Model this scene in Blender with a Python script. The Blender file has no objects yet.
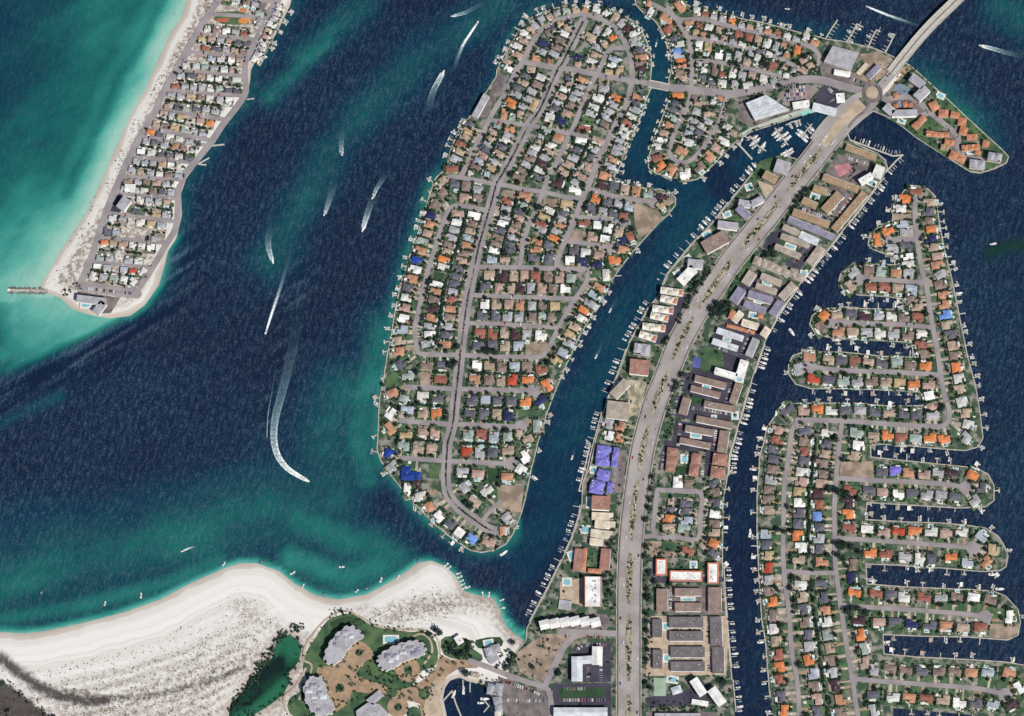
import bpy, math, random
import numpy as np

# ------------------------------------------------------------------ camera
SC = bpy.context.scene
D, TILT, MPP = 6000.0, math.radians(10), 1.5
KP = MPP / D
cd = bpy.data.cameras.new('camera'); CAM = bpy.data.objects.new('camera', cd)
SC.collection.objects.link(CAM)
cd.sensor_width = 36; cd.lens = 36 / (KP * 1024); cd.clip_start = 10; cd.clip_end = 30000
CAM.location = (0, -D * math.sin(TILT), D * math.cos(TILT)); CAM.rotation_euler = (TILT, 0, 0)
SC.camera = CAM
# ------------------------------------------------------------------ sky, sun, exposure
SUN_EL, SUN_AZ = 52, 132            # azimuth clockwise from north (+y)
w = bpy.data.worlds.new('World'); SC.world = w; w.use_nodes = True
nt = w.node_tree; bg = nt.nodes['Background']
sk = nt.nodes.new('ShaderNodeTexSky'); sk.sky_type = 'NISHITA'; sk.sun_disc = False
sk.sun_elevation = math.radians(SUN_EL); sk.sun_rotation = math.radians(SUN_AZ)
nt.links.new(sk.outputs[0], bg.inputs[0]); bg.inputs[1].default_value = 0.07
sl = bpy.data.lights.new('sun', 'SUN'); sl.energy = 4.3; sl.angle = math.radians(0.5); sl.color = (1, 0.95, 0.87)
so = bpy.data.objects.new('sun', sl); SC.collection.objects.link(so)
so.rotation_euler = (math.radians(90 - SUN_EL), 0, math.radians(180 - SUN_AZ))
SC.view_settings.view_transform = 'Standard'; SC.view_settings.look = 'None'
SC.view_settings.exposure = 0.0; SC.view_settings.gamma = 1
SC.view_settings.use_curve_mapping = False
SC.cycles.max_bounces = 4

# ------------------------------------------------------------------ helpers
R = random.Random(7)
def P(px, py, z=0.0):
    """where the photographed point px,py lies on the level ground of height z (metres)"""
    st, ct = math.sin(TILT), math.cos(TILT)
    a, b = KP * (px - 512), -KP * (py - 358)
    d = (a, st + b * ct, -ct + b * st)
    t = (z - D * ct) / d[2]
    return (d[0] * t, -D * st + d[1] * t)
def PP(s, close=False):
    return [P(*[float(v) for v in q.split(',')], 1.2) for q in s.split()]
def XY(s):
    return [tuple(float(v) for v in q.split(',')) for q in s.split()]
def link(o): SC.collection.objects.link(o); return o
def tag(o, label=None, cat=None, group=None, kind=None):
    if label: o['label'] = label
    if cat: o['category'] = cat
    if group: o['group'] = group
    if kind: o['kind'] = kind
    return o
def empty(name, loc, rz=0.0):
    o = bpy.data.objects.new(name, None); link(o); o.location = loc; o.rotation_euler = (0, 0, rz)
    o.empty_display_size = 1; return o
class MB:
    def __init__(s): s.v = []; s.f = []; s.m = []
    def add(s, vs, fs, m=0):
        n = len(s.v); s.v += vs; s.f += [tuple(i + n for i in f) for f in fs]; s.m += [m] * len(fs)
    def box(s, x0, x1, y0, y1, z0, z1, m=0, bottom=False):
        vs = [(x0,y0,z0),(x1,y0,z0),(x1,y1,z0),(x0,y1,z0),(x0,y0,z1),(x1,y0,z1),(x1,y1,z1),(x0,y1,z1)]
        fs = [(4,5,6,7),(0,1,5,4),(1,2,6,5),(2,3,7,6),(3,0,4,7)] + ([(3,2,1,0)] if bottom else [])
        s.add(vs, fs, m)
    def obox(s, c, u, l, wd, z0, z1, m=0):
        ux, uy = u; vx, vy = -uy, ux
        q = [(c[0]+a*l/2*ux+b*wd/2*vx, c[1]+a*l/2*uy+b*wd/2*vy) for a, b in ((-1,-1),(1,-1),(1,1),(-1,1))]
        s.prism(q, z0, z1, m)
    def prism(s, q, z0, z1, m=0, mt=None, top=True):
        n = len(q); a = sum(q[i][0]*q[(i+1)%n][1]-q[(i+1)%n][0]*q[i][1] for i in range(n))
        if a < 0: q = q[::-1]
        vs = [(x,y,z0) for x,y in q] + [(x,y,z1) for x,y in q]
        s.add(vs, [(i,(i+1)%n,(i+1)%n+n,i+n) for i in range(n)], m)
        if top: s.add([(x,y,z1) for x,y in q], [tuple(range(n))], m if mt is None else mt)
    def sheet(s, q, z, m=0):
        n = len(q); a = sum(q[i][0]*q[(i+1)%n][1]-q[(i+1)%n][0]*q[i][1] for i in range(n))
        if a < 0: q = q[::-1]
        s.add([(x,y,z) for x,y in q], [tuple(range(n))], m)
    def disc(s, c, r, z, m=0, n=20, r2=None):
        s.sheet([(c[0]+r*math.cos(2*math.pi*i/n), c[1]+(r2 or r)*math.sin(2*math.pi*i/n)) for i in range(n)], z, m)
    def tube(s, p, q, r, m=0, n=5, r2=None):
        p, q = np.array(p, float), np.array(q, float); d = q-p; L = np.linalg.norm(d); d /= L
        a = np.cross(d, (0,0,1) if abs(d[2]) < .9 else (1,0,0)); a /= np.linalg.norm(a); b = np.cross(d, a)
        vs = []
        for c, rr in ((p, r), (q, r if r2 is None else r2)):
            vs += [tuple(c + rr*(math.cos(2*math.pi*i/n)*a + math.sin(2*math.pi*i/n)*b)) for i in range(n)]
        s.add(vs, [(i,i+n,(i+1)%n+n,(i+1)%n) for i in range(n)] + [tuple(range(n,2*n))], m)
    def ribbon(s, pts, wd, z, m=0, z2=None):
        n = len(pts); vs = []
        for i, p in enumerate(pts):
            a = pts[max(i-1,0)]; b = pts[min(i+1,n-1)]
            dx, dy = b[0]-a[0], b[1]-a[1]; L = math.hypot(dx,dy) or 1
            nx, ny = -dy/L*wd/2, dx/L*wd/2
            zz = z if z2 is None else z+(z2-z)*i/(n-1)
            vs += [(p[0]-nx,p[1]-ny,zz),(p[0]+nx,p[1]+ny,zz)]
        s.add(vs, [(2*i,2*i+2,2*i+3,2*i+1) for i in range(n-1)], m)
    def merge(s, o, tr, m=None, mm=None):
        n = len(s.v); s.v += [tr(v) for v in o.v]; s.f += [tuple(i+n for i in f) for f in o.f]
        s.m += [m]*len(o.f) if m is not None else [mm[k] for k in o.m] if mm else list(o.m)
    def mesh(s, name, mats):
        me = bpy.data.meshes.new(name); me.from_pydata(s.v, [], s.f)
        for mt in (mats if isinstance(mats, (list, tuple)) else [mats]): me.materials.append(mt)
        if any(s.m): me.polygons.foreach_set('material_index', s.m)
        me.update(); return me
    def build(s, name, mats, parent=None, loc=None):
        o = bpy.data.objects.new(name, s.mesh(name, mats)); link(o)
        if parent: o.parent = parent
        if loc: o.location = loc
        return o
def smooth(pts, n=4):
    """rounded polyline through pts"""
    out = []
    for i in range(len(pts)-1):
        p0 = pts[max(i-1,0)]; p1 = pts[i]; p2 = pts[i+1]; p3 = pts[min(i+2,len(pts)-1)]
        for k in range(n):
            t = k/n
            out.append(tuple(.5*((2*b)+(-a+c)*t+(2*a-5*b+4*c-d)*t*t+(-a+3*b-3*c+d)*t**3) for a,b,c,d in zip(p0,p1,p2,p3)))
    return out+[pts[-1]]
def closed(pts, n=3):
    k = len(pts); out = []
    for i in range(k):
        p0, p1, p2, p3 = pts[i-1], pts[i], pts[(i+1)%k], pts[(i+2)%k]
        for j in range(n):
            t = j/n
            out.append(tuple(.5*((2*b)+(-a+c)*t+(2*a-5*b+4*c-d)*t*t+(-a+3*b-3*c+d)*t**3) for a,b,c,d in zip(p0,p1,p2,p3)))
    return out
def sdist(xs, ys, poly):
    """signed distance (inside positive) of numpy points to a closed polygon"""
    x = np.asarray(xs, float); y = np.asarray(ys, float)
    best = np.full(x.shape, 1e18); ins = np.zeros(x.shape, bool); n = len(poly)
    for i in range(n):
        (ax, ay), (bx, by) = poly[i], poly[(i+1)%n]
        dx, dy = bx-ax, by-ay; L = dx*dx+dy*dy or 1e-9
        t = np.clip(((x-ax)*dx+(y-ay)*dy)/L, 0, 1)
        best = np.minimum(best, (x-ax-t*dx)**2+(y-ay-t*dy)**2)
        if ay != by:
            c = ((ay > y) != (by > y)) & (x < (bx-ax)*(y-ay)/(by-ay)+ax); ins ^= c
    return np.where(ins, 1, -1)*np.sqrt(best)
def pdist(xs, ys, line):
    x = np.asarray(xs, float); y = np.asarray(ys, float); best = np.full(x.shape, 1e18)
    for (ax, ay), (bx, by) in zip(line, line[1:]):
        dx, dy = bx-ax, by-ay; L = dx*dx+dy*dy or 1e-9
        t = np.clip(((x-ax)*dx+(y-ay)*dy)/L, 0, 1)
        best = np.minimum(best, (x-ax-t*dx)**2+(y-ay-t*dy)**2)
    return np.sqrt(best)
ONES = 'zeroth first second third fourth fifth sixth seventh eighth ninth tenth eleventh twelfth thirteenth fourteenth fifteenth sixteenth seventeenth eighteenth nineteenth'.split()
TENS = {2:('twentieth','twenty'),3:('thirtieth','thirty'),4:('fortieth','forty'),5:('fiftieth','fifty'),6:('sixtieth','sixty'),7:('seventieth','seventy')}
def nth(i): return ONES[i] if i < 20 else TENS[i//10][0] if i % 10 == 0 else TENS[i//10][1]+'-'+ONES[i%10]

# ------------------------------------------------------------------ materials
def nodes(name):
    m = bpy.data.materials.new(name); m.use_nodes = True; n = m.node_tree
    return m, n, n.nodes['Principled BSDF']
def mat(name, c, c2=None, scale=0.06, rough=0.8, detail=4, lo=.4, hi=.6, spec=.3):
    """flat colour with a noise of a second colour, in world metres"""
    m, n, b = nodes(name); b.inputs['Roughness'].default_value = rough
    b.inputs['Specular IOR Level'].default_value = spec
    if c2 is None: c2 = tuple(v*.72 for v in c)
    g = n.nodes.new('ShaderNodeNewGeometry'); t = n.nodes.new('ShaderNodeTexNoise')
    t.inputs['Scale'].default_value = scale; t.inputs['Detail'].default_value = detail
    n.links.new(g.outputs['Position'], t.inputs['Vector'])
    r = n.nodes.new('ShaderNodeValToRGB'); e = r.color_ramp.elements
    e[0].position = lo; e[1].position = hi; e[0].color = (*c2, 1); e[1].color = (*c, 1)
    n.links.new(t.outputs['Fac'], r.inputs['Fac']); n.links.new(r.outputs['Color'], b.inputs['Base Color'])
    return m
M = {}
ROOF = {  # code: albedo, word
 'o': ((.50,.26,.16),'orange'), 'O': ((.65,.22,.08),'bright orange'), 'R': ((.46,.07,.04),'red'), 'r': ((.32,.12,.09),'dull red'),
 't': ((.43,.33,.255),'tan'), 'y': ((.48,.36,.21),'sandy'), 'p': ((.45,.31,.26),'pinkish'), 'b': ((.25,.185,.16),'brown'),
 'k': ((.075,.035,.05),'maroon'), 'd': ((.125,.125,.16),'slate'), 'g': ((.40,.40,.425),'grey'), 'l': ((.38,.43,.50),'pale blue'),
 'm': ((.33,.40,.37),'grey-green'), 'w': ((.66,.65,.62),'off-white'), 'W': ((.84,.83,.81),'white'), 'n': ((.022,.03,.11),'navy'),
 'N': ((.012,.05,.30),'deep blue'), 'V': ((.21,.17,.60),'violet'), 'L': ((.16,.30,.66),'sky blue')}
for k, (c, wd) in ROOF.items():
    M['roof_'+k] = mat('roof '+wd, c, tuple(v*.66 for v in c), scale=.09, rough=.75, detail=6, lo=.35, hi=.62)
M['wall'] = mat('stucco', (.62,.58,.52), (.5,.44,.38), scale=.02)
M['wall2'] = mat('cream stucco', (.7,.66,.58), (.55,.5,.42), scale=.02)
M['concrete'] = mat('concrete', (.46,.43,.38), (.33,.30,.26), scale=.15)
M['drive'] = mat('driveway', (.47,.41,.33), (.31,.26,.21), scale=.09)
M['road'] = mat('asphalt', (.31,.275,.285), (.24,.215,.225), scale=.035, rough=.9)
M['boul'] = mat('boulevard asphalt', (.345,.32,.31), (.27,.245,.24), scale=.03, rough=.9)
M['lot'] = mat('dark asphalt', (.062,.055,.085), (.04,.037,.058), scale=.05, rough=.9)
M['lot2'] = mat('worn asphalt', (.20,.17,.17), (.12,.10,.105), scale=.08, rough=.9)
M['paint'] = mat('road paint', (.75,.75,.72))
M['mint'] = mat('pale seawall grass', (.33,.42,.33), (.24,.33,.24), scale=.05)
M['pool'] = mat('pool water', (.24,.47,.53), (.17,.40,.48), scale=.3, rough=.15)
M['coping'] = mat('pool deck', (.72,.69,.63), (.58,.55,.50), scale=.2)
M['wood'] = mat('weathered timber', (.42,.36,.29), (.30,.25,.2), scale=.4)
M['palewood'] = mat('pale dock planks', (.50,.48,.43), (.38,.36,.32), scale=.4)
M['bark'] = mat('bark', (.12,.09,.06))
M['leaf'] = mat('leaves', (.048,.10,.048), (.020,.052,.030), scale=.5, rough=.7, lo=.35, hi=.65)
M['leaf2'] = mat('dark leaves', (.016,.036,.024), (.007,.018,.015), scale=.5, rough=.7, lo=.35, hi=.65)
M['leaf3'] = mat('light leaves', (.055,.10,.042), (.026,.058,.03), scale=.5, rough=.7, lo=.35, hi=.65)
M['scrub'] = mat('dune scrub leaves', (.25,.215,.17), (.12,.11,.085), scale=.3)
M['hull'] = mat('white gelcoat', (.82,.82,.80), (.7,.7,.7), rough=.3, spec=.5)
M['hull2'] = mat('dark gelcoat', (.06,.09,.16), rough=.3, spec=.5)
M['canvas'] = mat('boat canvas', (.10,.16,.32), (.3,.33,.36), scale=.02)
M['deckin'] = mat('boat deck', (.55,.50,.42), scale=.4)
M['motor'] = mat('outboard', (.03,.03,.035))
M['glass'] = mat('dark glass', (.03,.04,.05), rough=.1, spec=.6)
M['tyre'] = mat('tyre', (.02,.02,.02))
for n, c in dict(white=(.8,.8,.8), silver=(.45,.46,.48), black=(.02,.02,.025), red=(.4,.03,.025), blue=(.04,.09,.3), beige=(.45,.38,.28)).items():
    M['car_'+n] = mat('car paint '+n, c, c, rough=.3, spec=.5)
LAWN = [((.062,.125,.058),(.030,.070,.038)), ((.10,.155,.078),(.045,.088,.046)), ((.25,.225,.18),(.065,.095,.058)), ((.38,.34,.28),(.20,.19,.15)), ((.045,.10,.048),(.15,.155,.115)), ((.32,.295,.26),(.055,.095,.05))]
for i, (a, b) in enumerate(LAWN): M['lawn%d'%i] = mat('garden %d'%i, a, b, scale=.11, detail=6, lo=.38, hi=.6)
M['turf'] = mat('mown turf', (.082,.14,.06), (.032,.075,.04), scale=.05, detail=9)
M['dkturf'] = mat('shaded turf', (.03,.07,.03), (.02,.05,.022), scale=.04)  # turf of a darker green
M['bare'] = mat('bare sandy soil', (.36,.28,.215), (.20,.155,.12), scale=.06, detail=10)
M['paver'] = mat('brown pavers', (.36,.25,.16), (.27,.19,.13), scale=.12)
M['paver2'] = mat('pale pavers', (.47,.38,.29), (.36,.28,.21), scale=.1)
M['court'] = mat('hard court', (.20,.26,.34)); M['pink'] = mat('pink court', (.5,.22,.24)); M['clay'] = mat('clay infield', (.62,.25,.08))
M['redclay'] = mat('red court', (.5,.12,.08))
for n, c in dict(tan=(.36,.25,.155), beige=(.40,.34,.285), brown=(.27,.20,.17), grey=(.36,.37,.41), lav=(.25,.24,.33), white=(.80,.79,.77), slate=(.165,.145,.155),
                 violet=(.215,.205,.62), pinkbrown=(.36,.19,.15), orange=(.52,.23,.13), cream=(.66,.58,.46), ice=(.60,.64,.68), stone=(.40,.39,.43), teal=(.25,.5,.5)).items():
    M['b_'+n] = mat('flat roof '+n, c, tuple(v*.75 for v in c), scale=.1, detail=6)

# ================================================================== THE SETTING
A_SH = XY("187,0 180,20 172,30 160,55 144,92 132,112 117,145 102,179 86,214 67,241 52,266 41,285 40,289 47,293 60,298 72,309 84,313.5 95,316 110,318.5 130,316 145,305 159,285 165,264 168,251 176,239 182,216 181,194 186,179 200,160 210,147 220,131 234,114 246,99 250,82 251,70 255,62 263,56 269,46 276,34 283,20 290,6 301,-40 204,-40")
B_SH = XY("473,112 485,94 496,77 497,70 504,55 512,44 518,31 527.6,20 540,13 556,8 570,5.5 584,6 598,7 607,9 615,13 626,17 635,22 640,28 644.5,36 648,45 651,55 651.5,67 650.5,80 651,88 646,100 641,115 634.6,131 628,144 623,156 620,166 613.5,177 616,183 628,185.5 641.7,187.6 649.5,190 659,189 670,192 675.5,198 675.5,205 668.6,214 657.7,224 645,238 632.6,252 621.7,266 612,280 603,296 593.6,311 586,325 578,339 572,352 567,363 560,380 553.6,395 547,413 542.6,428 538,442 534.5,457 531,470 529,481 525,500 521,514 516.5,525 512.6,534.5 506,544 495,550 481,552.5 470,550 458,542 447,534.5 434,523.5 423.5,512.5 414,503 401.5,488.5 390,474 381,461 377,450 378,435 378.6,413 380,396 383,383 387,356 391,337.5 394,317 399,292 403.5,275 410,255 416,239 420,226.6 424,214 427,203 431,190 435.6,178 445,169 448,162 450,151 456,137 465,123.5")
C_SH = XY("634,-6 636,5 644.5,14 654,20 660,28 668,42 671,53 671.5,69 668.5,81 671,93 666.6,105.6 662,118 655.6,135 651,149.5 648,159 648.6,168 657,173.7 671,177 688.5,181 698,179 707,171 721,156 732,145 737,141 751,131.6 774.7,124 798,116 817,111 829.5,113.6 834,121 846,132 873,111 886,116 894,121 903,127 917,138 931,147 948.4,158 961,166 970,171.5 980,173 994,169 1006.3,163 1008.6,156.7 1001.6,149 986,135 967,117.6 948.4,100 926.5,80 911,66 899,60 890,55 876,49 860,45 841,41 826,39 812,35 794,31 776,26 760,22 740,18.5 724.5,14 709,11 690,6 676,0 668,-6")
D_SH = XY("846,128 838,122 828,133 814,148 804,160 796,159 785,155.6 777.5,156.5 770,159 761,166 752.6,174.5 741.7,188 732,199 714.7,220.7 691,245.7 668,274 660,293.5 650,306 638,328 628.5,345 622,364 616.8,378 605,408 597,435 590,467 582.6,483 582,503.5 579.5,516 571.6,539.5 557.6,569 546.6,591 541,601 527,628 526,640 510,660 500,730 740,730 735,716 732,679.5 729.6,657.6 728,640 725.7,609 722.6,578 722.5,532.6 723,501 728,474 729.5,454.5 734,440 739,423 745,401 753,376 759.4,357.6 765.7,340 776.6,318.5 787.6,301 800,284 814,266 837,238 860.7,208 880,181.6 887.5,168 885.5,160 877.7,153.5 860,146 850,140")
F_SH = XY("781,409 795,403.5 844,403 891,406 923,405.6 922,394 919,391.7 889.5,390 842.6,388.6 811,388.6 795.6,384 788.5,374 788.5,365 792.5,355.7 803.5,352 842.6,352 889.5,357 913,357 913,342.4 889.5,341 855,338.5 827,337 814.4,332 809.7,324 812,316 820.6,308.8 842.6,308 874,308.8 903,310 903,299 888,296.5 858,295 843,289 838.5,282 840.5,274 853,266.5 868,265 900.5,264.5 898,256.5 885.5,254 873,249.5 868,245 869,238 875.5,229 885.5,225 892,223 893,214 890.5,209 898,199 905.5,189 915.5,186 928,189 935.5,196.5 940.5,229 945.5,254 952,279 958,309 964,339 968,358 975.5,385.5 980.5,415.5 983,438 978,447 965.5,450.5 943,449 908,445.5 878,444 870.5,445.5 871,457 918,462 953,465.5 975.5,468 988,474 994,485.5 994,500.5 985.5,507 958,508 918,505.5 867,502.5 865.5,519.5 908,522 943,523 968,525.5 985.5,528 998,536 1003,543 1008,555.7 1006,566.7 1000,570.6 981,571.4 942,568 895,565 866,564 867,584 908,587 968,589.5 993,591 1005.5,596 1018,609.5 1020.5,622 1018,635 1008,640 968,637 918,636 883,634.5 884,654 918,657 968,659.5 1005.5,662 1040,668 1040,722 1000,718 958,713.5 926.6,711 893,708 893,722 893,760 780,760 773,716 770,698 768,674 765.6,643 761.7,619.6 759.4,584 757,537 757,493 759,470 759.4,457 764,441.6 767,427.6 773.5,418")
G_SH = XY("-60,636 0,632 23.5,633.5 45,631 82.5,623 125,612 160,599.5 195,581 225,568 240,563.5 256,563 278.5,571 296,584.5 316,595.5 338.5,599.5 366,594.5 388.5,583 406,572 418.5,562.5 431,560.5 445,566 454,574 459.5,583 464,591 481,596 494,598.5 500,609 502,617 506,626 513,632.5 521,638 526,644 540,640 545,660 520,780 497,780 494.6,712 492,698 484.5,685 469,682 459.4,677.5 450,680.6 445,688 443,698 447,717 452,780 222,780 230,705 244,690 247.5,682 258,672 270,660 274,655 275.7,643 279,638 290,634.5 299,641 301.5,650 299,661 293,669 288,673 290.5,681 283,695 270,705 252,716 240,780 -60,780")
LAND = {k: [P(x, y, 1.2) for x, y in v] for k, v in dict(B=B_SH, C=C_SH, D=D_SH, F=F_SH).items()}
LAND['A'] = [P(x, y) for x, y in A_SH]; LAND['G'] = [P(x, y) for x, y in G_SH]
def on_land(x, y): return any(sdist([x], [y], v)[0] > 0 for v in LAND.values())

# ---- islands with sea walls
M['ground'] = mat('mixed yard ground', (.25,.235,.20), (.036,.072,.042), scale=.09, detail=9, lo=.46, hi=.62)
for k, nm in dict(B='central', C='north', D='strip', F='finger').items():
    b = MB(); pts = LAND[k]
    b.prism(pts, -4, 1.2 + {'B':0,'C':0,'D':.03,'F':0}[k])
    tag(b.build('ground', M['ground']), 'low flat %s island of gardens and streets' % nm, 'ground', kind='structure')
# ---- beaches as sloping terrain (islands without sea walls)
def terrain(poly, x0, x1, y0, y1, st, slope, top, name, material, extra=None):
    gx = np.arange(x0, x1+st, st); gy = np.arange(y0, y1+st, st)
    X, Y = np.meshgrid(gx, gy)
    W = np.array([P(a, b) for a, b in zip(X.ravel(), Y.ravel())])
    sd = sdist(W[:,0], W[:,1], poly)
    z = np.clip(sd*slope, -3.5, top)
    nx, ny = len(gx), len(gy); vs = np.c_[W, z]
    idx = np.arange(nx*ny).reshape(ny, nx)
    f = np.c_[idx[1:,:-1].ravel(), idx[1:,1:].ravel(), idx[:-1,1:].ravel(), idx[:-1,:-1].ravel()]
    f = f[(z[f] > -3.4).any(1)]
    me = bpy.data.meshes.new(name); me.from_pydata(vs.tolist(), [], f.tolist())
    at = me.attributes.new('shore', 'FLOAT', 'POINT'); at.data.foreach_set('value', sd)
    if extra is not None:
        at = me.attributes.new('scrub', 'FLOAT', 'POINT'); at.data.foreach_set('value', extra(X.ravel(), Y.ravel(), sd))
        at = me.attributes.new('mud', 'FLOAT', 'POINT'); at.data.foreach_set('value', mudmap(X.ravel(), Y.ravel()))
    me.materials.append(material); o = bpy.data.objects.new(name, me); link(o); return o
def scrubmap(x, y, sd):
    a = np.zeros_like(x)
    # plant cover grows inland of the open beach, in bands that follow the shore
    dn = pdist(x, y, G_SH[:34])*1.5
    a += .85*np.clip((dn-48)/80, 0, 1)*(x < 330)*np.clip((y-585)/30+.25, .2, 1)*np.clip((sd-2)/8, 0, 1)*(.30+.70*(.5+.5*np.sin(dn*.40+2.2*np.sin(dn*.031+x*.006))))
    a = np.maximum(a, .75*np.exp(-(pdist(x, y, XY("395,612 430,606 465,600 490,603 499,612 506,625 516,636 528,655 535,670"))/11)**2))
    a = np.maximum(a, .6*np.exp(-(pdist(x, y, XY("360,612 400,620 430,608 450,598"))/8)**2))
    a = np.maximum(a, .55*np.exp(-(pdist(x, y, XY("240,610 265,625 282,632"))/10)**2))
    a = np.maximum(a, .8*np.exp(-(pdist(x, y, XY("225,676 250,662 268,650 275,640"))/8)**2))
    a = np.where((x > 270) & (y > 632+.0*x) & (x < 400), np.maximum(a, .5), a)
    return np.clip(a, 0, 1)
def mudmap(x, y):
    a = .95*np.exp(-(pdist(x, y, XY("-30,640 0,658 18,672 38,686 62,697 85,701 105,701"))/8)**2)
    a = np.maximum(a, .7*np.exp(-(pdist(x, y, XY("62,690 105,698 135,698 175,691 215,679 245,668"))/4.5)**2))
    a = np.maximum(a, np.clip((sdist(x, y, XY("-80,660 0,679 16,690 31,701 47,714 60,730 60,800 -80,800"))+2)/3, 0, 1))
    return a
def sandmat():
    m, n, b = nodes('sand'); b.inputs['Roughness'].default_value = .9
    L = n.links.new; N = n.nodes.new
    at = N('ShaderNodeAttribute'); at.attribute_name = 'shore'
    sc = N('ShaderNodeAttribute'); sc.attribute_name = 'scrub'
    mu = N('ShaderNodeAttribute'); mu.attribute_name = 'mud'
    g = N('ShaderNodeNewGeometry')
    t1 = N('ShaderNodeTexNoise'); t1.inputs['Scale'].default_value = .02; t1.inputs['Detail'].default_value = 8
    L(g.outputs['Position'], t1.inputs['Vector'])
    t2 = N('ShaderNodeTexNoise'); t2.inputs['Scale'].default_value = .16; t2.inputs['Detail'].default_value = 9; t2.inputs['Roughness'].default_value = .7
    L(g.outputs['Position'], t2.inputs['Vector'])
    # old beach ridges follow the shore
    t3 = N('ShaderNodeTexNoise'); t3.noise_dimensions = '1D'; t3.inputs['Scale'].default_value = .07; t3.inputs['Detail'].default_value = 5
    wob = N('ShaderNodeMath'); wob.operation = 'MULTIPLY_ADD'; L(t1.outputs['Fac'], wob.inputs[0]); wob.inputs[1].default_value = 22; L(at.outputs['Fac'], wob.inputs[2])
    L(wob.outputs[0], t3.inputs['W'])
    def ramp(src, stops):
        r = N('ShaderNodeValToRGB'); e = r.color_ramp.elements
        while len(e) < len(stops): e.new(.5)
        for k, (p, c) in enumerate(stops): e[k].position = p; e[k].color = (*c, 1)
        L(src, r.inputs['Fac']); return r.outputs['Color']
    mr = N('ShaderNodeMapRange'); mr.inputs['From Max'].default_value = 30; L(wob.outputs[0], mr.inputs['Value']); mr.inputs['From Min'].default_value = 8
    base = ramp(mr.outputs[0], [(0,(.36,.31,.26)),(.18,(.44,.39,.34)),(.42,(.52,.47,.42)),(.55,(.78,.77,.745)),(1,(.70,.69,.665))])
    def mix(fac, a, c, k=None):
        x = N('ShaderNodeMix'); x.data_type = 'RGBA'
        L(fac, x.inputs['Factor']); L(a, x.inputs['A'])
        if isinstance(c, tuple): x.inputs['B'].default_value = (*c, 1)
        else: L(c, x.inputs['B'])
        return x.outputs['Result']
    def mul(a, v):
        q = N('ShaderNodeMath'); q.operation = 'MULTIPLY'; q.use_clamp = True; L(a, q.inputs[0])
        if isinstance(v, float): q.inputs[1].default_value = v
        else: L(v, q.inputs[1])
        return q.outputs[0]
    rid = ramp(t3.outputs['Fac'], [(.42,(0,0,0)),(.62,(1,1,1))])
    base = mix(mul(rid, .42), base, (.40,.37,.32))
    spk = ramp(t2.outputs['Fac'], [(.44,(0,0,0)),(.58,(1,1,1))])
    veg = mul(mul(spk, sc.outputs['Fac']), 1.25)
    base = mix(veg, base, (.25,.20,.165))
    base = mix(mul(sc.outputs['Fac'], .30), base, (.33,.28,.23))
    mm = N('ShaderNodeMath'); mm.operation = 'MULTIPLY_ADD'; L(t2.outputs['Fac'], mm.inputs[0]); mm.inputs[1].default_value = 2.2; mm.inputs[2].default_value = -1.1
    m2 = N('ShaderNodeMath'); m2.operation = 'MULTIPLY_ADD'; L(mu.outputs['Fac'], m2.inputs[0]); m2.inputs[1].default_value = 1.7; m2.inputs[2].default_value = -.5
    m3 = N('ShaderNodeMath'); m3.operation = 'ADD'; m3.use_clamp = True; L(mm.outputs[0], m3.inputs[0]); L(m2.outputs[0], m3.inputs[1])
    m4 = mul(m3.outputs[0], mul(mu.outputs['Fac'], 3.0))
    base = mix(mul(m4, .93), base, ramp(t2.outputs['Fac'], [(.3,(.012,.008,.009)),(.7,(.050,.034,.030))]))
    L(base, b.inputs['Base Color']); return m
M['sand'] = sandmat()
tag(terrain(LAND['G'], -60, 548, 545, 780, 2.5, .06, 1.2, 'beach', M['sand'], scrubmap), 'wide white sand spit with old beach ridges', 'beach', kind='structure')
tag(terrain(LAND['A'], -4, 310, -40, 330, 2.5, .10, 1.2, 'beach', M['sand'], lambda x, y, sd: np.clip((sd-13)/10, 0, 1)*1.0), 'narrow white beach in front of the barrier island', 'beach', kind='structure')

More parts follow.
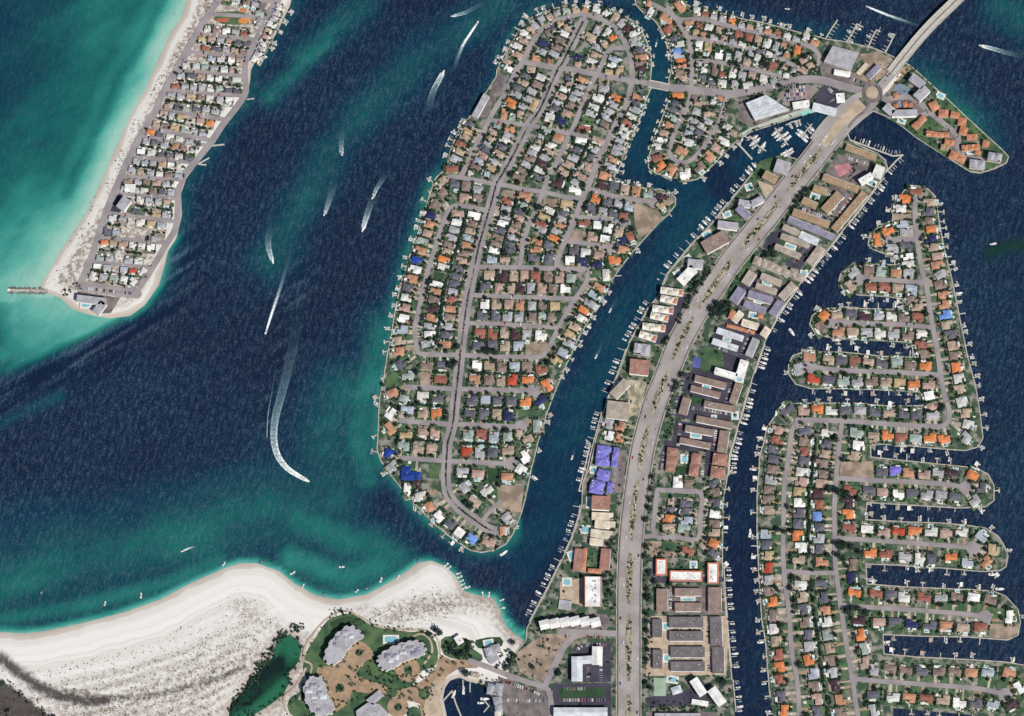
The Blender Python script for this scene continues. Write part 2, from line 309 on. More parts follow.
# ---- the water: one sheet, coloured by how deep the pale bottom lies under it
def gz(x, y, line, rad, amp): return amp*np.exp(-(pdist(x, y, XY(line))/rad)**2)
def shoal(x, y):
    rw = np.random.RandomState(4)
    wx, wy = np.zeros(x.shape), np.zeros(x.shape)
    for k in range(26):
        f = .018*1.13**k; a_ = rw.uniform(0, 6.28); p = rw.uniform(0, 6.28, 2); u = f*(x*np.cos(a_)+y*np.sin(a_)); wx += .085/f**.75*np.sin(u+p[0])*.55; wy += .085/f**.75*np.sin(u+p[1])*.55
    X0, Y0 = x, y
    near = np.clip(np.minimum(np.minimum(-sdist(x, y, A_SH), -sdist(x, y, B_SH)), -sdist(x, y, G_SH))/25, 0, 1)
    x, y = x+wx*near, y+wy*near
    d = np.full(x.shape, .0)
    A = sdist(x, y, A_SH); B = sdist(x, y, B_SH); G = sdist(x, y, G_SH)
    dA, dB, dG = -A, -B, -G
    west = (x < np.interp(y, [-60,0,290,330,400,800], [190,190,45,70,-20,-60])+6)
    # open gulf west of the barrier island
    gulf = np.interp(dA, [0,14,30,44,60,85,125,180,300], [.93,.80,.66,.50,.51,.45,.33,.25,.17])
    trough = gz(x, y, "172,-20 150,25 138,50 120,75 100,125 82,160 66,195", 6.5, .16)
    gulf = gulf-trough+.10*np.clip(1-dA/14, 0, 1)
    lowleft = np.clip((y-170)/110, 0, 1)*np.clip((345-y)/40, 0, 1)*.26*np.clip(dA/40, 0, 1)
    gulf = gulf+lowleft
    d = np.where(west & (y < 300), np.maximum(d, gulf), d)
    # plume round the jetty and the tip, cut by the channel along a slanting edge
    edge = np.interp(x, [-60,0,40,90,130,160,180], [396,388,372,348,325,290,240])
    pl = np.where(y > 284, .86-.30*np.clip((dA-6)/75, 0, 1)-.35*np.clip((14-x)/40, 0, 1)*np.clip((y-290)/20,0,1), 0)
    pl = pl*np.clip((edge-y)/16, 0, 1)*(x < 180)
    d = np.maximum(d, pl)
    d = np.maximum(d, .66*np.exp(-(np.clip(dA, 0, None)/7)**2)*(y > 235))
    d = np.maximum(d, .33*np.exp(-(np.clip(dA, 0, None)/14)**2)*(x > 150))
    d = np.maximum(d, gz(x, y, "270,98 288,78 312,54 330,40", 13, .46))
    d = np.maximum(d, gz(x, y, "300,55 335,28 370,5", 20, .40))
    d = np.maximum(d, gz(x, y, "270,260 300,215 335,150 362,112 420,60 470,25 500,0", 27, .36))
    d = np.maximum(d, gz(x, y, "350,118 372,98 400,80", 16, .34))
    # shelf along the central island and the flats south of it
    d = np.maximum(d, .54*np.exp(-(np.clip(dB, 0, None)/13)**2)*(x < 520)*np.clip((y-120)/60, .45, 1))
    d = np.maximum(d, gz(x, y, "384,330 372,380 360,430 368,480", 24, .48))
    d = np.maximum(d, gz(x, y, "345,390 325,440 340,480", 40, .38))
    d = np.maximum(d, gz(x, y, "0,590 70,560 140,545 220,530 300,505 330,500", 60, .43))
    d = np.maximum(d, gz(x, y, "300,520 350,545 400,550", 30, .52))
    d = np.maximum(d, gz(x, y, "290,560 340,580 385,565", 22, .58))
    d = np.maximum(d, .80*np.exp(-(np.clip(dG, 0, None)/np.where(x < 330, 8, 8))**2)*(y < 660))
    d = np.maximum(d, gz(x, y, "0,618 90,606 160,585 220,560", 15, .52))
    d = np.maximum(d, gz(x, y, "0,355 60,340", 22, .6)*np.clip((edge-y)/20, 0, 1))
    d = np.maximum(d, gz(x, y, "0,420 20,412 60,395", 7, .30))
    ch = gz(x, y, "385,505 410,535 450,556 490,572", 13, .22); d = d-ch*np.clip(d/.4, 0, 1)
    # channel between the central island and the strip
    C = pdist(x, y, XY("650,20 661,60 661,85 652,120 640,160 690,195 700,215 650,280 615,340 585,400 560,460 545,520 525,560"))
    d = np.maximum(d, .235*np.exp(-(C/26)**4))
    d = np.maximum(d, .30*np.exp(-(np.clip(dB, 0, None)/4)**2))
    d = np.maximum(d, gz(x, y, "514,520 524,490 530,470", 7, .42))
    d = np.maximum(d, gz(x, y, "740,165 790,135 830,120", 22, .22))
    d = np.maximum(d, gz(x, y, "926,84 950,105 985,140", 26, .42))
    d = np.maximum(d, gz(x, y, "1000,10 1040,30", 26, .38))
    d = np.maximum(d, gz(x, y, "560,-20 620,-5 700,8 780,26 850,38", 12, .24))
    d = np.maximum(d, gz(x, y, "498,60 520,25 545,5", 14, .36))
    d = np.maximum(d, gz(x, y, "990,200 1000,330 1010,480 1020,600", 40, .09))
    d = np.maximum(d, gz(x, y, "526,632 516,630 508,620", 5, .78))
    # the lagoon
    lag = gz(x, y, "289,648 288,655", 12, .58); lag = np.maximum(lag, gz(x, y, "284,684 262,704 240,718", 8, .60))
    d = np.maximum(d, lag); d = d-gz(x, y, "279,660 262,682 246,700", 7, .5)*(d > .1)*(x < 300)
    return np.clip(d, -.12, 1)
def water():
    gx = np.r_[-3000, -1400, -600, -300, np.arange(-160, 1190, 4), 1300, 1700, 2500, 4000]
    gy = np.r_[-3000, -1600, -800, -350, np.arange(-120, 840, 4), 950, 1400, 2200, 4000]
    X, Y = np.meshgrid(gx, gy); nx, ny = len(gx), len(gy)
    W = np.array([P(a, b) for a, b in zip(X.ravel(), Y.ravel())]); W = np.c_[W, np.zeros(len(W))]
    d = shoal(X.ravel().astype(float), Y.ravel().astype(float))
    x, y = X.ravel(), Y.ravel()
    grn = np.clip(gz(x, y, "284,670 262,690 236,718", 26, 1.6)+gz(x, y, "990,253 1000,249 1010,246 1040,245", 6, .95)+gz(x, y, "289,645 287,655", 22, 1.6), 0, 1)
    calm = np.clip(.85*np.exp(-(pdist(x, y, XY("661,20 661,85 640,160 700,205 615,340 560,460 540,560"))/34)**4)
                   +.85*np.exp(-(pdist(x, y, XY("890,120 880,190 780,320 750,410 740,500 745,716"))/24)**4)
                   +.85*np.exp(-(pdist(x, y, XY("720,180 800,130"))/26)**4)+grn+np.exp(-(pdist(x, y, XY("468,700 468,720"))/26)**4), 0, 1)
    calm = np.maximum(calm, .75*np.clip((190-x)/40, 0, 1)*np.clip((290-y)/40, 0, 1))
    rip = np.clip(gz(x, y, "0,395 60,365 120,340 160,300 180,250", 22, 1)+gz(x, y, "270,420 290,330 300,270", 14, .7), 0, 1)
    idx = np.arange(nx*ny).reshape(ny, nx)
    f = np.c_[idx[1:,:-1].ravel(), idx[1:,1:].ravel(), idx[:-1,1:].ravel(), idx[:-1,:-1].ravel()]
    me = bpy.data.meshes.new('water'); me.from_pydata(W.tolist(), [], f.tolist())
    for nm, v in (('depth', d), ('calm', calm), ('green', grn), ('rip', rip)):
        a = me.attributes.new(nm, 'FLOAT', 'POINT'); a.data.foreach_set('value', v)
    m, n, b = nodes('sea water'); L = n.links.new; N = n.nodes.new
    def attr(k): a = N('ShaderNodeAttribute'); a.attribute_name = k; return a.outputs['Fac']
    def math_(op, a, c, clamp=False):
        q = N('ShaderNodeMath'); q.operation = op; q.use_clamp = clamp
        for i, s in enumerate((a, c)):
            if isinstance(s, (int, float)): q.inputs[i].default_value = s
            else: L(s, q.inputs[i])
        return q.outputs[0]
    geo = N('ShaderNodeNewGeometry').outputs['Position']
    def noise(scale, rot=0, sc=(1,1,1), detail=3, rough=.5):
        mp = N('ShaderNodeMapping'); mp.vector_type = 'TEXTURE'; mp.inputs['Rotation'].default_value = (0,0,math.radians(rot)); mp.inputs['Scale'].default_value = sc
        L(geo, mp.inputs['Vector']); t = N('ShaderNodeTexNoise'); t.inputs['Scale'].default_value = scale
        t.inputs['Detail'].default_value = detail; t.inputs['Roughness'].default_value = rough
        L(mp.outputs[0], t.inputs['Vector']); return t.outputs['Fac']
    big = noise(.007, 32, (1.6,1,1), 9, .65)          # uneven bottom
    mid = noise(.022, 32, (2,1,1), 7, .62)
    dd = math_('ADD', math_('ADD', attr('depth'), .02), math_('MULTIPLY', math_('SUBTRACT', big, .5), .42))
    dd = math_('ADD', dd, math_('MULTIPLY', math_('SUBTRACT', mid, .5), .30))
    r = N('ShaderNodeValToRGB'); e = r.color_ramp.elements
    st = [(0,(.0052,.0125,.036)),(.12,(.0046,.018,.045)),(.24,(.003,.030,.060)),(.38,(.005,.054,.070)),(.52,(.008,.112,.104)),(.68,(.024,.215,.182)),(.82,(.10,.37,.31)),(1,(.28,.50,.42))]
    while len(e) < len(st): e.new(.5)
    for k, (p, c) in enumerate(st): e[k].position = p; e[k].color = (*c, 1)
    L(dd, r.inputs['Fac'])
    mg = N('ShaderNodeMix'); mg.data_type = 'RGBA'; L(math_('MULTIPLY', attr('green'), 1.0), mg.inputs['Factor']); L(r.outputs['Color'], mg.inputs['A'])
    rg = N('ShaderNodeValToRGB'); rg.color_ramp.elements[0].color = (.007,.02,.018,1); rg.color_ramp.elements[1].color = (.022,.125,.07,1); rg.color_ramp.elements[1].position = .6
    L(dd, rg.inputs['Fac']); L(rg.outputs['Color'], mg.inputs['B'])
    # wind waves: short crests, foam and lit facets painted in as paler blue
    w1 = noise(.75, 66, (3.0,1,1), 4, .66); w2 = noise(.20, 74, (2.8,1,1), 3, .6); w3 = noise(.075, 33, (12,1,1), 2, .5)
    wv = math_('ADD', math_('MULTIPLY', w1, .62), math_('MULTIPLY', w2, .38))
    wv = math_('ADD', wv, math_('MULTIPLY', math_('MULTIPLY', math_('SUBTRACT', w3, .5), attr('rip')), .65))
    cr = N('ShaderNodeMapRange'); cr.inputs['From Min'].default_value = .485; cr.inputs['From Max'].default_value = .70; L(wv, cr.inputs['Value'])
    fac = math_('MULTIPLY', math_('MULTIPLY', math_('POWER', cr.outputs[0], 1.1, True), math_('SUBTRACT', 1, math_('MULTIPLY', attr('calm'), .62))), math_('SUBTRACT', 1, attr('green')))
    mf = N('ShaderNodeMix'); mf.data_type = 'RGBA'; L(math_('MULTIPLY', fac, math_('MULTIPLY', math_('ADD', big, .15), .95), True), mf.inputs['Factor']); L(mg.outputs['Result'], mf.inputs['A']); mf.inputs['B'].default_value = (.105,.17,.24,1)
    L(mf.outputs['Result'], b.inputs['Base Color'])
    b.inputs['Roughness'].default_value = .22; b.inputs['IOR'].default_value = 1.33; b.inputs['Specular IOR Level'].default_value = .35
    bp = N('ShaderNodeBump'); bp.inputs['Distance'].default_value = 2.2; L(math_('MULTIPLY', wv, math_('SUBTRACT', 1, math_('MULTIPLY', attr('calm'), .7))), bp.inputs['Height']); bp.inputs['Strength'].default_value = .4
    L(bp.outputs[0], b.inputs['Normal'])
    me.materials.append(m); o = bpy.data.objects.new('water', me); link(o)
    tag(o, 'blue and turquoise sea with wind waves over shoals', 'water', kind='structure')
water()

# ---- streets
ST = {  # width in metres, line
 'main': (8, "584.6,19 563.5,61 556,73.5 540,109.5 528,126.6 512,158 501,176.6 496.6,184.5 490,208 480,242 474,269 467,303 464,325 460.6,351.6 457.6,381 455,404 453,424 448,442.6 446.6,461 446,482 449,496 460,509 472,518 486,528 496,532"),
 'w1': (7.5, "600,17 581,14 570,17 559,20 549.5,25 540,31 531,45 523,61 515,73.5 505.7,92 495,109.5 489,120 482.6,134.5 473,151.6 465,169 460,177"),
 'w1x': (7, "450,176.6 460,177.5 496,184.5"), 'w1b': (7, "488,211 470,207 455,206 447,212.5 442.6,225 436,245 428.5,269 424,287.6 420.7,301.7 417,318 415,331 417,347 421.6,354 456,355"),
 'bx': (8.5, "523,62 549,67 573,70 598,75 632,81 650,84 654,85"), 'loop': (8, "584,14 593,16.5 605,22 618,31 625.7,44 630.5,58 632,78 630,90 627,103 620,117 612,131 605.7,144 598,159.5 593,175 587,189 581,202 575,219 565,241 557.6,260 557,268"),
 'inner': (7, "626,48.5 613,48.5 608.5,51 604,59.5 599,70.5 591,84.5 583,103 574.5,125 568,137.5 559,158 548,178 543,192 535.6,211 528,227 523,246 520,266"),
 'x185': (7, "497,184 503,185 526,190 543,192 576.5,198.5 587,189 607.6,195 629.5,199 646,201 655,201"), 'x122': (6.5, "489,120 523,125 536,126.6 570,134 598,139 606,143"),
 'x217': (6.5, "576,217 604.5,219 624,224"), 'x244': (6.5, "567,242 590,244 613,248"), 'x268': (7, "475,267 539.6,268 582,270 587,274 586,283 576.5,297 564,317.5 554.5,336 547,351 539,357 517,357"),
 'x296': (6.5, "469,295 517,297 575,299"), 'x326': (6.5, "464,323 517,325 559,328"), 'x356': (7, "460,355 490,357 519,357"), 'x390': (7, "408,387 453,389 526,391 533,392"),
 'x424': (7, "401,421 448,424 521,427"), 'x462': (7, "403,458 446,461 512,464"), 'sx': (6, "483,520 492,509 500,502"),
 'aw': (10, "238,-36 219,0 215,5 197,33 177,69 161,98 157,109 141,136 129,159 118,184 110,203 103,222 94,251 83,279 78,287"), 'ae': (9, "293,-30 278,1 267,17 253,48 246,62 245,78 246,92 238,106 223,125 212,142 198,159 185,175 179,189 178,208 176,228 166,245 154,266 140,287 134,294"),
 'as': (15, "82,286 108,290 137,294"),
 'a1': (6, "222,-6 276,3"), 'a2': (6, "209,14 268,18"), 'a3': (6, "197,34 257,40"), 'a4': (6, "187,52 248,57"), 'a5': (6, "176,71 245,76"), 'a6': (6, "165,91 244,96"), 'a7': (7, "158,109 225,120"), 'a8': (7, "146,128 212,141"), 'a9': (6, "141,137 210,146"), 'a10': (6, "131,157 196,163"), 'a11': (6, "122,177 183,180"),
 'a12': (6, "115,193 178,199"), 'a13': (6, "107,213 176,222"), 'a14': (6, "98,238 166,243"), 'a15': (6, "91,262 153,268"),
 'cm': (12, "668,88 690,89.5 727.6,94 746,92 770,87.5 799.6,80 822.5,80.5 841,86 865,92"), 'cns': (7, "668,8 676,20 684,31 688.5,41 691.6,58 691.6,73.5 691.6,88"), 'cd': (7, "652,4 668,12.5 680.6,20 702.5,19 718,23.5 737,28 759,33 777.6,37.5 796,42 812,48 819,56 818,64"),
 'cx1': (6, "690,38 718,42 749.5,49 777.6,58 794,66"), 'cx2': (6, "693,60 721,63 749.5,69 774.5,75 800,80"), 'cu': (7, "690,91 690,98 684,113.5 676,129 670,148 672,158 681,163 690,161 697,155 705.7,145 713.5,132 720,120 727,97"),
 'ei': (8, "884,100 905,97 915,100 930,113 945,125 958,137 957,148 968,158 985,160"), 'ei2': (7, "918,116 930,113"),
 'dl': (7, "657.5,490 680,491 701,493.5 700,517 697.5,539 675,537 654.4,536 655,509 657.5,490"), 'dl2': (7, "640,537 654.4,536"),
 'gd': (9, "560,632 600,633 622,634"), 'gd2': (9, "600,633 580,634 567,643 557,660 546,684"), 'gd3': (8, "470,661 490,668 510,676 530,683 548,690 552,716"),
 's1': (7, "799,420 792,430.6 789,452.6 785,477.6 783.6,499.5 783.6,521 783,552.6 785,584 789,612 791.5,651 795.4,671 798.5,698 799,730"), 's2': (7, "842,421 839,444.7 836,477.6 834.5,502.5 834.5,529 835,560 838.4,591.7 840.7,607 846,643 850,666.6 854.8,698 860,730"),
 'sx1': (6.5, "785,571 810,573 834.5,573"), 'ft': (7.5, "797,420 842,421 900,425 926.6,426.5 939,427 947,423 949.5,414 947,402.5 945.4,399.5 940.7,376 937.5,352.6 933,329 929.7,310 926.6,288 922,270.7 918,247 915,219 915,198"),
 'f0': (7, "917,240 892,240"), 'f1': (7, "926,283 868,279 858,279"), 'f2': (7, "932,328 905,325 866,323.6 831,322"), 'f3': (7, "939,375 889.5,372 842.6,370.6 809,366.5"), 'f4': (7, "836,478 864,480 911,482 942,484 965.7,488"), 'f5': (7, "836,538 891,541.6 911,543 950,546 973,548"), 'f6': (7, "841,605 864,607 911,610 958,613.4 985,617"),
 'f7': (7, "852,677 864,680 926.6,684.6 981,689 1005,695"),
}
BL = smooth([P(x, y) for x, y in XY("862,103 852,113 840,124 828,140 815,157 799,177 783,196 768,216 757,229 733,258.5 712,289 693,317.5 677.6,347 665,379.5 657,398 651,417 643,448 638,479 634.5,505 632,527 630,558 629,589.5 628.8,617 628.7,680 628.5,760")], 4)
STP = {k: smooth([P(x, y) for x, y in XY(v[1])], 3) for k, v in ST.items()}
SEG = []
for k, l in STP.items(): SEG += [(k, *a, *b) for a, b in zip(l, l[1:])]
SEG += [('boul', *a, *b) for a, b in zip(BL, BL[1:])]
ST['boul'] = (36, '')
SEGA = np.array([s[1:] for s in SEG])
def nearest_street(x, y):
    ax, ay, bx, by = SEGA.T; dx, dy = bx-ax, by-ay; L = dx*dx+dy*dy+1e-9
    t = np.clip(((x-ax)*dx+(y-ay)*dy)/L, 0, 1); qx, qy = ax+t*dx, ay+t*dy
    d = np.hypot(x-qx, y-qy); i = int(d.argmin())
    return d[i], qx[i], qy[i], ST[SEG[i][0]][0]
ri = 0
for k, (wd, _) in ST.items():
    if k == 'boul': continue
    b = MB(); z = 1.50+.009*ri; ri += 1
    b.ribbon(STP[k], wd, z, 0); l = STP[k]
    if k == 'main': b = MB(); 
    if k == 'main':
        def off(l, o):
            out = []
            for i, p in enumerate(l):
                a, c = l[max(i-1,0)], l[min(i+1,len(l)-1)]; dx, dy = c[0]-a[0], c[1]-a[1]; q = math.hypot(dx,dy)
                out.append((p[0]-dy/q*o, p[1]+dx/q*o))
            return out
        b.ribbon(off(l, 4.3), 6.2, z, 0); b.ribbon(off(l, -4.3), 6.2, z, 0)
    for e in ((l[0], l[-1]) if k != 'dl' else (l[0],)): b.disc(e, wd/2, z+.003, 0, 14)
    if k in ('f0','f1','f2','f3','f4','f5','f6','f7','x185','x217','x244','x424','x462','x390'):
        b.disc(l[-1] if k not in () else l[0], 10.5, z+.006, 0, 18)
    tag(b.build('street', M['road']), kind='structure')
# ---- the divided boulevard, its verge edges and paved median
b = MB(); b.ribbon(BL, 31, 2.12); tag(b.build('boulevard', M['boul']), kind='structure')
b = MB()
for s in (-1, 1): b.ribbon(off(BL, s*16.2), 1.3, 2.16)
tag(b.build('edge_strip', M['lot2']), kind='structure')  # narrow dark strip along both sides of the boulevard
b = MB()
for s in (-1, 1): b.ribbon(off(BL, s*18.2), 1.4, 1.80)
tag(b.build('pavement', M['concrete']), kind='structure')
M['median'] = mat('median gravel and dry turf', (.34,.29,.22), (.16,.15,.10), scale=.10, detail=7)
M['mpath'] = mat('median path', (.55,.49,.40))
seg0 = 0
def along(l):
    s = [0]
    for a, c in zip(l, l[1:]): s.append(s[-1]+math.hypot(c[0]-a[0], c[1]-a[1]))
    return s
BS = along(BL)
def bl_at(s):
    i = min(max(np.searchsorted(BS, s)-1, 0), len(BL)-2); t = (s-BS[i])/(BS[i+1]-BS[i]+1e-9)
    (ax, ay), (bx, by) = BL[i], BL[i+1]; q = math.hypot(bx-ax, by-ay)
    return ax+(bx-ax)*t, ay+(by-ay)*t, (bx-ax)/q, (by-ay)/q
MEDIANS = []; s = 95
while s < BS[-1]-20:
    ln = R.uniform(70, 118); e = min(s+ln, BS[-1]-4); MEDIANS.append((s, e)); s = e+R.uniform(13, 20)
for s, e in MEDIANS:
    b = MB(); n = 16; pts = [bl_at(s+(e-s)*i/n) for i in range(n+1)]
    ws = [max(.25, min(1, 2.2*min(i, n-i)/n*1.6))**.5*4.9 for i in range(n+1)]
    q = [(x-dy*w_, y+dx*w_) for (x, y, dx, dy), w_ in zip(pts, ws)] + [(x+dy*w_, y-dx*w_) for (x, y, dx, dy), w_ in reversed(list(zip(pts, ws)))]
    b.prism(q, 2.05, 2.27, 0)
    tag(b.build('median', M['median']), kind='structure')
    b = MB(); wig = [(x-dy*1.9*math.sin(i*1.35+s), y+dx*1.9*math.sin(i*1.35+s)) for i, (x, y, dx, dy) in enumerate(pts[1:-1])]
    b.ribbon(smooth(wig, 3), 1.1, 2.31); tag(b.build('path', M['mpath']), kind='structure')
b = MB()
for o_ in (-10.6, 10.6):
    s = 40
    while s < BS[-1]-8:
        x, y, dx, dy = bl_at(s); b.obox((x-dy*o_, y+dx*o_), (dx, dy), 3.2, .25, 2.13, 2.17); s += 9
tag(b.build('lane_marking', M['paint']), kind='structure')
# causeway top: tan median and the roundabout
for l, wd, mt, nm, z in (("862,104 848,118 836,133 826,148", 22, 'paver2', 'median', 2.20), ("812,140 826,122 842,107 856,97 866,93", 9, 'boul', 'boulevard', 2.22), ("822,158 838,139 852,124 866,112 876,101", 10, 'boul', 'boulevard', 2.24),
                         ("878,90 884,83 892,74 900,66", 13, 'boul', 'boulevard', 2.26), ("870,99 866,110 856,118 848,128", 4, 'lot2', 'road_edge', 2.29), ("880,95 886,90 893,81 900,74", 6, 'coping', 'pavement', 2.23)):
    b = MB(); b.ribbon(smooth([P(x, y) for x, y in XY(l)], 5), wd, z); tag(b.build(nm, M[mt]), kind='structure')
b = MB(); c = P(872, 93); b.disc(c, 16, 2.32, 0, 28); tag(b.build('roundabout', M['lot2']), kind='structure')
b = MB(); b.prism([(c[0]+9.5*math.cos(i*.2618), c[1]+9.5*math.sin(i*.2618)) for i in range(24)], 2.3, 2.5); tag(b.build('traffic_island', M['paver2']), kind='structure')

# ---- areas of one ground each
ZONES = [
 ('lawn','turf',"393,371 403,372 404,385 396,388 386,386 387,377"), ('soil','bare',"497,485 524,486 521,512 508,513 498,506"), ('soil','bare',"633,203 645,206 660,212 662,220 650,232 640,238 635,226 634,214"),
 ('soil','bare',"526,342 545,341 548,344 543,354 525,355"), ('soil','bare',"841,462 873,461 874,479 839,478"), ('soil','bare',"990,624 1019,623 1018,633 1008,639 989,637"), ('soil','bare',"503,190 521,192 520,200 502,198"), ('soil','bare',"544,198 560,200 558,208 543,206"),
 ('soil','bare',"571,229 588,232 587,241 569,240"), ('soil','bare',"893,213 911,214 911,220 893,220"), ('soil','bare',"420,372 432,372 433,386 420,386"), ('soil','bare',"662,192 672,194 674,202 662,211 650,207 652,199"), ('soil','bare',"586,33 600,35 605,42 597,45 584,43"),
 ('lawn','dkturf',"488,468 502,468 501,482 488,482"), ('lawn','turf',"518,410 542,409 541,415 518,416"), ('lawn','turf',"430,463 440,463 439,479 429,478"), ('lawn','dkturf',"434,272 445,273 444,279 433,279"), ('lawn','turf',"586,114 602,117 600,125 582,122"),
 ('lawn','turf',"585,20 592,20 588,32 580,31"), ('lawn','turf',"573,52 588,54 585,61 570,59"),
 # strip
 ('parking','lot',"706,351 712,336 722,325 735,330 760,341 755,358 747,358 738,384 715,379 690,373 700,360"), ('lawn','turf',"703,345 722,350 724,366 704,372 697,366 699,354"), ('court','V',"694,357 701,358 700,368 692,367"), ('parking','lot',"730,316 738,306 754,324 767,330 763,340 722,327"),
 ('parking','lot',"772,232 785,229 786,238 774,248 768,250 762,247"), ('parking','lot',"804,244 816,247 800,270 785,265"), ('parking','lot2',"738,282 760,284 784,290 776,310 760,316 738,306"), ('parking','lot',"748,268 761,276 750,291 738,286"), ('parking','lot',"780,285 792,284 780,302 770,297"),
 ('parking','lot',"684,372 738,384 734,403 728,404 684,394"), ('parking','lot',"675,395 688,397 690,403 733,410 731,420 688,419 672,415"), ('parking','lot',"675,420 724,428 720,453 672,448"), ('parking','lot',"665,440 720,447 708,476 704,476 706,452 668,449 663,470 658,470"),
 ('parking','lot',"652,558 660,556 660,577 724,577 723,582 652,583"), ('parking','lot2',"668,586 708,586 722,610 722,615 668,614"), ('parking','paver2',"652,616 727,616 728,646 726,675 646,676 648,618"), ('parking','lot',"645,698 690,690 690,680 700,679 712,690 714,704 690,704 648,708"),
 ('court','mint',"654,678 666,678 666,696 654,696"), ('parking','lot2',"646,712 716,712 716,722 646,722"),
 ('parking','lot',"574,646 588,643 611,643 611,682 590,682 569,682 566,666 573,654"), ('parking','lot',"553,684 611,683 611,716 553,716"), ('lawn','dkturf',"559,688 605,687 604,697 559,698"), ('soil','bare',"529,644 545,634 592,634 575,640 560,655 545,682 520,672 514,655"),
 ('parking','lot2',"498,676 520,684 545,692 551,716 506,716 499,700"), ('parking','paver2',"560,582 592,576 592,608 560,600"), ('lawn','turf',"546,606 558,604 556,611 548,612"), ('parking','lot2',"545,616 606,614 612,622 606,630 548,629"),
 ('lawn','turf',"585,547 596,547 596,567 590,567"), ('lawn','turf',"573,556 580,552 582,565 566,570 563,568"), ('soil','bare',"648,541 684,542 683,556 650,557"), ('lawn','turf',"662,541 681,543 679,552 660,551"), ('lawn','turf',"660,493 693,494 693,498 660,497"), ('lawn','dkturf',"675,466 685,466 687,474 674,474"),
 ('lawn','dkturf',"694,396 704,398 702,405 691,403"), ('lawn','turf',"666,420 674,421 670,439 664,437"), ('parking','lot2',"615,450 627,450 622,493 606,494 612,470"), ('parking','beigelot',"626,379 647,382 640,412 628,418 628,398"), ('parking','lot',"682,292 688,296 672,330 660,345 652,343 668,318"),
 ('court','pink',"834,166 848,163 852,171 840,177"), ('parking','lot2',"838,154 868,160 872,172 858,184 830,178 826,170"), ('lawn','turf',"868,156 880,160 886,166 882,172 876,164"), ('parking','lot2',"796,211 812,205 838,216 852,196 842,187 816,187 838,192 830,212 824,216"), ('lawn','dkturf',"805,194 828,196 836,190 826,214 815,210"),
 ('lawn','turf',"760,161 768,158 780,156 786,157 774,166 764,177 752,184 746,190 742,188 752,175"), ('parking','lot',"773,182 795,168 803,161 790,180 776,188"), ('parking','paver2',"757,180 772,186 778,194 772,203 764,196"), ('lawn','turf',"728,214 738,204 742,212 740,220 722,221 715,224"), ('lawn','turf',"730,244 742,232 737,246 724,262 716,262"),
 ('lawn','turf',"688,254 700,246 708,238 706,246 694,260"), ('lawn','turf',"753,251 760,252 744,278 733,300 722,301 740,268"), ('lawn','turf',"761,227 772,218 784,222 770,232 756,244 754,240"),
 # north island and the end of the bridge
 ('parking','paverpark',"778,93 808,84 816,90 812,98 800,106 786,106"), ('parking','lot',"816,94 822,86 834,87 840,92 828,103 838,99 848,99 844,106 830,108 816,103"), ('parking','lot2',"820,64 826,60 850,71 866,78 870,86 850,84 822,78"), ('soil','bare',"860,54 878,52 898,62 890,72 872,84 852,76 864,62"), ('parking','lot2',"740,98 746,96 757,120 775,117 790,112 800,104 812,106 800,112 774,121 752,128 738,120"),
 ('parking','mint2',"737,140 751,130 775,123 798,115 812,110 808,107 774,119 750,128 736,136"), ('parking','tealdeck',"800,113 812,109 814,112 803,116"), ('soil','bare',"866,62 876,60 868,72 852,78"), ('soil','paver',"894,72 906,66 912,68 896,84 888,92 884,90"),
 ('lawn','turf',"910,66 926,81 948,101 967,118 986,136 1002,150 1007,157 1005,162 993,167 980,171 968,169 972,150 990,148 980,138 955,118 938,103 922,84"), ('lawn','turf',"918,122 930,115 945,128 938,130 922,130"), ('lawn','turf',"941,117 950,117 956,126 948,126"), ('lawn','turf',"884,117 895,120 916,118 920,130 945,150 958,163 946,157 930,146 916,137 902,126"), ('parking','lot2',"884,98 905,94 918,100 932,114 950,128 962,138 960,150 985,152 984,158 956,158 940,132 916,116 886,106"),
 ('court','court',"895,85 902,84 912,90 906,96 894,92"), ('court','court',"898,101 903,101 903,108 897,108"),
 # barrier island
 ('parking','lot2',"238,-6 270,-2 264,10 240,6"), ('lawn','turf',"216,12 238,11 252,16 248,24 236,25 222,24 214,20"), ('field','clay',"238,20 243,17 250,17 251,20 246,24 239,23"), ('court','redclay',"217,19 229,18 228,22 216,22"), ('field','clay',"240,9 247,8 246,12 240,12"), ('lawn','turf',"160,201 174,203 174,207 160,206"), ('lawn','turf',"182,154 196,153 194,158 182,158"), ('lawn','turf',"104,232 113,230 112,236 104,236"),
 ('parking','lot2',"78,291 120,298 111,313 98,314 106,301 76,297"), ('lawn','turf',"77,299 91,302 90,309 80,306"), ('soil','lot2',"498,74 509,77 500,93 489,95"), ('parking','lot2',"492,95 497,96 485,118 479,117"), ('parking','lot',"116,195 132,198 128,203 117,216 108,213"),  # last dark sheet paints in the shade cast by the tall grey block
]
M['beigelot'] = mat('beige paving', (.44,.38,.29), (.20,.19,.13), scale=.12, detail=7); M['paverpark'] = mat('worn car park', (.27,.22,.21), (.18,.15,.15), scale=.06); M['V'] = mat('blue court', (.10,.12,.38))
M['mint2'] = mat('pale walk', (.42,.47,.40), (.36,.38,.33), scale=.1); M['tealdeck'] = mat('teal deck', (.25,.55,.52))
for i, (nm, mt, s) in enumerate(ZONES):
    b = MB(); b.sheet([P(x, y, 1.3) for x, y in XY(s)], (1.58 if nm in ('court', 'field') else 1.44)+.004*(i % 12)); tag(b.build(nm, M[mt]), kind='structure')
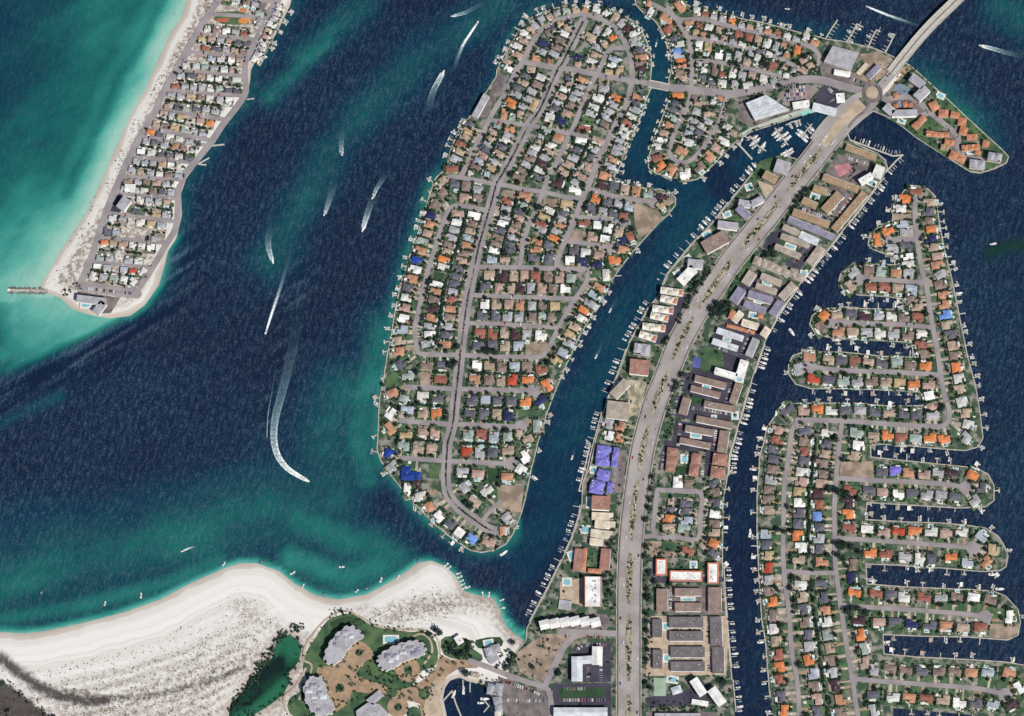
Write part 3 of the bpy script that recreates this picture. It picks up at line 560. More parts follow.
# ---- the resort ground on the spit
for nm, mt, s, z in [('lawn','turf',"300,720 290,706 296,696 302,690 309,686 303,668 308,650 318,634 328,620 345,614 356,615 372,626 395,630 412,632 425,632 436,642 438,660 432,668 420,672 410,690 395,700 380,720", 1.5),
    ('lawn','dkturf',"330,622 350,616 357,621 345,625 334,628", 1.56), ('lawn','turf',"441,640 452,636 470,640 472,648 482,655 480,662 460,660 444,655", 1.5), ('lawn','dkturf',"476,640 500,637 502,646 487,648 478,648", 1.55),
    ('courtyard','paver',"318,667 333,665 348,652 355,644 365,644 373,652 372,660 360,668 358,676 380,684 398,690 420,682 436,668 440,655 452,660 470,660 478,668 462,668 450,674 440,684 436,700 436,720 418,720 420,704 400,700 372,694 352,692 350,700 336,712 330,700 324,684 318,676", 1.6),
    ('parking','paver2',"424,720 428,690 440,676 446,680 440,700 444,720", 1.66)]:
    b = MB(); b.sheet(closed([P(x, y, 1.3) for x, y in XY(s)], 2), z); tag(b.build(nm, M[mt]), kind='structure')
for (x, y, r, mt, nm, z) in [(359,652.5,13.5,'paver','courtyard',1.64),(408,670,15,'paver','courtyard',1.65),(340,688,16,'paver','courtyard',1.66),(398,707,13,'paver','courtyard',1.63),(359,652.5,4.5,'turf','lawn',1.75),(408,670,5.5,'turf','lawn',1.75),(340,688,5.5,'turf','lawn',1.75),(398,707,5,'turf','lawn',1.75),(372,668,11,'turf','lawn',1.70),(300,706,15,'turf','lawn',1.62),(414,714,9,'turf','lawn',1.7),(392,692,7,'turf','lawn',1.7),(424,694,7,'turf','lawn',1.71)]:
    b = MB(); b.disc(P(x, y), r*1.5*.8, z, 0, 24); tag(b.build(nm, M[mt]), kind='structure')
for s in ["299,700 312,668 304,660 305,648 313,634 328,618 346,611 362,618 376,626 395,629 412,630 425,630 438,640 440,655", "286,712 284,698 296,686 306,668", "412,637 422,634 430,640 432,652 424,664"]:
    b = MB(); b.ribbon(smooth([P(x, y) for x, y in XY(s)], 5), 3, 1.8); tag(b.build('path', M['paver2']), kind='structure')
# ---- pale coping along the sea walls
for nm, l, txt, s in [('B', B_SH, 'central residential island', (0, len(B_SH))), ('F', F_SH, 'eastern finger island', (0, len(F_SH)-9)), ('C', C_SH, 'northern island', (0, len(C_SH))), ('D', D_SH, 'condominium strip', (0, len(D_SH)))]:
    pts = [P(x, y, 1.2) for x, y in l]; b = MB(); n = len(pts)
    for i in range(n):
        a, c = pts[i], pts[(i+1) % n]
        if l[i][1] > 700: continue
        dx, dy = c[0]-a[0], c[1]-a[1]; q = math.hypot(dx, dy) or 1; b.obox(((a[0]+c[0])/2-dy/q*0, (a[1]+c[1])/2), (dx/q, dy/q), q, 1.5, -1, 1.42+.003*(i % 5))
    tag(b.build('seawall', M['concrete']), 'pale concrete seawall around the '+txt, 'seawall')

# ================================================================== HOUSES
# (place words, end the counting starts from, group island, houses as x,y,roof)
ROWS = [
 ("on fingertip lane's west side","north",'F',"915.6,192,r 904.7,199.5,O 900.8,209,w 902,224.6,l 906,233,g 908,257,W 908,264.5,w 909,274,g"),
 ("on first finger","west",'F',"877,240,O 887.5,231,O 892,249,g 906,247,d"),
 ("on upper eastern seawall","north",'F',"929,203,t 928,212,d 927,221.5,b 931,229.5,O 930.5,239.5,n 934,247.5,t 937,256.7,p 937,265.5,o 940,275,g 940,285,b 943.5,295.5,o 944,305,o 944.6,315,L 947,325.5,t 950,335,d 953,346,t 955,356,b 956,367.5,O 959,379,w 958.6,390,t 961,402.5,w 966,413.5,t 968,425,w 965,438,g"),
 ("on second finger's north side","west",'F',"853,273,g 869,271.5,b 881,272,m 896,273.5,o 908.5,273,g"),
 ("on second finger's south side","west",'F',"850,286.5,t 871,287.5,r 884.5,288,r 898,289,t 911,290,l"),
 ("beside third finger's neck","north",'F',"912,300,b 917,307.5,t 917.7,318,r"),
 ("on third finger's north side","west",'F',"823.8,316,O 837,315.5,t 851,315,d 865,316.6,k 879,317,g 891.5,317,w 904,318,b"),
 ("on third finger's south side","west",'F',"821,328,b 838.5,331.5,o 852.8,332,t 866.5,333,g 880,333,w 893.5,334,g 908,336,b 921.5,335,w"),
 ("beside fourth finger's neck","north",'F',"921,345,r 923.5,354.5,b"),
 ("on fourth finger's north side","west",'F',"809.5,357.5,o 828.5,360.4,t 841.5,361.5,d 855,362,r 868.4,362,t 882,364,d 896.5,363.5,m 910.6,366,b 925.5,366,O"),
 ("on fourth finger's south side","west",'F',"799,369.5,g 813.6,379,R 829,380.5,d 843.4,381,m 857.4,382,g 871.5,381.5,b 886,382.5,t 899.6,383.5,y 913.7,384.6,O 928.6,385,p 929,396,W"),
 ("along the top canal street","west",'F',"788,410.5,d 804,411,p 817.5,410,O 831.5,411,w 845.5,411,d 860,411,g 875,412.5,d 889,414,t 904,414,d 916.5,415,d 932.5,416,g 932.5,406.5,p"),
 ("under the top canal street","west",'F',"805,431,d 825,434.5,w 856.4,432.5,m 873.6,437,t 887.7,435.5,O 901,438.5,r 915.6,438.5,m 929.7,437.7,O 944,439,O"),
 ("by the fifth finger's neck","north",'F',"858,446,W 853,456,t 850,490.5,r"),
 ("along the west canal seawall","north",'F',"777.5,430.5,p 777,440.5,r 773.8,450,d 773.5,459.5,d 773,470,b 771,480.5,g 769.5,490.5,b 768.5,500,b 769.5,510.5,t 765.8,534.6,l 767,545.5,d 768.5,556,y 768.5,568,R 768,580.5,g 769,591.5,b 772,602,O 774,615.7,b 774,629.5,w 776.3,641.5,t 778,655,r 779.5,667.5,O 779.5,680,r 781,697,d 784,711,O"),
 ("on canal street's east side","north",'F',"805,442.5,b 804.5,451.8,r 804,461,d 801.6,472.5,w 801,482,p 799.5,492,y 799.5,503,W 798.5,513.5,d 798.5,524.2,d 797.7,536,O 800,548,W 798.5,559.8,t 800.5,585.4,w 802,597.5,t 802.4,610,d 804.5,622.5,b 808,635,d 808.7,647,g 808.5,660,O 812.6,674,l 813.5,687,b 816.5,699.5,p 817,712,d"),
 ("on middle street's west side","north",'F',"827,434,w 826,444.7,d 825,454.2,t 821.5,464,b 822.7,474.5,b 821,484,p 818,494,k 819.6,505,r 817,516.6,L 819.6,528,d 818.8,538.5,g 819,549.5,d 822,562,o 820.4,584.5,d 823,598,d 825,611,o 826.5,622,w 827.4,635,m 829.8,648.3,t 829.5,661,b 832,673,g 835,686,k 840.5,700,o 840,712.5,b"),
 ("on middle street's east side","north",'F',"847.8,503,k 847.8,514.5,O 848.6,528.5,r 851.7,578.4,n 854.5,593,O 858.7,620.5,k 860,635,O 864,649,m 864,663,t"),
 ("on fifth finger's north side","west",'F',"882,472.5,d 895.5,471.5,V 908.6,473,o 924,475,p 938,473.5,g 952,474.5,k 972.5,475.5,O 981,488,d"),
 ("on fifth finger's south side","west",'F',"869,491.7,d 882.5,492.5,p 898.4,494,W 912.5,494,d 926.6,494.8,g 941,496,g 954.7,497,d 974,500.5,g"),
 ("on sixth finger's north side","west",'F',"867,529.5,W 883.8,532.5,p 898.6,531.5,R 914.8,531.5,O 931,532,w 946,534.6,p 961.8,532.5,w 981.5,537,l 993,550,y 985.5,562,o"),
 ("on sixth finger's south side","west",'F',"853,565,b 870.5,552.8,O 886,554,r 904.7,557,g 920,559,w 931.5,559.6,d 950.8,557.5,O 967.5,562.5,l"),
 ("on seventh finger's north side","west",'F',"876,594,r 891,595.6,d 904,597.5,w 924,597,r 941,598.5,g 957,597,b 973.5,597.5,W 990.6,599.5,b 1009,617,W"),
 ("on seventh finger's south side","west",'F',"879,622.5,p 895,622.8,d 911.7,624,n 929.7,625.5,d 946,626,o 963,628,t 980.5,628,r"),
 ("on eighth finger's north side","west",'F',"874,670,g 889.8,668.5,b 905.5,670.5,b 922,671,d 939,671.5,b 954.7,672,b 971,673,o 987.6,673,l 1009,674,o 1019,688,W"),
 ("on eighth finger's south side","west",'F',"873,695.5,d 893,697.5,w 909,698.3,o 925.7,699,r 943,700,t 959.4,702.5,W 975.8,703.5,d 993,704,l 1011.5,705.5,k 873,711,g"),
 # strip
 ("beside the strip's loop street","north",'D',"678,482.5,W 689,484,b 671,503,p 670,510,d 668.5,519,O 669,528.3,t 686.5,503.6,d 685.7,511.4,d 686.5,520.8,l 684,529,m 688,551,r"),
 ("on the strip's east seawall","north",'D',"715,483.5,d 714.5,493,b 714.5,503.6,d 714.5,514.5,W 714.5,524,b 714,532.8,t 713.5,543.5,O 713,554,d"),
 ("on the strip's west seawall","north",'D',"608.5,424,g 620,426.5,o 609.5,436,W 619,438,o"),
 # central island, from the south
 ("on the southern tip's bayfront","west",'B',"389.6,454,N 393,467,g 411,474,N 417,484.5,k 407.5,489,W 421,497,w 429.7,507,o 439,517,W 451,523.5,d 459.5,533,W 471.5,539.5,L 489,542,p 502.5,531.5,o 507,518.5,g"),
 ("inside the southern boulevard bend","north",'B',"462.6,472,g 478,474,p 464.5,488,g 487,491,w 474.5,502,t 507,477,o 521,470,w"),
 ("on southern cross street's north side","west",'B',"403.5,447,m 418.5,449.6,t 432,449.6,p 466.8,452.5,R 480,453,g 492.6,453,d 508,450.5,t 524,457.5,W"),
 ("on second cross street's south side","west",'B',"389.6,429,o 406,435.6,y 423,431,t 435,434,p 468.4,435,m 481.6,435,r 494,437,l 507.5,437,m 519,433.7,t 527.5,439,t"),
 ("on second cross street's north side","west",'B',"390.5,413.6,W 407,410.5,l 423,413.6,t 436.5,413.6,O 470,414,d 484,415,d 497,415,t 508.5,415.7,n 536.5,426.5,m"),
 ("on third cross street's south side","west",'B',"392.7,393.5,o 403.6,400,m 423,396.5,w 438,399,d 472,401,d 485.6,400,l 498,401,d 511.5,401.6,d 525.5,402,O 540.5,400.5,n"),
 ("on third cross street's north side","west",'B',"408,376.6,m 440.5,380,r 474.7,380,o 488.8,380,b 501,381,t 512.3,380,R 528,380,O 546.5,386,O"),
 ("on fourth cross street's south side","west",'B',"427,365.7,b 443.5,366,d 477,366,W 489.5,366.8,t 502,367.4,b 514.6,367.6,l 527,367.6,b 541.5,369.5,r 556,361,y"),
 ("on fourth cross street's north side","west",'B',"478,346.5,d 492.7,345.7,d 505,346.5,t 518.5,346.5,l"),
 ("on fifth cross street's south side","west",'B',"480,334,r 492.7,334.7,r 505,333,t 516,334.7,k 526.5,335.5,g 541,335.5,W"),
 ("on fifth cross street's north side","west",'B',"482.5,316,d 496,316,d 507.5,316.8,g 519,316.8,g 532.6,317.5,b 542.5,315.5,m 551.5,318,b"),
 ("on sixth cross street's south side","west",'B',"485,304.5,W 496.6,305,t 509,305,p 520,306,o 532,306.6,g 542.7,306.6,b 555,306.6,y"),
 ("on sixth cross street's north side","west",'B',"485.6,287.5,d 499.7,288.6,p 511.4,288.6,t 521,288.6,k 531,288.6,g 542,288.6,p 553,288.6,b 565.5,289,W"),
 ("below the seventh cross street","west",'B',"489.5,275.5,t 502.8,276.7,k 514,276.7,t 524.5,276.7,p 535.5,277.3,r 548.5,277.3,b 559.5,278,p 571,279,m"),
 ("on the southeast canal front","north",'B',"606,275.5,w 599,288,o 593.6,295.6,l 590,303.5,g 583.5,310.5,O 580.5,318.5,w 574.5,327,t 570,335,y 568.5,343.5,g 562.5,353,l"),
 ("on the lower west bayfront","north",'B',"431,216,n 430,225,o 427.5,234,p 422.5,242,m 420.4,251,o 417,261,N 415.5,270,W 412,279.3,o 408.5,288.5,d 406.5,298,w 404.5,308,p 404,319,W 402.5,330,l 400,341,t 398.5,352,o 401,364,d"),
 ("in the lower west inner column","north",'B',"458,214,p 456.6,223,W 454,230.5,g 451,238,g 449,245.5,b 447,252,t 444,260,O 443.4,267.5,w 435.6,284.3,W 435.6,291.8,o 434,300,b 432.6,309.5,k 431.8,318.3,o 429.5,326.6,g 430,334.5,W 427,344,g"),
 ("in the lower boulevard west column","north",'B',"474,216.4,W 472,224,b 470.7,231.5,t 469,238.5,l 467.6,246,o 463.7,254,b 461.4,261,p 458,268.8,d 457.4,277,d 455,284.5,d 453,292,g 452,300,r 450.6,309.5,o 450,318,b 447,326.6,g 447,335.2,d 445,345,o"),
 ("on the upper west bayfront","north",'B',"470,125,d 468,132,y 465,138,t 461,145,r 460,152.5,t 456,160,g 452,170,r 442,182,t 455,184.5,d 466,187,b 477.5,190,g 442.5,193.5,b 464.6,198.5,p 478,198.5,b 436,205.5,b"),
 ("in the upper west column","north",'B',"496.7,126.6,m 493.5,133.2,t 491,139,t 488.6,144.8,g 485.7,150,d 482.6,156,p 479.5,162,l 475.5,167.5,b 471,173.5,w"),
 ("in the upper boulevard west column","north",'B',"512,118,m 510,130,o 509,136,g 504.5,141,w 500.6,147,d 499,154.5,t 493,162,g 490.5,168,y 487,174.5,l"),
 ("on the northwest bayfront","north",'B',"596.5,10.5,w 585.4,10.5,o 576,10.5,t 566.6,11,m 557,14,g 550,17.5,t 542,20.5,g 534,25,g 531,30,t 526,35,w 523,41,p 517.5,47,w 517,55,p 507.5,62,t 508.5,69,W"),
 ("in the northwest column","north",'B',"552.6,29,d 549.5,35,b 543,44,n 541.6,52,g 537,59,o 531,70,t 526,77,d 523,83,t 519,89,d 516,95,g 510.4,103.5,O 504.5,114,o"),
 ("in the north boulevard column","north",'B',"560.4,24,y 571,21.5,g 568,28.5,t 563.6,34,w 560.4,41,b 557,48,b 554,54.5,g 550,60.5,r 541,78,w 538,85.5,b 532,92,g 527.6,99,g 534,105,y 524,107.5,g 520.5,114.5,p"),
 ("inside the northern loop","west",'B',"590,38,t 597.5,31,g 607,33.6,w 612.4,38,O 605.4,45,t 597.5,48,g 596,56,t 592,62,w 578,64,p 577,57.5,n 590,68,p 614,59,l 612,65.5,w 619.5,71,y 609,72.5,y"),
 ("on the northeast canal front","north",'B',"605.4,14,w 614.8,19,t 622,23.5,g 628,29,k 634,34,w 634,40,g 636,45.5,g 639.5,51,d 641,58,o 641,64,b 641.4,69,k 642.5,75,g 640,91.5,d 638,97.5,o 636,103.5,d 634.5,110,g 631,117,w 628,123.5,r 625.5,129.7,w 623,135.5,w 621,141.5,g 618.5,147.5,g 616.5,153.5,g 612.8,160,o 609.5,166.5,g 605,176.5,o 602.6,185.5,k"),
 ("in the middle boulevard east column","north",'B',"568,78,d 569,84,p 565,90,w 561,97,p 558,103,g 555.5,109,d 549.8,118,w 546,130,m 541,137,g 538,142,t 535,147.5,w 532,153,g 530,159,b 526.5,165,g 523,171.5,b 518.6,178,b"),
 ("in the middle inner west column","north",'B',"583,81,o 580.5,87.5,g 577.5,93.5,g 574.5,99.5,g 571,106,b 566,114,p 562,121.5,n 558.5,138,o 551,146,w 549,152,t 545.5,158.5,g 543,165,k 540,171,w 537,177.5,d"),
 ("in the middle inner east column","north",'B',"604,89.5,g 598,98,w 593.5,107.5,w 591,114,g 584,130,r 581,141,W 575.5,150,d 573,158,g 568,165,p 563,172,t 558,183,k"),
 ("in the middle loop column","north",'B',"616,98.6,O 613,105,g 609,112,g 607,118,g 604.5,124.5,b 598,141,t 595,150,g 591,157.5,d 587.7,167,p 580,177,p 576,184,g"),
 ("in the central east blocks","north",'B',"507,202,r 525,197,o 506,209,g 524,206,m 575,191.5,W 567,205,y 549,211,w 544,217.5,y 541,224,r 541,230,g 563,214,d 562,220,g 560,226,o 557,232,g 553.6,238.5,O 537,242.5,o 549.5,246,d 534,258,d 549,259.5,d 506,217,g 503,224,W 500,231,d 498,238,b 496,244.5,b 494.5,251,W 492,259.5,l 520,212,d 518.5,218.5,p 516.5,225,b 514.5,231.5,p 513,238,g 511,245,d 510,251.5,d 505,260,t 536,250,o"),
 ("on the peninsula","west",'B',"614,187.5,d 625,190.5,t 636,192,o 648,194.5,m 662,197,k 660.5,206,y 596,199,O 607.6,202,d 618.6,204.5,g 629,207,l 590.4,209.5,d 603,212,g 613.5,214,d 624,216.5,r 584,223,r 597.5,225.5,W 608,229,W 619,232,t 630,236.5,r 592.7,237,p 605,239.5,W 622.5,241,n 574,250,d 585.7,253.5,w 599,256,p 624,250.5,o 614.6,260,O 570,261,W 582.6,262.5,n 596.7,266,n"),
 # northern island
 ("on the northern island's bayfront","west",'C',"648,4,o 680,7,o 697,12,w 705.7,14.5,r 714,17,g 723,20,g 732,22,O 741.7,26,g 750,27.5,p 759,29.5,g 768,31.5,o 777.6,34,r 787,37.5,w 796,40,g 806,38,w 815,43,o 651,12,w 666.6,19,o 669,29.5,r"),
 ("on the northern island's rim","north",'C',"676,38,d 679,45,w 678.5,51,L 679,56,l 681,61.5,O 681,67,o 681,72.5,b 681,78,t 680,82.5,d 678,96,O 677.5,104,d 674.5,111,d 673,118.5,m 669,126,o 664,134,p 662,141,W 659,147,w 657,158.5,r 660,167,O 671,170.5,o 685,173.5,W 699,167.5,b 709,157,o 717,149,p 723,141.5,w 728,135,g 727.5,127.5,w 734.5,134.5,t"),
 ("inside the northern island","west",'C',"689,24,o 699.5,26,r 709,28,w 719,31,t 729,33,g 739,36,r 749,38,r 758,41,t 767,44,w 776,47,g 784,45,o 696,33,y 703,35.5,o 714,38,g 724,39,p 733,43,g 742,45,w 751,54,g 760,52,d 769,55,w 778,54,l 787,56,o 797,52,O 805,60,p 699,45.5,W 708,48,y 719,55,W 729,60,w 738,57,g 747,62,t 757,60,w 764,64,d 773,67,r 784,68,t 793,71,g 802,70,p 699,64,g 704,69,w 715,71,b 722,76,r 733,74,w 742,77,g 752,76,p 764,79,w 774,82,m 703,79,d 711,84,d 722,84,w 735,85,g 748,86,w 810,66,t 786,76,w"),
 ("in the northern island's south","north",'C',"694.7,99,b 700,104,p 713.5,101,w 720,99,o 698,112.5,g 709,115,t 693,121.5,g 707,121.5,g 691,128,g 702,127,g 689,134,l 699,133.5,d 687,142.5,w 699.5,141,d 681.5,152,o"),
]
# the barrier island, street by street
cols = [k for k in ('a1','a2','a3','a4','a5','a6','a7','a8','a9','a10','a11','a12','a13','a14','a15')]
rr = random.Random(21); west_pts = []
for i, k in enumerate(cols):
    (x0, y0), (x1, y1) = XY(ST[k][1])
    nxt = XY(ST[cols[i+1]][1]) if i+1 < len(cols) else XY("84,281 140,287")
    gap = (nxt[0][1]+nxt[1][1])/2-(y0+y1)/2
    for side, dy in (('south side of', 4.6),) + ((('north side of next', gap-4.4),) if gap > 13 else ()):
        f = dy/gap; hs = []; xa = x0+(nxt[0][0]-x0)*f+8; xb = x1+(nxt[1][0]-x1)*f-6; x = xa
        ya, yb = y0+dy, y1+dy
        while x < xb:
            y = ya+(yb-ya)*(x-xa)/(xb-xa)
            if rr.random() < .9 and not (212 < x < 254 and 6 < y < 26) and not (112 < x < 133 and 196 < y < 211):
                hs.append("%.1f,%.1f,%s" % (x, y, rr.choice('gggggggwwwmldtypbWbd')))
            x += rr.uniform(8.2, 10.5)
        ROWS.append(("on barrier street %d %s" % (i, side), "west", 'A', ' '.join(hs)))
for i, y in enumerate((10, 22, 34, 46, 57)):
    x = float(np.interp(y, [0,62], [284,256])); ROWS.append(("on its bay shore %d" % i, "west", 'A', "%.1f,%.1f,%s %.1f,%.1f,%s" % (x-1, y-3, 'wgt'[i%3], x-3, y+3, 'gwp'[i%3])))
FIX = {(155,133.6):'O', (214,132):'O', (106,251):'O', (137,274):'R', (178,86):'r', (205,47):'r', (179,147):'o', (144,153.5):'W', (220,84):'W', (245,34):'r', (193,62):'w'}

HS = []                       # every house: position, roof, row, number in the row
for ri_, (desc, end, isl, s) in enumerate(ROWS):
    for j, q in enumerate(s.split()):
        x, y, c = q.split(','); HS.append(dict(px=float(x), py=float(y), c=c, row=ri_, j=j, isl=isl))
for (x, y), c in FIX.items():
    h = min((h for h in HS if h['isl'] == 'A'), key=lambda h: (h['px']-x)**2+(h['py']-y)**2); h['c'] = c
HP = np.array([P(h['px'], h['py'], 1.2) for h in HS])
HPa = HP
rr = random.Random(5)
for i, h in enumerate(HS):
    x, y = HP[i]; h['p'] = (x, y); d, qx, qy, sw = nearest_street(x, y)
    fx, fy = (qx-x)/d, (qy-y)/d; h['front'] = (fx, fy); h['fd'] = min(d-sw/2, 24)
    tx, ty = -fy, fx; h['t'] = (tx, ty)
    rel = HPa-(x, y); la = rel@(tx, ty); fo = rel@(fx, fy); own = np.abs(la) > 1
    side = own & (np.abs(fo) < 11); lat = np.abs(la[side]).min() if side.any() else 22
    bk = (fo < -6) & (np.abs(la) < 8); h['back'] = -fo[bk].max() if bk.any() else 40
    h['lat'] = min(lat, 26)
    L = min(max(h['lat']*(.82 if h['isl'] in 'FD' else .75), 8.5), 18)
    W_ = min(max(200/L, 11.5), 16); W_ = min(W_, max(2*(h['fd']-1.5), 8), h['back']*.84+1)
    if h['isl'] == 'A': L = min(L, 12.5); W_ = min(W_, 10.5)
    if h['isl'] == 'F': W_ = min(W_*1.05, 17.5)
    if (h['px'], h['py']) == (411, 474): L, W_ = 30, 19
    h['L'], h['W'] = L*rr.uniform(.93, 1.04), W_*rr.uniform(.93, 1.05); h['seed'] = rr.random()

def hip(b, cx, cy, lx, ly, z, pitch, m=0, flat=False):
    o = .55; x0, x1, y0, y1 = cx-lx/2-o, cx+lx/2+o, cy-ly/2-o, cy+ly/2+o; h = min(x1-x0, y1-y0)/2*pitch
    if flat:
        b.box(x0+.4, x1-.4, y0+.4, y1-.4, z-.05, z+.55, m); return
    if lx >= ly: k = (y1-y0)/2; a, c = (x0+k, cy, z+h), (x1-k, cy, z+h)
    else: k = (x1-x0)/2; a, c = (cx, y0+k, z+h), (cx, y1-k, z+h)
    v = [(x0,y0,z),(x1,y0,z),(x1,y1,z),(x0,y1,z), a, c]
    b.add(v, [(0,1,5,4),(1,2,5),(2,3,4,5),(3,0,4)] if lx >= ly else [(0,1,4),(1,2,5,4),(2,3,5),(3,0,4,5)], m)
    b.box(x0, x1, y0, y1, z-.28, z-.02, m)
def house_parts(L, W, seed, flat):
    """walls and roof of one house; x along the street, -y towards it"""
    r = random.Random(seed*1e6); wl, rf, tr = MB(), MB(), MB(); eh = r.choice((2.9, 3.1, 3.3)); pitch = r.uniform(.26, .38); k = r.random()
    def blk(cx, cy, lx, ly, e, p):
        wl.box(cx-lx/2, cx+lx/2, cy-ly/2, cy+ly/2, 1.0, 1.2+e); hip(rf, cx, cy, lx, ly, 1.2+e+.3, p, 0, flat)
    s = r.choice((-1, 1))
    if k < .40:      # main block with a garage wing to the street
        m = W*r.uniform(.60, .70); blk(0, W/2-m/2, L, m, eh, pitch)
        g = L*r.uniform(.42, .52); blk(s*(L/2-g/2-.03), -W/2+(W-m*.6)/2+.02, g, W-m*.6, eh-.14, pitch*.93)
    elif k < .70:    # wing to the back
        m = W*r.uniform(.62, .72); blk(0, -W/2+m/2, L, m, eh, pitch)
        g = L*r.uniform(.40, .5); blk(s*(L/2-g/2-.03), W/2-(W-m*.6)/2-.02, g, W-m*.6, eh-.14, pitch*.93)
    elif k < .86:    # two wings
        m = W*.6; blk(0, 0, L, m, eh, pitch); g = L*.36
        blk(s*(L/2-g/2-.04), -W/4, g, W*.5, eh-.14, pitch*.93); blk(-s*(L/2-g/2-.05), W/4, g, W*.49, eh-.17, pitch*.9)
    else: blk(0, 0, L*.97, W*.86, eh, pitch)
    if r.random() < .55:   # screened porch or pale terrace roof at the back
        a = L*r.uniform(.3, .5); tr.box(-s*L*.22-a/2, -s*L*.22+a/2, W/2-.4, W/2+r.uniform(1.8, 3.4), 3.5, 3.62, 0, True)
        for q in (-1, 1): tr.box(-s*L*.22+q*a*.47-.1, -s*L*.22+q*a*.47+.1, W/2+1.5, W/2+1.7, 1.0, 3.5, 0)
    ch = MB()
    if r.random() < .3: ch.box(s*L*.2-.5, s*L*.2+.5, -.5, .5, 4.6, 5.0+pitch*W*.30, 0)
    return wl, rf, tr, ch
order = sorted(range(len(HS)), key=lambda i: -HS[i]['py'])
order = [i for i in order if 0 < HS[i]['px'] < 1023 and HS[i]['py'] < 716]
INDIV = set(order[:296])
NAMEISL = {'F': 'houses on the eastern finger island', 'D': 'houses on the condominium strip', 'B': 'houses on the central island', 'C': 'houses on the northern island', 'A': 'houses on the barrier island'}
FORM = {}
sv, sr, strm = MB(), MB(), MB(); keys = list(ROOF); ROOFM = [M['roof_'+k] for k in keys]
ROWN = {}
for h in HS: ROWN[h['row']] = ROWN.get(h['row'], 0)+1
for i, h in enumerate(HS):
    x, y = h['p']; fx, fy = h['front']; rz = math.atan2(fx, -fy)      # local -y looks to the street
    flat = h['c'] in 'W' and h['seed'] < .6 or h['c'] == 'l' and h['seed'] < .4
    wl, rf, tr, ch = house_parts(h['L'], h['W'], h['seed'], flat)
    desc, end = ROWS[h['row']][:2]; h['ref'] = "%s-roofed house %s from %s %s" % (ROOF[h['c']][1].replace(' ', '-'), nth(h['j']+1), end, desc)
    h['rz'] = rz
    if i in INDIV:
        r = empty('house', (x, y, 0), rz); tag(r, h['ref'], 'house', NAMEISL[h['isl']])
        wl.build('wall', M['wall' if h['seed'] < .6 else 'wall2'], r); rf.build('roof', M['roof_'+h['c']], r)
        if tr.v: tr.build('porch_roof', M['b_ice' if h['seed'] < .3 else 'b_white'], r)
        if ch.v: ch.build('chimney', M['wall'], r)
    else:
        c, s = math.cos(rz), math.sin(rz); T = lambda v: (x+v[0]*c-v[1]*s, y+v[0]*s+v[1]*c, v[2])
        sv.merge(wl, T, 0); sv.merge(rf, T, keys.index(h['c'])+1); sv.merge(tr, T, len(keys)+1); sv.merge(ch, T, 0)
tag(sv.build('houses', [M['wall']]+ROOFM+[M['b_white']]), 'farther detached houses with tan, grey, white and orange roofs', kind='stuff')

# ---- gardens, drives, pools
lots, drv = MB(), MB(); rr = random.Random(11); POOLS = []
for i, h in enumerate(HS):
    x, y = h['p']; fx, fy = h['front']; tx, ty = h['t']; hw = h['lat']/2+.15
    def q(a, f): return (x+tx*a+fx*f, y+ty*a+fy*f)
    bk = h['W']/2+min(h['back']*.30, 6.5); fd = h['fd']+.6
    if h['isl'] == 'A' : k = rr.choice((2,3,3,5,5,4))
    else: k = rr.choice((0,0,0,1,1,1,1,2,2,3,4,5))
    lots.sheet([q(-hw, -bk), q(hw, -bk), q(hw, fd), q(-hw, fd)], 1.26+.012*(i % 11), k)
    s = rr.choice((-1, 1)); o = s*h['L']*.26; wd = rr.uniform(2.0, 3.1)
    drv.sheet([q(o-wd, h['W']*.30), q(o+wd, h['W']*.30), q(o+wd*.8, fd+.4), q(o-wd*.8, fd+.4)], 1.41+.01*(i % 5), 0 if rr.random() < .75 else 1)
    if rr.random() < .2:   # second drive or paved court
        o2 = -o; drv.sheet([q(o2-1.2, h['W']*.35), q(o2+1.2, h['W']*.35), q(o2+1.2, fd+.4), q(o2-1.2, fd+.4)], 1.405+.01*(i % 5), 0)
    for _ in range(rr.choice((1,1,2,3))):   # paths, sheds' slabs, planting beds
        a, f = rr.uniform(-.9, .9)*hw, rr.uniform(-bk, fd*.9); w1, w2 = rr.uniform(.8, 2.4), rr.uniform(.8, 3); c_ = q(a, f)
        drv.obox(c_, (tx, ty), w1*2, w2*1.6, 1.3, 1.40+.01*(i % 6), rr.choice((0, 2, 2)))
    if rr.random() < .6:    # terrace
        a = h['L']*rr.uniform(.25, .45); drv.sheet([q(-a, -h['W']*.4), q(a, -h['W']*.4), q(a, -h['W']/2-3), q(-a, -h['W']/2-3)], 1.43+.01*(i % 4), rr.choice((0, 2)))
    if rr.random() < (.42 if h['isl'] != 'A' else .12): POOLS.append((i, q(rr.uniform(-.25, .25)*h['L'], -h['W']/2-2.9), rr.uniform(5, 7.2), rr.uniform(3.0, 3.8)))
tag(lots.build('lawn', [M['lawn%d'%k] for k in range(6)]), 'patchwork of house lawns and dry yards', kind='stuff')
tag(drv.build('paving', [M['drive'], M['paver'], M['coping']]), kind='structure')
POOLS.sort(key=lambda p: p[0] not in INDIV)
pst = MB()
def pool_mb(a, c):
    k = MB(); k.box(-a/2-1, a/2+1, -c/2-1, c/2+1, 1.3, 1.5); w_ = MB(); w_.sheet([(a/2*math.cos(t*.4488)*(1+.12*math.sin(2*t*.4488)), c/2*math.sin(t*.4488)) for t in range(14)], 1.53); return k, w_
n_ = 0
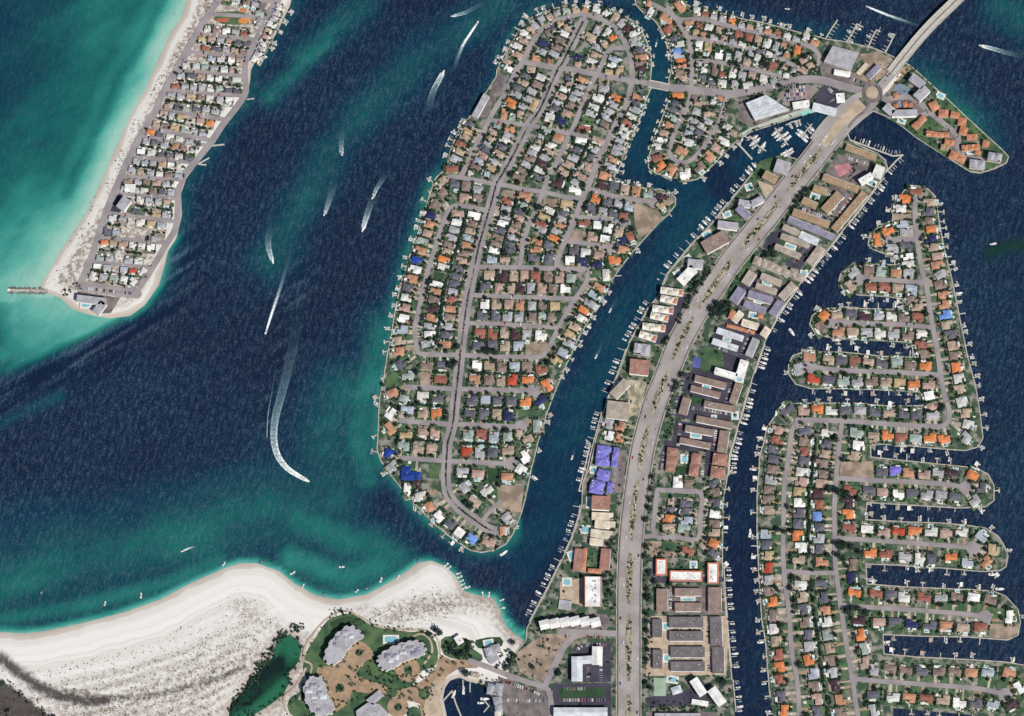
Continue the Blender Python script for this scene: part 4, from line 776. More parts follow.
for i, p, a, c in POOLS:
    k, w_ = pool_mb(a, c); h = HS[i]
    if n_ < 230 and i in INDIV:
        n_ += 1; r = empty('swimming_pool', (*p, 0), h['rz']); tag(r, 'turquoise pool behind '+h['ref'], 'swimming pool', 'garden pools behind the houses')
        k.build('pool_deck', M['coping'], r); w_.build('pool_water', M['pool'], r)
    else:
        cc, s = math.cos(h['rz']), math.sin(h['rz']); T = lambda v: (p[0]+v[0]*cc-v[1]*s, p[1]+v[0]*s+v[1]*cc, v[2]); pst.merge(k, T, 0); pst.merge(w_, T, 1)
tag(pst.build('pools', [M['coping'], M['pool']]), 'garden pools behind the farther houses', kind='stuff')

# ================================================================== LARGER BUILDINGS
# (x1,y1,x2,y2 along the building, width px, roof, storeys, shape f flat / h hip / g gable, kind, label)
APT, TWN, HSE, VIL, SHP = 'apartment_building', 'townhouse', 'bungalow', 'villa', 'commercial_building'
BARS = [
 (846,147,876,158,6,'tan',2,'f',APT,'long tan apartment block along the top of the strip, above pink court'),
 (823,177,858,190,6.5,'tan',2,'f',APT,'long tan apartment block just south of the pink court'),
 (813.5,188,827.5,193,6,'tan',2,'f',APT,'short tan apartment block north of the courtyard pool'),
 (802.5,200,816.5,206.5,6.5,'tan',2,'f',APT,'short tan apartment block south of the courtyard pool'),
 (840,194,824.5,211,9,'tan',2,'f',APT,'wide tan block with parked cars along its east side'),
 (793,212,829,225,6.5,'tan',2,'f',APT,'long tan apartment block closing the tan courtyard on the south'),
 (865,193,834,230,7,'tan',2,'f',APT,'longest tan apartment block, running along the eastern seawall'),
 (880.6,166,876,177,9,'white',4,'f',APT,'white apartment tower at the strip corner beside the long dock'),
 (872,175,860,182,6,'white',4,'f',APT,'low stepped white wing west of the white corner tower'),
 (775.5,165,789,169.5,13,'stone',3,'f',APT,'broad grey apartment block on the northern marina point'),
 (764,174,776.5,181,7.5,'tan',4,'f',APT,'tan-roofed block touching the grey marina point block'),
 (788.5,219,834,238,6,'lav',2,'f',APT,'long purple-grey bar below the tan courtyard'),
 (739,202,751,204.5,6,'stone',3,'f',APT,'northern grey wing of the bent hotel on the channel side'),
 (751,204.5,763,198,6,'stone',3,'f',APT,'northern grey wing joined to it nearer the boulevard'),
 (738,207,748,217,8,'lav',3,'f',APT,'middle lavender wing of the bent hotel'),
 (718,224,738,226.5,7,'stone',3,'f',APT,'southern grey wing of the bent hotel, nearest the dock'),
 (704,248,726,236,13,'brown',3,'f',APT,'brown stepped apartment block with white balconies facing the boulevard'),
 (688,263,703,264.5,8.5,'stone',3,'f',APT,'grey flat block above the white striped hall'),
 (680,282,694,268,9,'white',3,'f',APT,'white striped hall beside the channel and its pool'),
 (783,227,799,234,5,'beige',2,'f',APT,'narrow beige block below the purple-grey bar'),
 (800,234.5,818,242.5,7,'ice',2,'f',APT,'pale white-grey block with a stepped roof on east seawall'),
 (781,236,809,246,5.2,'beige',2,'f',APT,'northern beige bar of the court with the long green pool'),
 (775,246.5,800,257,5.5,'beige',2,'f',APT,'southern beige bar of the court with the long green pool'),
 (821.6,247,809,264,8,'beige',2,'f',APT,'beige seawall bar east of the long green pool'),
 (754,259,775,268,8.5,'beige',2,'h',TWN,'upper row of beige clustered townhouses beside the boulevard'),
 (773,267,789,275,9,'beige',2,'h',TWN,'middle row of beige clustered townhouses'),
 (789,272,804,279,8,'beige',2,'h',TWN,'eastern row of beige clustered townhouses at the seawall'),
 (753,272,745,284,8.5,'beige',2,'f',APT,'beige bar beside the hedged boulevard verge'),
 (761,276,781,284,6,'beige',2,'f',APT,'beige bar north of the teal court pool'),
 (756,285.6,776.6,292.7,5.2,'beige',2,'f',APT,'beige bar south of the teal court pool'),
 (794,284,781,298,7.5,'beige',2,'f',APT,'beige seawall bar north of the lavender one'),
 (742,289,733,302,9,'lav',2,'f',APT,'lavender bar nearest the boulevard'),
 (748.5,293.5,772,300.5,7,'lav',2,'f',APT,'lavender bar north of its court pool'),
 (744,303.6,765.7,311.5,6,'lav',2,'f',APT,'lavender bar south of its court pool'),
 (781,302,772,315,8,'lav',2,'f',APT,'lavender bar on the eastern seawall'),
 (733.6,310.6,730.3,318.5,5,'orange',2,'h',TWN,'short orange-roofed townhouse west of the cream ones'),
 (741.5,312,733.6,321.6,6,'cream',2,'f',TWN,'cream stepped townhouse row beside the bright blue pool'),
 (742,321.6,758,326.5,6,'cream',2,'f',TWN,'cream townhouse row south of the bright blue pool'),
 (727,325.5,754.7,333,3,'orange',1,'h','carport','long narrow orange carport roof beside dark parking'),
 (768,328,762.6,336,6.5,'cream',3,'f',APT,'cream block standing on the east seawall'),
 (758,315.5,763,316.5,4.5,'orange',1,'h',TWN,'small orange-roofed pavilion east of the bright blue pool'),
 (717,330.3,743,339,5.5,'ice',2,'f',APT,'pale grey bar north of the small green court'),
 (712.5,341,737.5,349,5.5,'ice',2,'f',APT,'pale grey bar south of the small green court'),
 (756,339,748.5,356,7,'grey',2,'f',APT,'grey seawall bar with white edge below the cream block'),
 (715,370,737,376.5,5.5,'white',3,'f',APT,'long leg of the white L-shaped block'),
 (744.5,360.6,739.5,377,8,'white',3,'f',APT,'short leg of the white L-shaped block on the seawall'),
 (695,378,726,385.8,6,'brown',2,'f',APT,'brown bar north of the upper blue court pool'),
 (691,388,720,395.3,5.5,'brown',2,'f',APT,'brown bar south of the upper blue court pool'),
 (739,384,732.5,403,7,'brown',2,'f',APT,'brown seawall bar below the white L-shaped block'),
 (687,398,682.5,414,8,'brown',2,'f',APT,'brown bar west of the small square lawn'),
 (704.4,403.6,735.6,409.3,6,'brown',2,'f',APT,'brown bar above the dark car court'),
 (696.6,418.5,732.5,425.5,6,'brown',2,'f',APT,'brown bar below the dark car court'),
 (685.6,428,713.7,432.8,6,'brown',2,'f',APT,'brown bar north of the lower blue court pool'),
 (680,440,710.6,446,5.5,'brown',2,'f',APT,'brown bar south of the lower blue court pool'),
 (724.7,431,721.6,452,9,'brown',2,'f',APT,'brown seawall bar with white balconies facing water'),
 (673,448,670,471.5,10,'pinkbrown',2,'h',APT,'terracotta bar with white skylights west of the dark lawn'),
 (696.5,453,693.5,476,10,'pinkbrown',2,'h',APT,'terracotta bar east of the dark lawn'),
 (713,458.5,727,460.5,11,'pinkbrown',2,'h',APT,'upper square terracotta block at the seawall'),
 (711,471.5,725,473.5,11,'pinkbrown',2,'h',APT,'lower square terracotta block at the seawall'),
 (661,290,683,293,6.2,'white',3,'g',TWN,'northernmost white townhouse pair with orange ends by the channel'),
 (661,298,677,301.5,6.2,'white',3,'g',TWN,'second white townhouse row with orange ends'),
 (653,308,673,311,6.2,'white',3,'g',TWN,'third white townhouse row with orange ends'),
 (651,315,668,319,6.2,'white',3,'g',TWN,'fourth white townhouse row with orange ends'),
 (643,326,665,328.5,6.2,'white',3,'g',TWN,'fifth white townhouse row with orange ends'),
 (640,334,656,339,6.2,'white',3,'g',TWN,'southernmost white townhouse row with orange ends'),
 (634,348,650,350.5,11,'stone',3,'h',APT,'rounded grey block south of the white townhouses'),
 (630,366,649,368,14.5,'pinkbrown',3,'f',APT,'broad terracotta block south of the rounded grey one'),
 (613,396,627,381.5,9,'beige',3,'f',APT,'angled tan block beside the terracotta one'),
 (607,409,629,411.5,17,'beige',3,'f',APT,'broad tan block with a small pool at the channel'),
 (604.5,446,602,466,12.5,'violet',2,'h',TWN,'bright violet-roofed townhouses, northern channel row'),
 (616.5,447.5,614,467,5,'violet',2,'h',TWN,'northern bright violet-roofed garage row'),
 (604.5,470,602,480,11,'violet',2,'h',TWN,'bright violet-roofed townhouses, middle block'),
 (598.5,481,595.5,493.5,13,'violet',2,'h',TWN,'bright violet-roofed townhouses, southernmost block'),
 (611,482,609,492.5,5,'violet',2,'h',TWN,'southern bright violet-roofed garage row'),
 (592,502.2,610,503.2,13,'pinkbrown',4,'f',APT,'pink-brown rounded tower south of the violet roofs'),
 (592,515.5,613,516.5,6.5,'cream',2,'f',TWN,'first cream patchwork townhouse row from north'),
 (595,523.5,615,525.5,7,'cream',2,'f',TWN,'second cream patchwork townhouse row from north'),
 (591,532.5,612,535,7,'cream',2,'f',TWN,'third cream patchwork townhouse row from north'),
 (590,541,603,542,6,'cream',2,'f',TWN,'fourth, shortest cream townhouse row'),
 (579.5,549,577,571,8,'pinkbrown',2,'f',APT,'pink-brown wing beside the oval blue pool'),
 (585.5,548,583.5,571,3.5,'orange',2,'h',APT,'coral-roofed gallery between pink-brown wing and lawn'),
 (606,549,604,570,9,'pinkbrown',2,'f',APT,'pink-brown wing near the boulevard, east of square lawn'),
 (588,570.5,601,571.5,4,'orange',2,'h',APT,'coral-roofed connecting gallery south of the square lawn'),
 (593,577,593,606,16,'white',4,'f',APT,'large white apartment tower with rust-red edges on the southern strip'),
 (559,604,571,606,9,'stone',1,'f','clubhouse','round grey waterfront clubhouse among bare ground'),
 (661.4,559,661.4,575,10.5,'white',2,'c',APT,'coral-edged white bar nearest the boulevard'),
 (670,575.6,702,576.2,10,'white',2,'c',APT,'long coral-edged white bar below the green pool'),
 (713,563,713,583.5,10.5,'white',2,'c',APT,'coral-edged white bar at the seawall'),
 (662,589,662,611,10.5,'brown',2,'f',APT,'taupe bar nearest the boulevard, below the coral-edged block'),
 (675,592,701.5,592,7,'brown',2,'f',APT,'taupe bar north of the narrow pale pool'),
 (675,607,701.5,607,8,'brown',2,'f',APT,'taupe bar south of the narrow pale pool'),
 (714.7,587.5,714.7,612,12.5,'brown',2,'f',APT,'taupe seawall bar below the coral-edged one'),
 (657.3,619.5,657.3,637,9,'slate',2,'f',APT,'short charcoal bar west of the upper brick-paved pool'),
 (669.5,622.3,703,622.3,10,'slate',2,'f',APT,'charcoal bar north of the upper palm row'),
 (669.5,636,703,636,9,'slate',2,'f',APT,'charcoal bar south of the upper palm row'),
 (715.6,617,716.6,645,11,'slate',2,'f',APT,'upper charcoal seawall bar'),
 (657.7,650,657.7,668.3,9,'slate',2,'f',APT,'short charcoal bar west of the lower brick-paved pool'),
 (671,652,704.5,652,10,'slate',2,'f',APT,'charcoal bar north of the lower palm row'),
 (671,666.3,704.5,666.3,9,'slate',2,'f',APT,'charcoal bar south of the lower palm row'),
 (718,647.5,718.5,673,11,'slate',2,'f',APT,'lower charcoal seawall bar'),
 (672,691.5,681,688.5,7,'ice',1,'h','clubhouse','pale pool pavilion beside the green court'),
 (693.5,679.5,703.5,694.5,8,'white',4,'g',APT,'western of two slanted white blocks by the canal'),
 (711.5,689,722.5,704,9,'white',4,'g',APT,'eastern of two slanted white blocks by the canal'),
 (692,701.5,708,704,4.5,'white',1,'f','carport','low white carport below the slanted blocks'),
 (655,716,700,716,5,'stone',2,'f',APT,'long grey flat roof south of the low white carport'),
 (597.5,647,597,664.5,9.5,'white',3,'g',SHP,'bright white wing of the L-shaped office on dark asphalt'),
 (577,660.5,592,659.5,7,'ice',3,'g',SHP,'pale blue middle wing of the L-shaped office'),
 (577,657,577,681,10,'ice',3,'g',SHP,'pale blue western wing of the L-shaped office'),
 (554,712.5,607,712.5,9,'ice',3,'g',SHP,'long pale blue roof below the dark parking lot'),
 # northern island and bridge end
 (756,97.5,771,121.5,0,'ice',3,'p',SHP,'large white boat storage shed beside the marina|746,103 766,95 789,110 755,120'),
 (0,0,0,0,0,'stone',3,'p',SHP,'large grey boat storage shed near the bridge|832.7,46 859,52.5 850.5,71 824,61.5'),
 (834.5,72,850,74.5,5,'white',2,'g',SHP,'long white shop below the grey boat shed'),
 (840,93.5,841,102.5,8,'white',1,'f',SHP,'small white cubic shop in the dark parking lot'),
 (793,105.5,809,103,6,'white',2,'f',SHP,'white marina store west of the grey one'),
 (813,106,836,112,7,'ice',2,'f',SHP,'pale grey marina restaurant along the quay'),
 (868,77,879,66,5.5,'lav',2,'f',SHP,'narrow lavender shed on bare ground near bridge'),
 (858,74,867,64,4,'cream',1,'f',SHP,'narrow sandy shed west of the lavender one'),
 # island at the bridge
 (911,77,923.5,86,8,'stone',4,'f',APT,'grey bent tower, northern leg, beside the bridge'),
 (927,88,916.5,98,9,'stone',4,'f',APT,'grey bent tower, southern leg'),
 (885,106,893,113,8,'stone',4,'f',APT,'grey curved tower, western leg, by the inner bay'),
 (892,113,917,112.5,6,'stone',4,'f',APT,'grey curved tower, eastern leg'),
 (894,96,898,94.5,5,'orange',1,'h',VIL,'tiny orange-roofed hut between the tennis courts'),
 (895.5,104,896.5,109,4,'orange',1,'h',VIL,'small orange-roofed villa west of the blue court'),
 (904.5,102,906,107,4,'orange',1,'h',VIL,'small orange-roofed villa east of the blue court'),
 (910,103,911,107,4,'orange',1,'h',VIL,'smallest orange-roofed villa beside the lane'),
 (932,102,936,110,8,'orange',2,'h',VIL,'orange-roofed villa below the white-decked pool'),
 (939,113,948,114,8,'orange',2,'h',VIL,'orange-roofed villa second along the sea lawn'),
 (951,114,959,116,6,'orange',2,'h',VIL,'orange-roofed villa third along the sea lawn'),
 (958.5,121,966,122.5,8,'orange',2,'h',VIL,'orange-roofed villa fourth along the sea lawn'),
 (960,130,967,132,8,'orange',2,'h',VIL,'orange-roofed villa fifth along the sea lawn'),
 (967,137,977,137.5,6.5,'orange',2,'h',VIL,'orange-roofed villa sixth along the sea lawn'),
 (983,143,989,144.5,6,'orange',2,'h',VIL,'orange-roofed villa nearest the grey point block'),
 (925,117,914,128,6.5,'orange',2,'h',VIL,'slanted orange-roofed row by the inner bay'),
 (926,133,949,135.5,5,'orange',2,'h',VIL,'long orange-roofed row south of the green triangle'),
 (945,141.5,954,143,5.5,'orange',2,'h',VIL,'orange-roofed villa below the long row'),
 (941,146.5,949,148.5,5,'tan',2,'h',VIL,'tan-roofed villa below the long orange row'),
 (950,154,965,160.5,7.5,'orange',2,'h',VIL,'big orange-roofed villa at the southern bayfront'),
 (962,148.5,980,147,5.5,'orange',2,'h',VIL,'northern side of the orange ring round the pool'),
 (979,151,977,155,5,'orange',2,'h',VIL,'eastern side of the orange ring round the pool'),
 (988,156,1002,158.5,8,'stone',4,'h',APT,'grey block at the eastern point of the island'),
 (970,163.5,985,165,8,'stone',4,'h',APT,'grey block at the southern point of the island'),
 # barrier island
 (77,298,105,301.5,6.5,'stone',3,'f','motel','northern leg of the grey L-shaped beach motel'),
 (103.5,302,95.5,313,7.5,'stone',3,'f','motel','southern leg of the grey L-shaped beach motel'),
 (127,198.5,120,208.5,9,'grey',4,'f',APT,'tall grey block casting shade on dark parking'),  # the dark ground beside it is its shade, painted as a sheet
 (125,187.5,135,188,7,'white',2,'f',SHP,'white round-cornered inn near the beach road'),
 (486.5,95,474.5,117,6,'stone',2,'f',APT,'long grey flat block on the northwest bayfront of central island'),
 # the spit
 (456.5,636.5,461,643.5,6,'white',2,'f',HSE,'small white house at the edge of the sand'),
 (485,652.5,500,648,9,'stone',2,'h',HSE,'modern grey house with rooftop terrace, northern part'),
 (489,661,497,655,8,'stone',2,'f',HSE,'modern grey house, southern part'),
 (487,688,503,690.5,11,'grey',2,'h','clubhouse','grey many-roofed yacht club at the basin'),
 (496.5,697,499.5,711,7.5,'grey',2,'h','clubhouse','grey yacht club annex along the basin quay'),
 (471,617+57,479,676,4.5,'beige',1,'h','clubhouse','small beige dock house at the head of basin'),
]
M['glasswall'] = mat('window band', (.06,.07,.09), rough=.2)
M['rust'] = mat('rust edge', (.34,.12,.07)); M['coral'] = mat('coral tiles', (.60,.20,.11)); M['unit'] = mat('roof plant', (.55,.55,.55), (.3,.3,.32), scale=.3)
def big_building(c, u, L, W, roof, n, shape, name, label, poly=None, cat=None):
    r = empty(name, (*c, 0), math.atan2(u[1], u[0])); tag(r, label, cat or name.replace('_', ' ').replace('apartment building', 'apartments').replace('commercial building', 'shop'), name.replace('_', ' ')+'s of the resort islands')
    h = 1.2+n*3.1; rnd = random.Random(label); wm = M['b_cream'] if roof in ('orange','tan','beige','cream','pinkbrown') else M['wall2']
    q = poly or [(-L/2,-W/2),(L/2,-W/2),(L/2,W/2),(-L/2,W/2)]
    a = MB(); a.prism(q, 1.0, h, 0, top=False); a.build('wall', wm, r)
    b = MB()
    if shape in 'hg' and not poly:
        if shape == 'g':
            o = .7; hh = W/2*.30; v = [(-L/2-o,-W/2-o,h),(L/2+o,-W/2-o,h),(L/2+o,W/2+o,h),(-L/2-o,W/2+o,h),(-L/2-o,0,h+hh),(L/2+o,0,h+hh)]
            b.add(v, [(0,1,5,4),(2,3,4,5),(1,2,5),(3,0,4)]); b.box(-L/2-o, L/2+o, -W/2-o, W/2+o, h-.4, h-.02)
        else:
            k = max(1, round(L/max(W*.95, 8)))
            for i in range(k):
                hip(b, -L/2+L*(i+.5)/k, rnd.uniform(-.07, .07)*W if k > 1 else 0, L/k*rnd.uniform(.84, 1.02) if k > 1 else L, W*rnd.uniform(.84, 1.06) if k > 1 else W, h+.3+.11*(i % 4), .38)
    elif shape == 'p' or poly:
        b.prism([(x*1.01, y*1.01) for x, y in q], h-.3, h+.5)
    else: b.box(-L/2-.5, L/2+.5, -W/2-.5, W/2+.5, h-.3, h+.35); b.box(-L/2-.2, L/2+.2, -W/2-.2, W/2+.2, h+.35, h+.42)
    b.build('roof', M['b_'+roof], r)
    if shape == 'h' and L*W > 150:
        for i in range(max(3, int(L*W/70))):
            x, y = rnd.uniform(-.45, .45)*L, rnd.choice((-1, 1))*rnd.uniform(.30, .46)*W; s = rnd.uniform(.4, .9); e = MB(); e.box(x-s, x+s, y-s, y+s, h, h+2.0+rnd.random()); e.build('roof_hatch', M['b_white' if rnd.random() < .6 else 'b_slate'], r)
    if shape == 'c':
        e = MB()
        for s in (-1, 1): e.box(-L/2-.6, L/2+.6, s*(W/2-.6)-1.0, s*(W/2-.6)+1.0, h+.3, h+.9); e.box(s*(L/2-.5)-1, s*(L/2-.5)+1, -W/2+1.6, W/2-1.6, h+.3, h+.87)
        e.build('roof_edge', M['coral'], r)
    if shape in 'fpc':
        e = MB(); m_ = max(2, int(L*W/110))
        for i in range(min(m_, 14)):
            x, y = rnd.uniform(-.42, .42)*L, rnd.uniform(-.22, .22)*W
            if poly and sdist([x], [y], poly)[0] < 3: continue
            s = rnd.uniform(.5, 1.1); e = MB(); e.box(x-s, x+s, y-s*.8, y+s*.8, h+.3, h+1.3+rnd.random()*.5); e.build('rooftop_unit', M['unit'], r)
    if shape == 'f' and n > 1 and not poly:      # galleries along one long side, white rails
        s = -1 if math.sin(math.atan2(u[1], u[0])) > -.3 and abs(u[0]) > .5 else 1
        if abs(u[1]) > abs(u[0]): s = 1 if (-u[1]) > 0 else -1
        e = MB()
        for k in range(1, n+1): e.box(-L/2+.5, L/2-.5, s*(W/2+.55)-.62, s*(W/2+.55)+.62, 1.2+k*3.1-.9-(.0 if k < n else .0), 1.2+k*3.1-.62)
        e.build('gallery', M['b_white'], r)
        g = MB()
        for k in range(n): 
            for t in (-1, 1): g.box(-L/2+.8, L/2-.8, t*(W/2+.02)-.05, t*(W/2+.02)+.05, 1.2+k*3.1+.9, 1.2+k*3.1+2.1)
        g.build('window', M['glasswall'], r)
    return r
for x1, y1, x2, y2, wd, roof, n, shape, name, label in BARS:
    z = 1.2+n*3.1
    if shape == 'p':
        label, s = label.split('|'); pts = [P(x, y, z) for x, y in XY(s)]; c = (sum(p[0] for p in pts)/len(pts), sum(p[1] for p in pts)/len(pts))
        ux, uy = pts[1][0]-pts[0][0], pts[1][1]-pts[0][1]; l = math.hypot(ux, uy); u = (ux/l, uy/l)
        loc = [((p[0]-c[0])*u[0]+(p[1]-c[1])*u[1], -(p[0]-c[0])*u[1]+(p[1]-c[1])*u[0]) for p in pts]
        L = max(p[0] for p in loc)-min(p[0] for p in loc); W = max(p[1] for p in loc)-min(p[1] for p in loc)
        r = big_building(c, u, L, W, roof, n, 'p', name, label, loc)
        e = MB()
        for i in range(1, 7):
            t = i/7; a = [loc[0][k]+(loc[3][k]-loc[0][k])*t for k in (0,1)]; bb = [loc[1][k]+(loc[2][k]-loc[1][k])*t for k in (0,1)]
            dx, dy = bb[0]-a[0], bb[1]-a[1]; q = math.hypot(dx, dy); e.obox(((a[0]+bb[0])/2, (a[1]+bb[1])/2), (dx/q, dy/q), q*.97, .5, z+.4, z+.62)
        e.build('roof_ridge', M['b_stone'], r); continue
    a, b_ = P(x1, y1, z), P(x2, y2, z); dx, dy = b_[0]-a[0], b_[1]-a[1]; L = math.hypot(dx, dy); u = (dx/L, dy/L)
    r = big_building(((a[0]+b_[0])/2, (a[1]+b_[1])/2), u, L, wd*MPP, roof, n, shape, name, label)
    if name == TWN and roof == 'white':
        e = MB(); hip(e, L/2-3.0, 0, 5.5, wd*MPP*.75, z+1.0, .5); e.build('orange_roof', M['b_orange'], r)
        e = MB()
        for k in range(3): hip(e, -L/2+L*(.16+.26*k), (-1)**k*wd*.25, L*.2, wd*.7, z+1.5+.05*k, .5)
        e.build('dormer', M['b_cream'], r)
    if label.startswith('large white apartment'):
        e = MB()
        for s in (-1, 1): e.box(-L/2-.8, L/2+.8, s*(wd*.75+.1)-.7, s*(wd*.75+.1)+.7, z-.3, z+1.1)
        e.build('roof_edge', M['rust'], r); e = MB()
        for k in range(4): e.disc((-L*.36+L*.24*k, 3), 2.2, z+.6, 0, 10)
        e.build('roof_drum', M['b_stone'], r)
    if roof == 'violet': # stepped ridges
        e = MB()
        for k in range(3): hip(e, -L/2+L*(k+.5)/3, (-1)**k*wd*.24*MPP, L/4.2, wd*.62*MPP, z+.9+.06*k, .55)
        e.build('cross_roof', M['b_violet'], r)
# six white stepped townhouses at the cove
for k, (x, y) in enumerate([(544.5,624.5),(554.6,623.2),(564.8,622),(575,621),(585,621.5),(595.4,622.3)]):
    z = 1.2+4*3.1; c = P(x, y, z); r = big_building(c, (math.cos(.25), math.sin(.25)), 13.2, 12.5, 'white', 4, 'g', 'townhouse', '%s white gabled townhouse from west in the row by the cove' % nth(k+1))
    e = MB(); e.box(-6.4, 6.4, 6.4, 7.6, 1.2, z-1); e.build('gallery', M['b_stone'], r)
# curved grey resort towers
for s, lab in [("348,626 357.6,630 362.5,637 356,641 347,650 342,658.8 333,664 324.8,659 327,648 335.7,635", 'northernmost grey curved resort tower above the paved circle'),
    ("378,659 382.6,652.5 395,645.5 407.6,641.6 418,641 424.8,648 422,655 410.7,658.8 402,662 395,667 386,670 380,666", 'eastern grey curved resort tower below the lawn and pool'),
    ("306,680.6 320,677 324.8,685 327,694 333,704 332,712 321.6,716 312,711 305,698", 'western grey resort tower beside the lagoon'),
    ("356,711 368,702.5 379,704 387,712 384,722 358,724", 'southern grey resort tower beside the long annex'),
    ("366,700 379,690 384,695 373,705", 'grey long annex between the paved circles')]:
    n = 4 if 'annex' not in lab else 2; z = 1.2+n*3.1; pts = closed([P(x, y, z) for x, y in XY(s)], 3) if 'annex' not in lab else [P(x, y, z) for x, y in XY(s)]
    c = (sum(p[0] for p in pts)/len(pts), sum(p[1] for p in pts)/len(pts)); loc = [(p[0]-c[0], p[1]-c[1]) for p in pts]
    if n > 2:      # stepped bays
        st = []
        for i, p in enumerate(loc):
            a = loc[(i+1) % len(loc)]; f = 1.06 if i % 2 else .97
            st += [(p[0]*f, p[1]*f), (p[0]*f*.25+a[0]*f*.75, p[1]*f*.25+a[1]*f*.75)]
        loc = st
    W = max(p[1] for p in loc)-min(p[1] for p in loc); L = max(p[0] for p in loc)-min(p[0] for p in loc)
    r = big_building(c, (1, 0), L, W, 'stone', n, 'p', 'resort_tower', lab, loc, 'apartment tower')
    rn = random.Random(lab)
    for k in range(22 if n > 2 else 2):
        x, y = rn.uniform(-.4, .4)*L, rn.uniform(-.4, .4)*W
        if sdist([x], [y], loc)[0] < 6: continue
        e = MB(); hip(e, x, y, rn.uniform(4, 10), rn.uniform(3.5, 7), z+.9+.07*k, rn.uniform(.3,.7)); e.build('roof_gable', M[('b_stone','b_grey','b_ice','b_lav')[k % 4]], r)
    e = MB()
    for k in range(1, n): e.prism([(x*1.015, y*1.015) for x, y in loc], 1.2+k*3.1-.25, 1.2+k*3.1+.1)
    e.build('balcony', M['b_white'], r)

# ---- legs of one building under one thing
def join_things(first, others, label):
    top = {o.get('label'): o for o in bpy.data.objects if o.parent is None and o.get('label')}
    m = top[first]; m['label'] = label; bpy.context.view_layer.update()
    for l in others:
        c = top[l]
        for ch in list(c.children):
            w_ = c.matrix_basis @ ch.matrix_basis; ch.parent = m; ch.matrix_basis = m.matrix_basis.inverted() @ w_
        bpy.data.objects.remove(c)
join_things('long leg of the white L-shaped block', ['short leg of the white L-shaped block on the seawall'], 'white L-shaped apartment block on dark asphalt at the seawall')
join_things('northern grey wing of the bent hotel on the channel side', ['northern grey wing joined to it nearer the boulevard'], 'northernmost grey bent hotel wing between channel and boulevard')
join_things('grey bent tower, northern leg, beside the bridge', ['grey bent tower, southern leg'], 'grey bent tower on the seaward side of the bridge end')
join_things('grey curved tower, western leg, by the inner bay', ['grey curved tower, eastern leg'], 'grey angled tower by the inner bay at the bridge end')
join_things('northern leg of the grey L-shaped beach motel', ['southern leg of the grey L-shaped beach motel'], 'grey L-shaped beach motel at the barrier island tip')
join_things('bright white wing of the L-shaped office on dark asphalt', ['pale blue middle wing of the L-shaped office', 'pale blue western wing of the L-shaped office'], 'stepped white and pale blue office on dark asphalt')
join_things('modern grey house with rooftop terrace, northern part', ['modern grey house, southern part'], 'modern grey house with a square pool beside the cove')
join_things('northern side of the orange ring round the pool', ['eastern side of the orange ring round the pool'], 'orange-roofed villa bent round the blue pool')

# ---- larger pools with decks
for x, y, a, b_, ang, lab in [(391,639.5,13,6.5,0,'kidney-shaped resort pool on a white deck beside curved towers'),(790.5,246.5,9,3,-20,'long green-blue pool between two beige bars'),(767,283,8,3.2,-18,'teal pool between beige bars beside the verge'),(759,301,8,3.6,-18,'teal pool between lavender bars'),
    (753.5,315.3,7,4.2,-8,'bright blue pool beside the cream townhouses'),(727,339.5,6,3,-15,'small pool between pale grey bars'),(739.5,379.5,6,4,-10,'square pool at the end of the white L-shaped block'),(706.7,386.5,6.5,4,-12,'upper blue court pool between brown bars'),(735,415.5,4.5,6,0,'upright pool at the seawall east of the car court'),
    (696,435.5,9,4,-5,'lower blue court pool between brown bars'),(684.4,459,5,7,0,'oval pool north of the dark lawn'),(585,529.5,8,6,0,'teardrop blue pool beside cream townhouses'),(572,556,5.5,8,20,'oval blue pool beside the pink-brown wing'),(567,582,7,6,0,'bright blue pool beside the large white tower'),
    (693.5,564.6,5,5,0,'green-blue pool among coral-edged bars'),(688,599.5,12,2.4,0,'narrow pale pool between taupe bars'),(665.6,626.5,4.5,6,0,'upper blue pool on brick paving'),(666.6,658,4.5,6,0,'lower blue pool on brick paving'),(672.5,679.5,9,5,-10,'blue pool north of the pale pavilion'),
    (678,274.5,5,7,30,'pool beside the white striped hall'),(688,258.5,4,5,30,'small pool west of the grey flat block'),(707,234.5,7,5,30,'square pool above the brown stepped block'),(727,214.5,6,4,20,'white-edged pool on the hotel lawn'),(749,187,5,5,20,'round pool on the northern hotel lawn'),
    (815,196.5,7,4,-20,'pool in the tan courtyard'),(872,183,7,4,-20,'pool south of the white corner tower'),(804,273.5,5,5,0,'pool of the beige clustered townhouses'),(940.6,95.7,6.5,4,-25,'sea-side pool on a white deck near the bent tower'),(901.5,121,6,3,-20,'bay-side pool below the curved grey tower'),
    (971,151.5,6.5,4.5,0,'blue pool inside the orange ring'),(85.7,305,8,4.5,0,'blue motel pool at the barrier island tip'),(617,385,4,6,20,'small teal pool beside the angled tan block'),(609,407.5,3,7,10,'narrow pool west of the broad tan block'),(589,502.5,3,9,0,'tall narrow pool by the pink-brown tower'),
    (593.5,470,4.5,5,0,'pool west of the violet roofs'),(488.5,643,7.5,4.5,10,'square rooftop pool of the modern grey house'),(714,417,3,2,0,'tiny pool in the dark car court')]:
    c = P(x, y, 1.4); r = empty('swimming_pool', (*c, .25), math.radians(ang)); tag(r, lab, 'swimming pool', 'shared pools of the resort blocks')
    a *= MPP; b_ *= MPP; k = MB(); k.box(-a/2-2.2, a/2+2.2, -b_/2-2.0, b_/2+2.0, 1.2, 1.62); k.build('pool_deck', M['coping'], r)
    w_ = MB(); w_.sheet([(a/2*math.copysign(abs(math.cos(t*.3142))**.7, math.cos(t*.3142)), b_/2*math.copysign(abs(math.sin(t*.3142))**.7, math.sin(t*.3142))) for t in range(20)], 1.65); w_.build('pool_water', M['pool'], r)

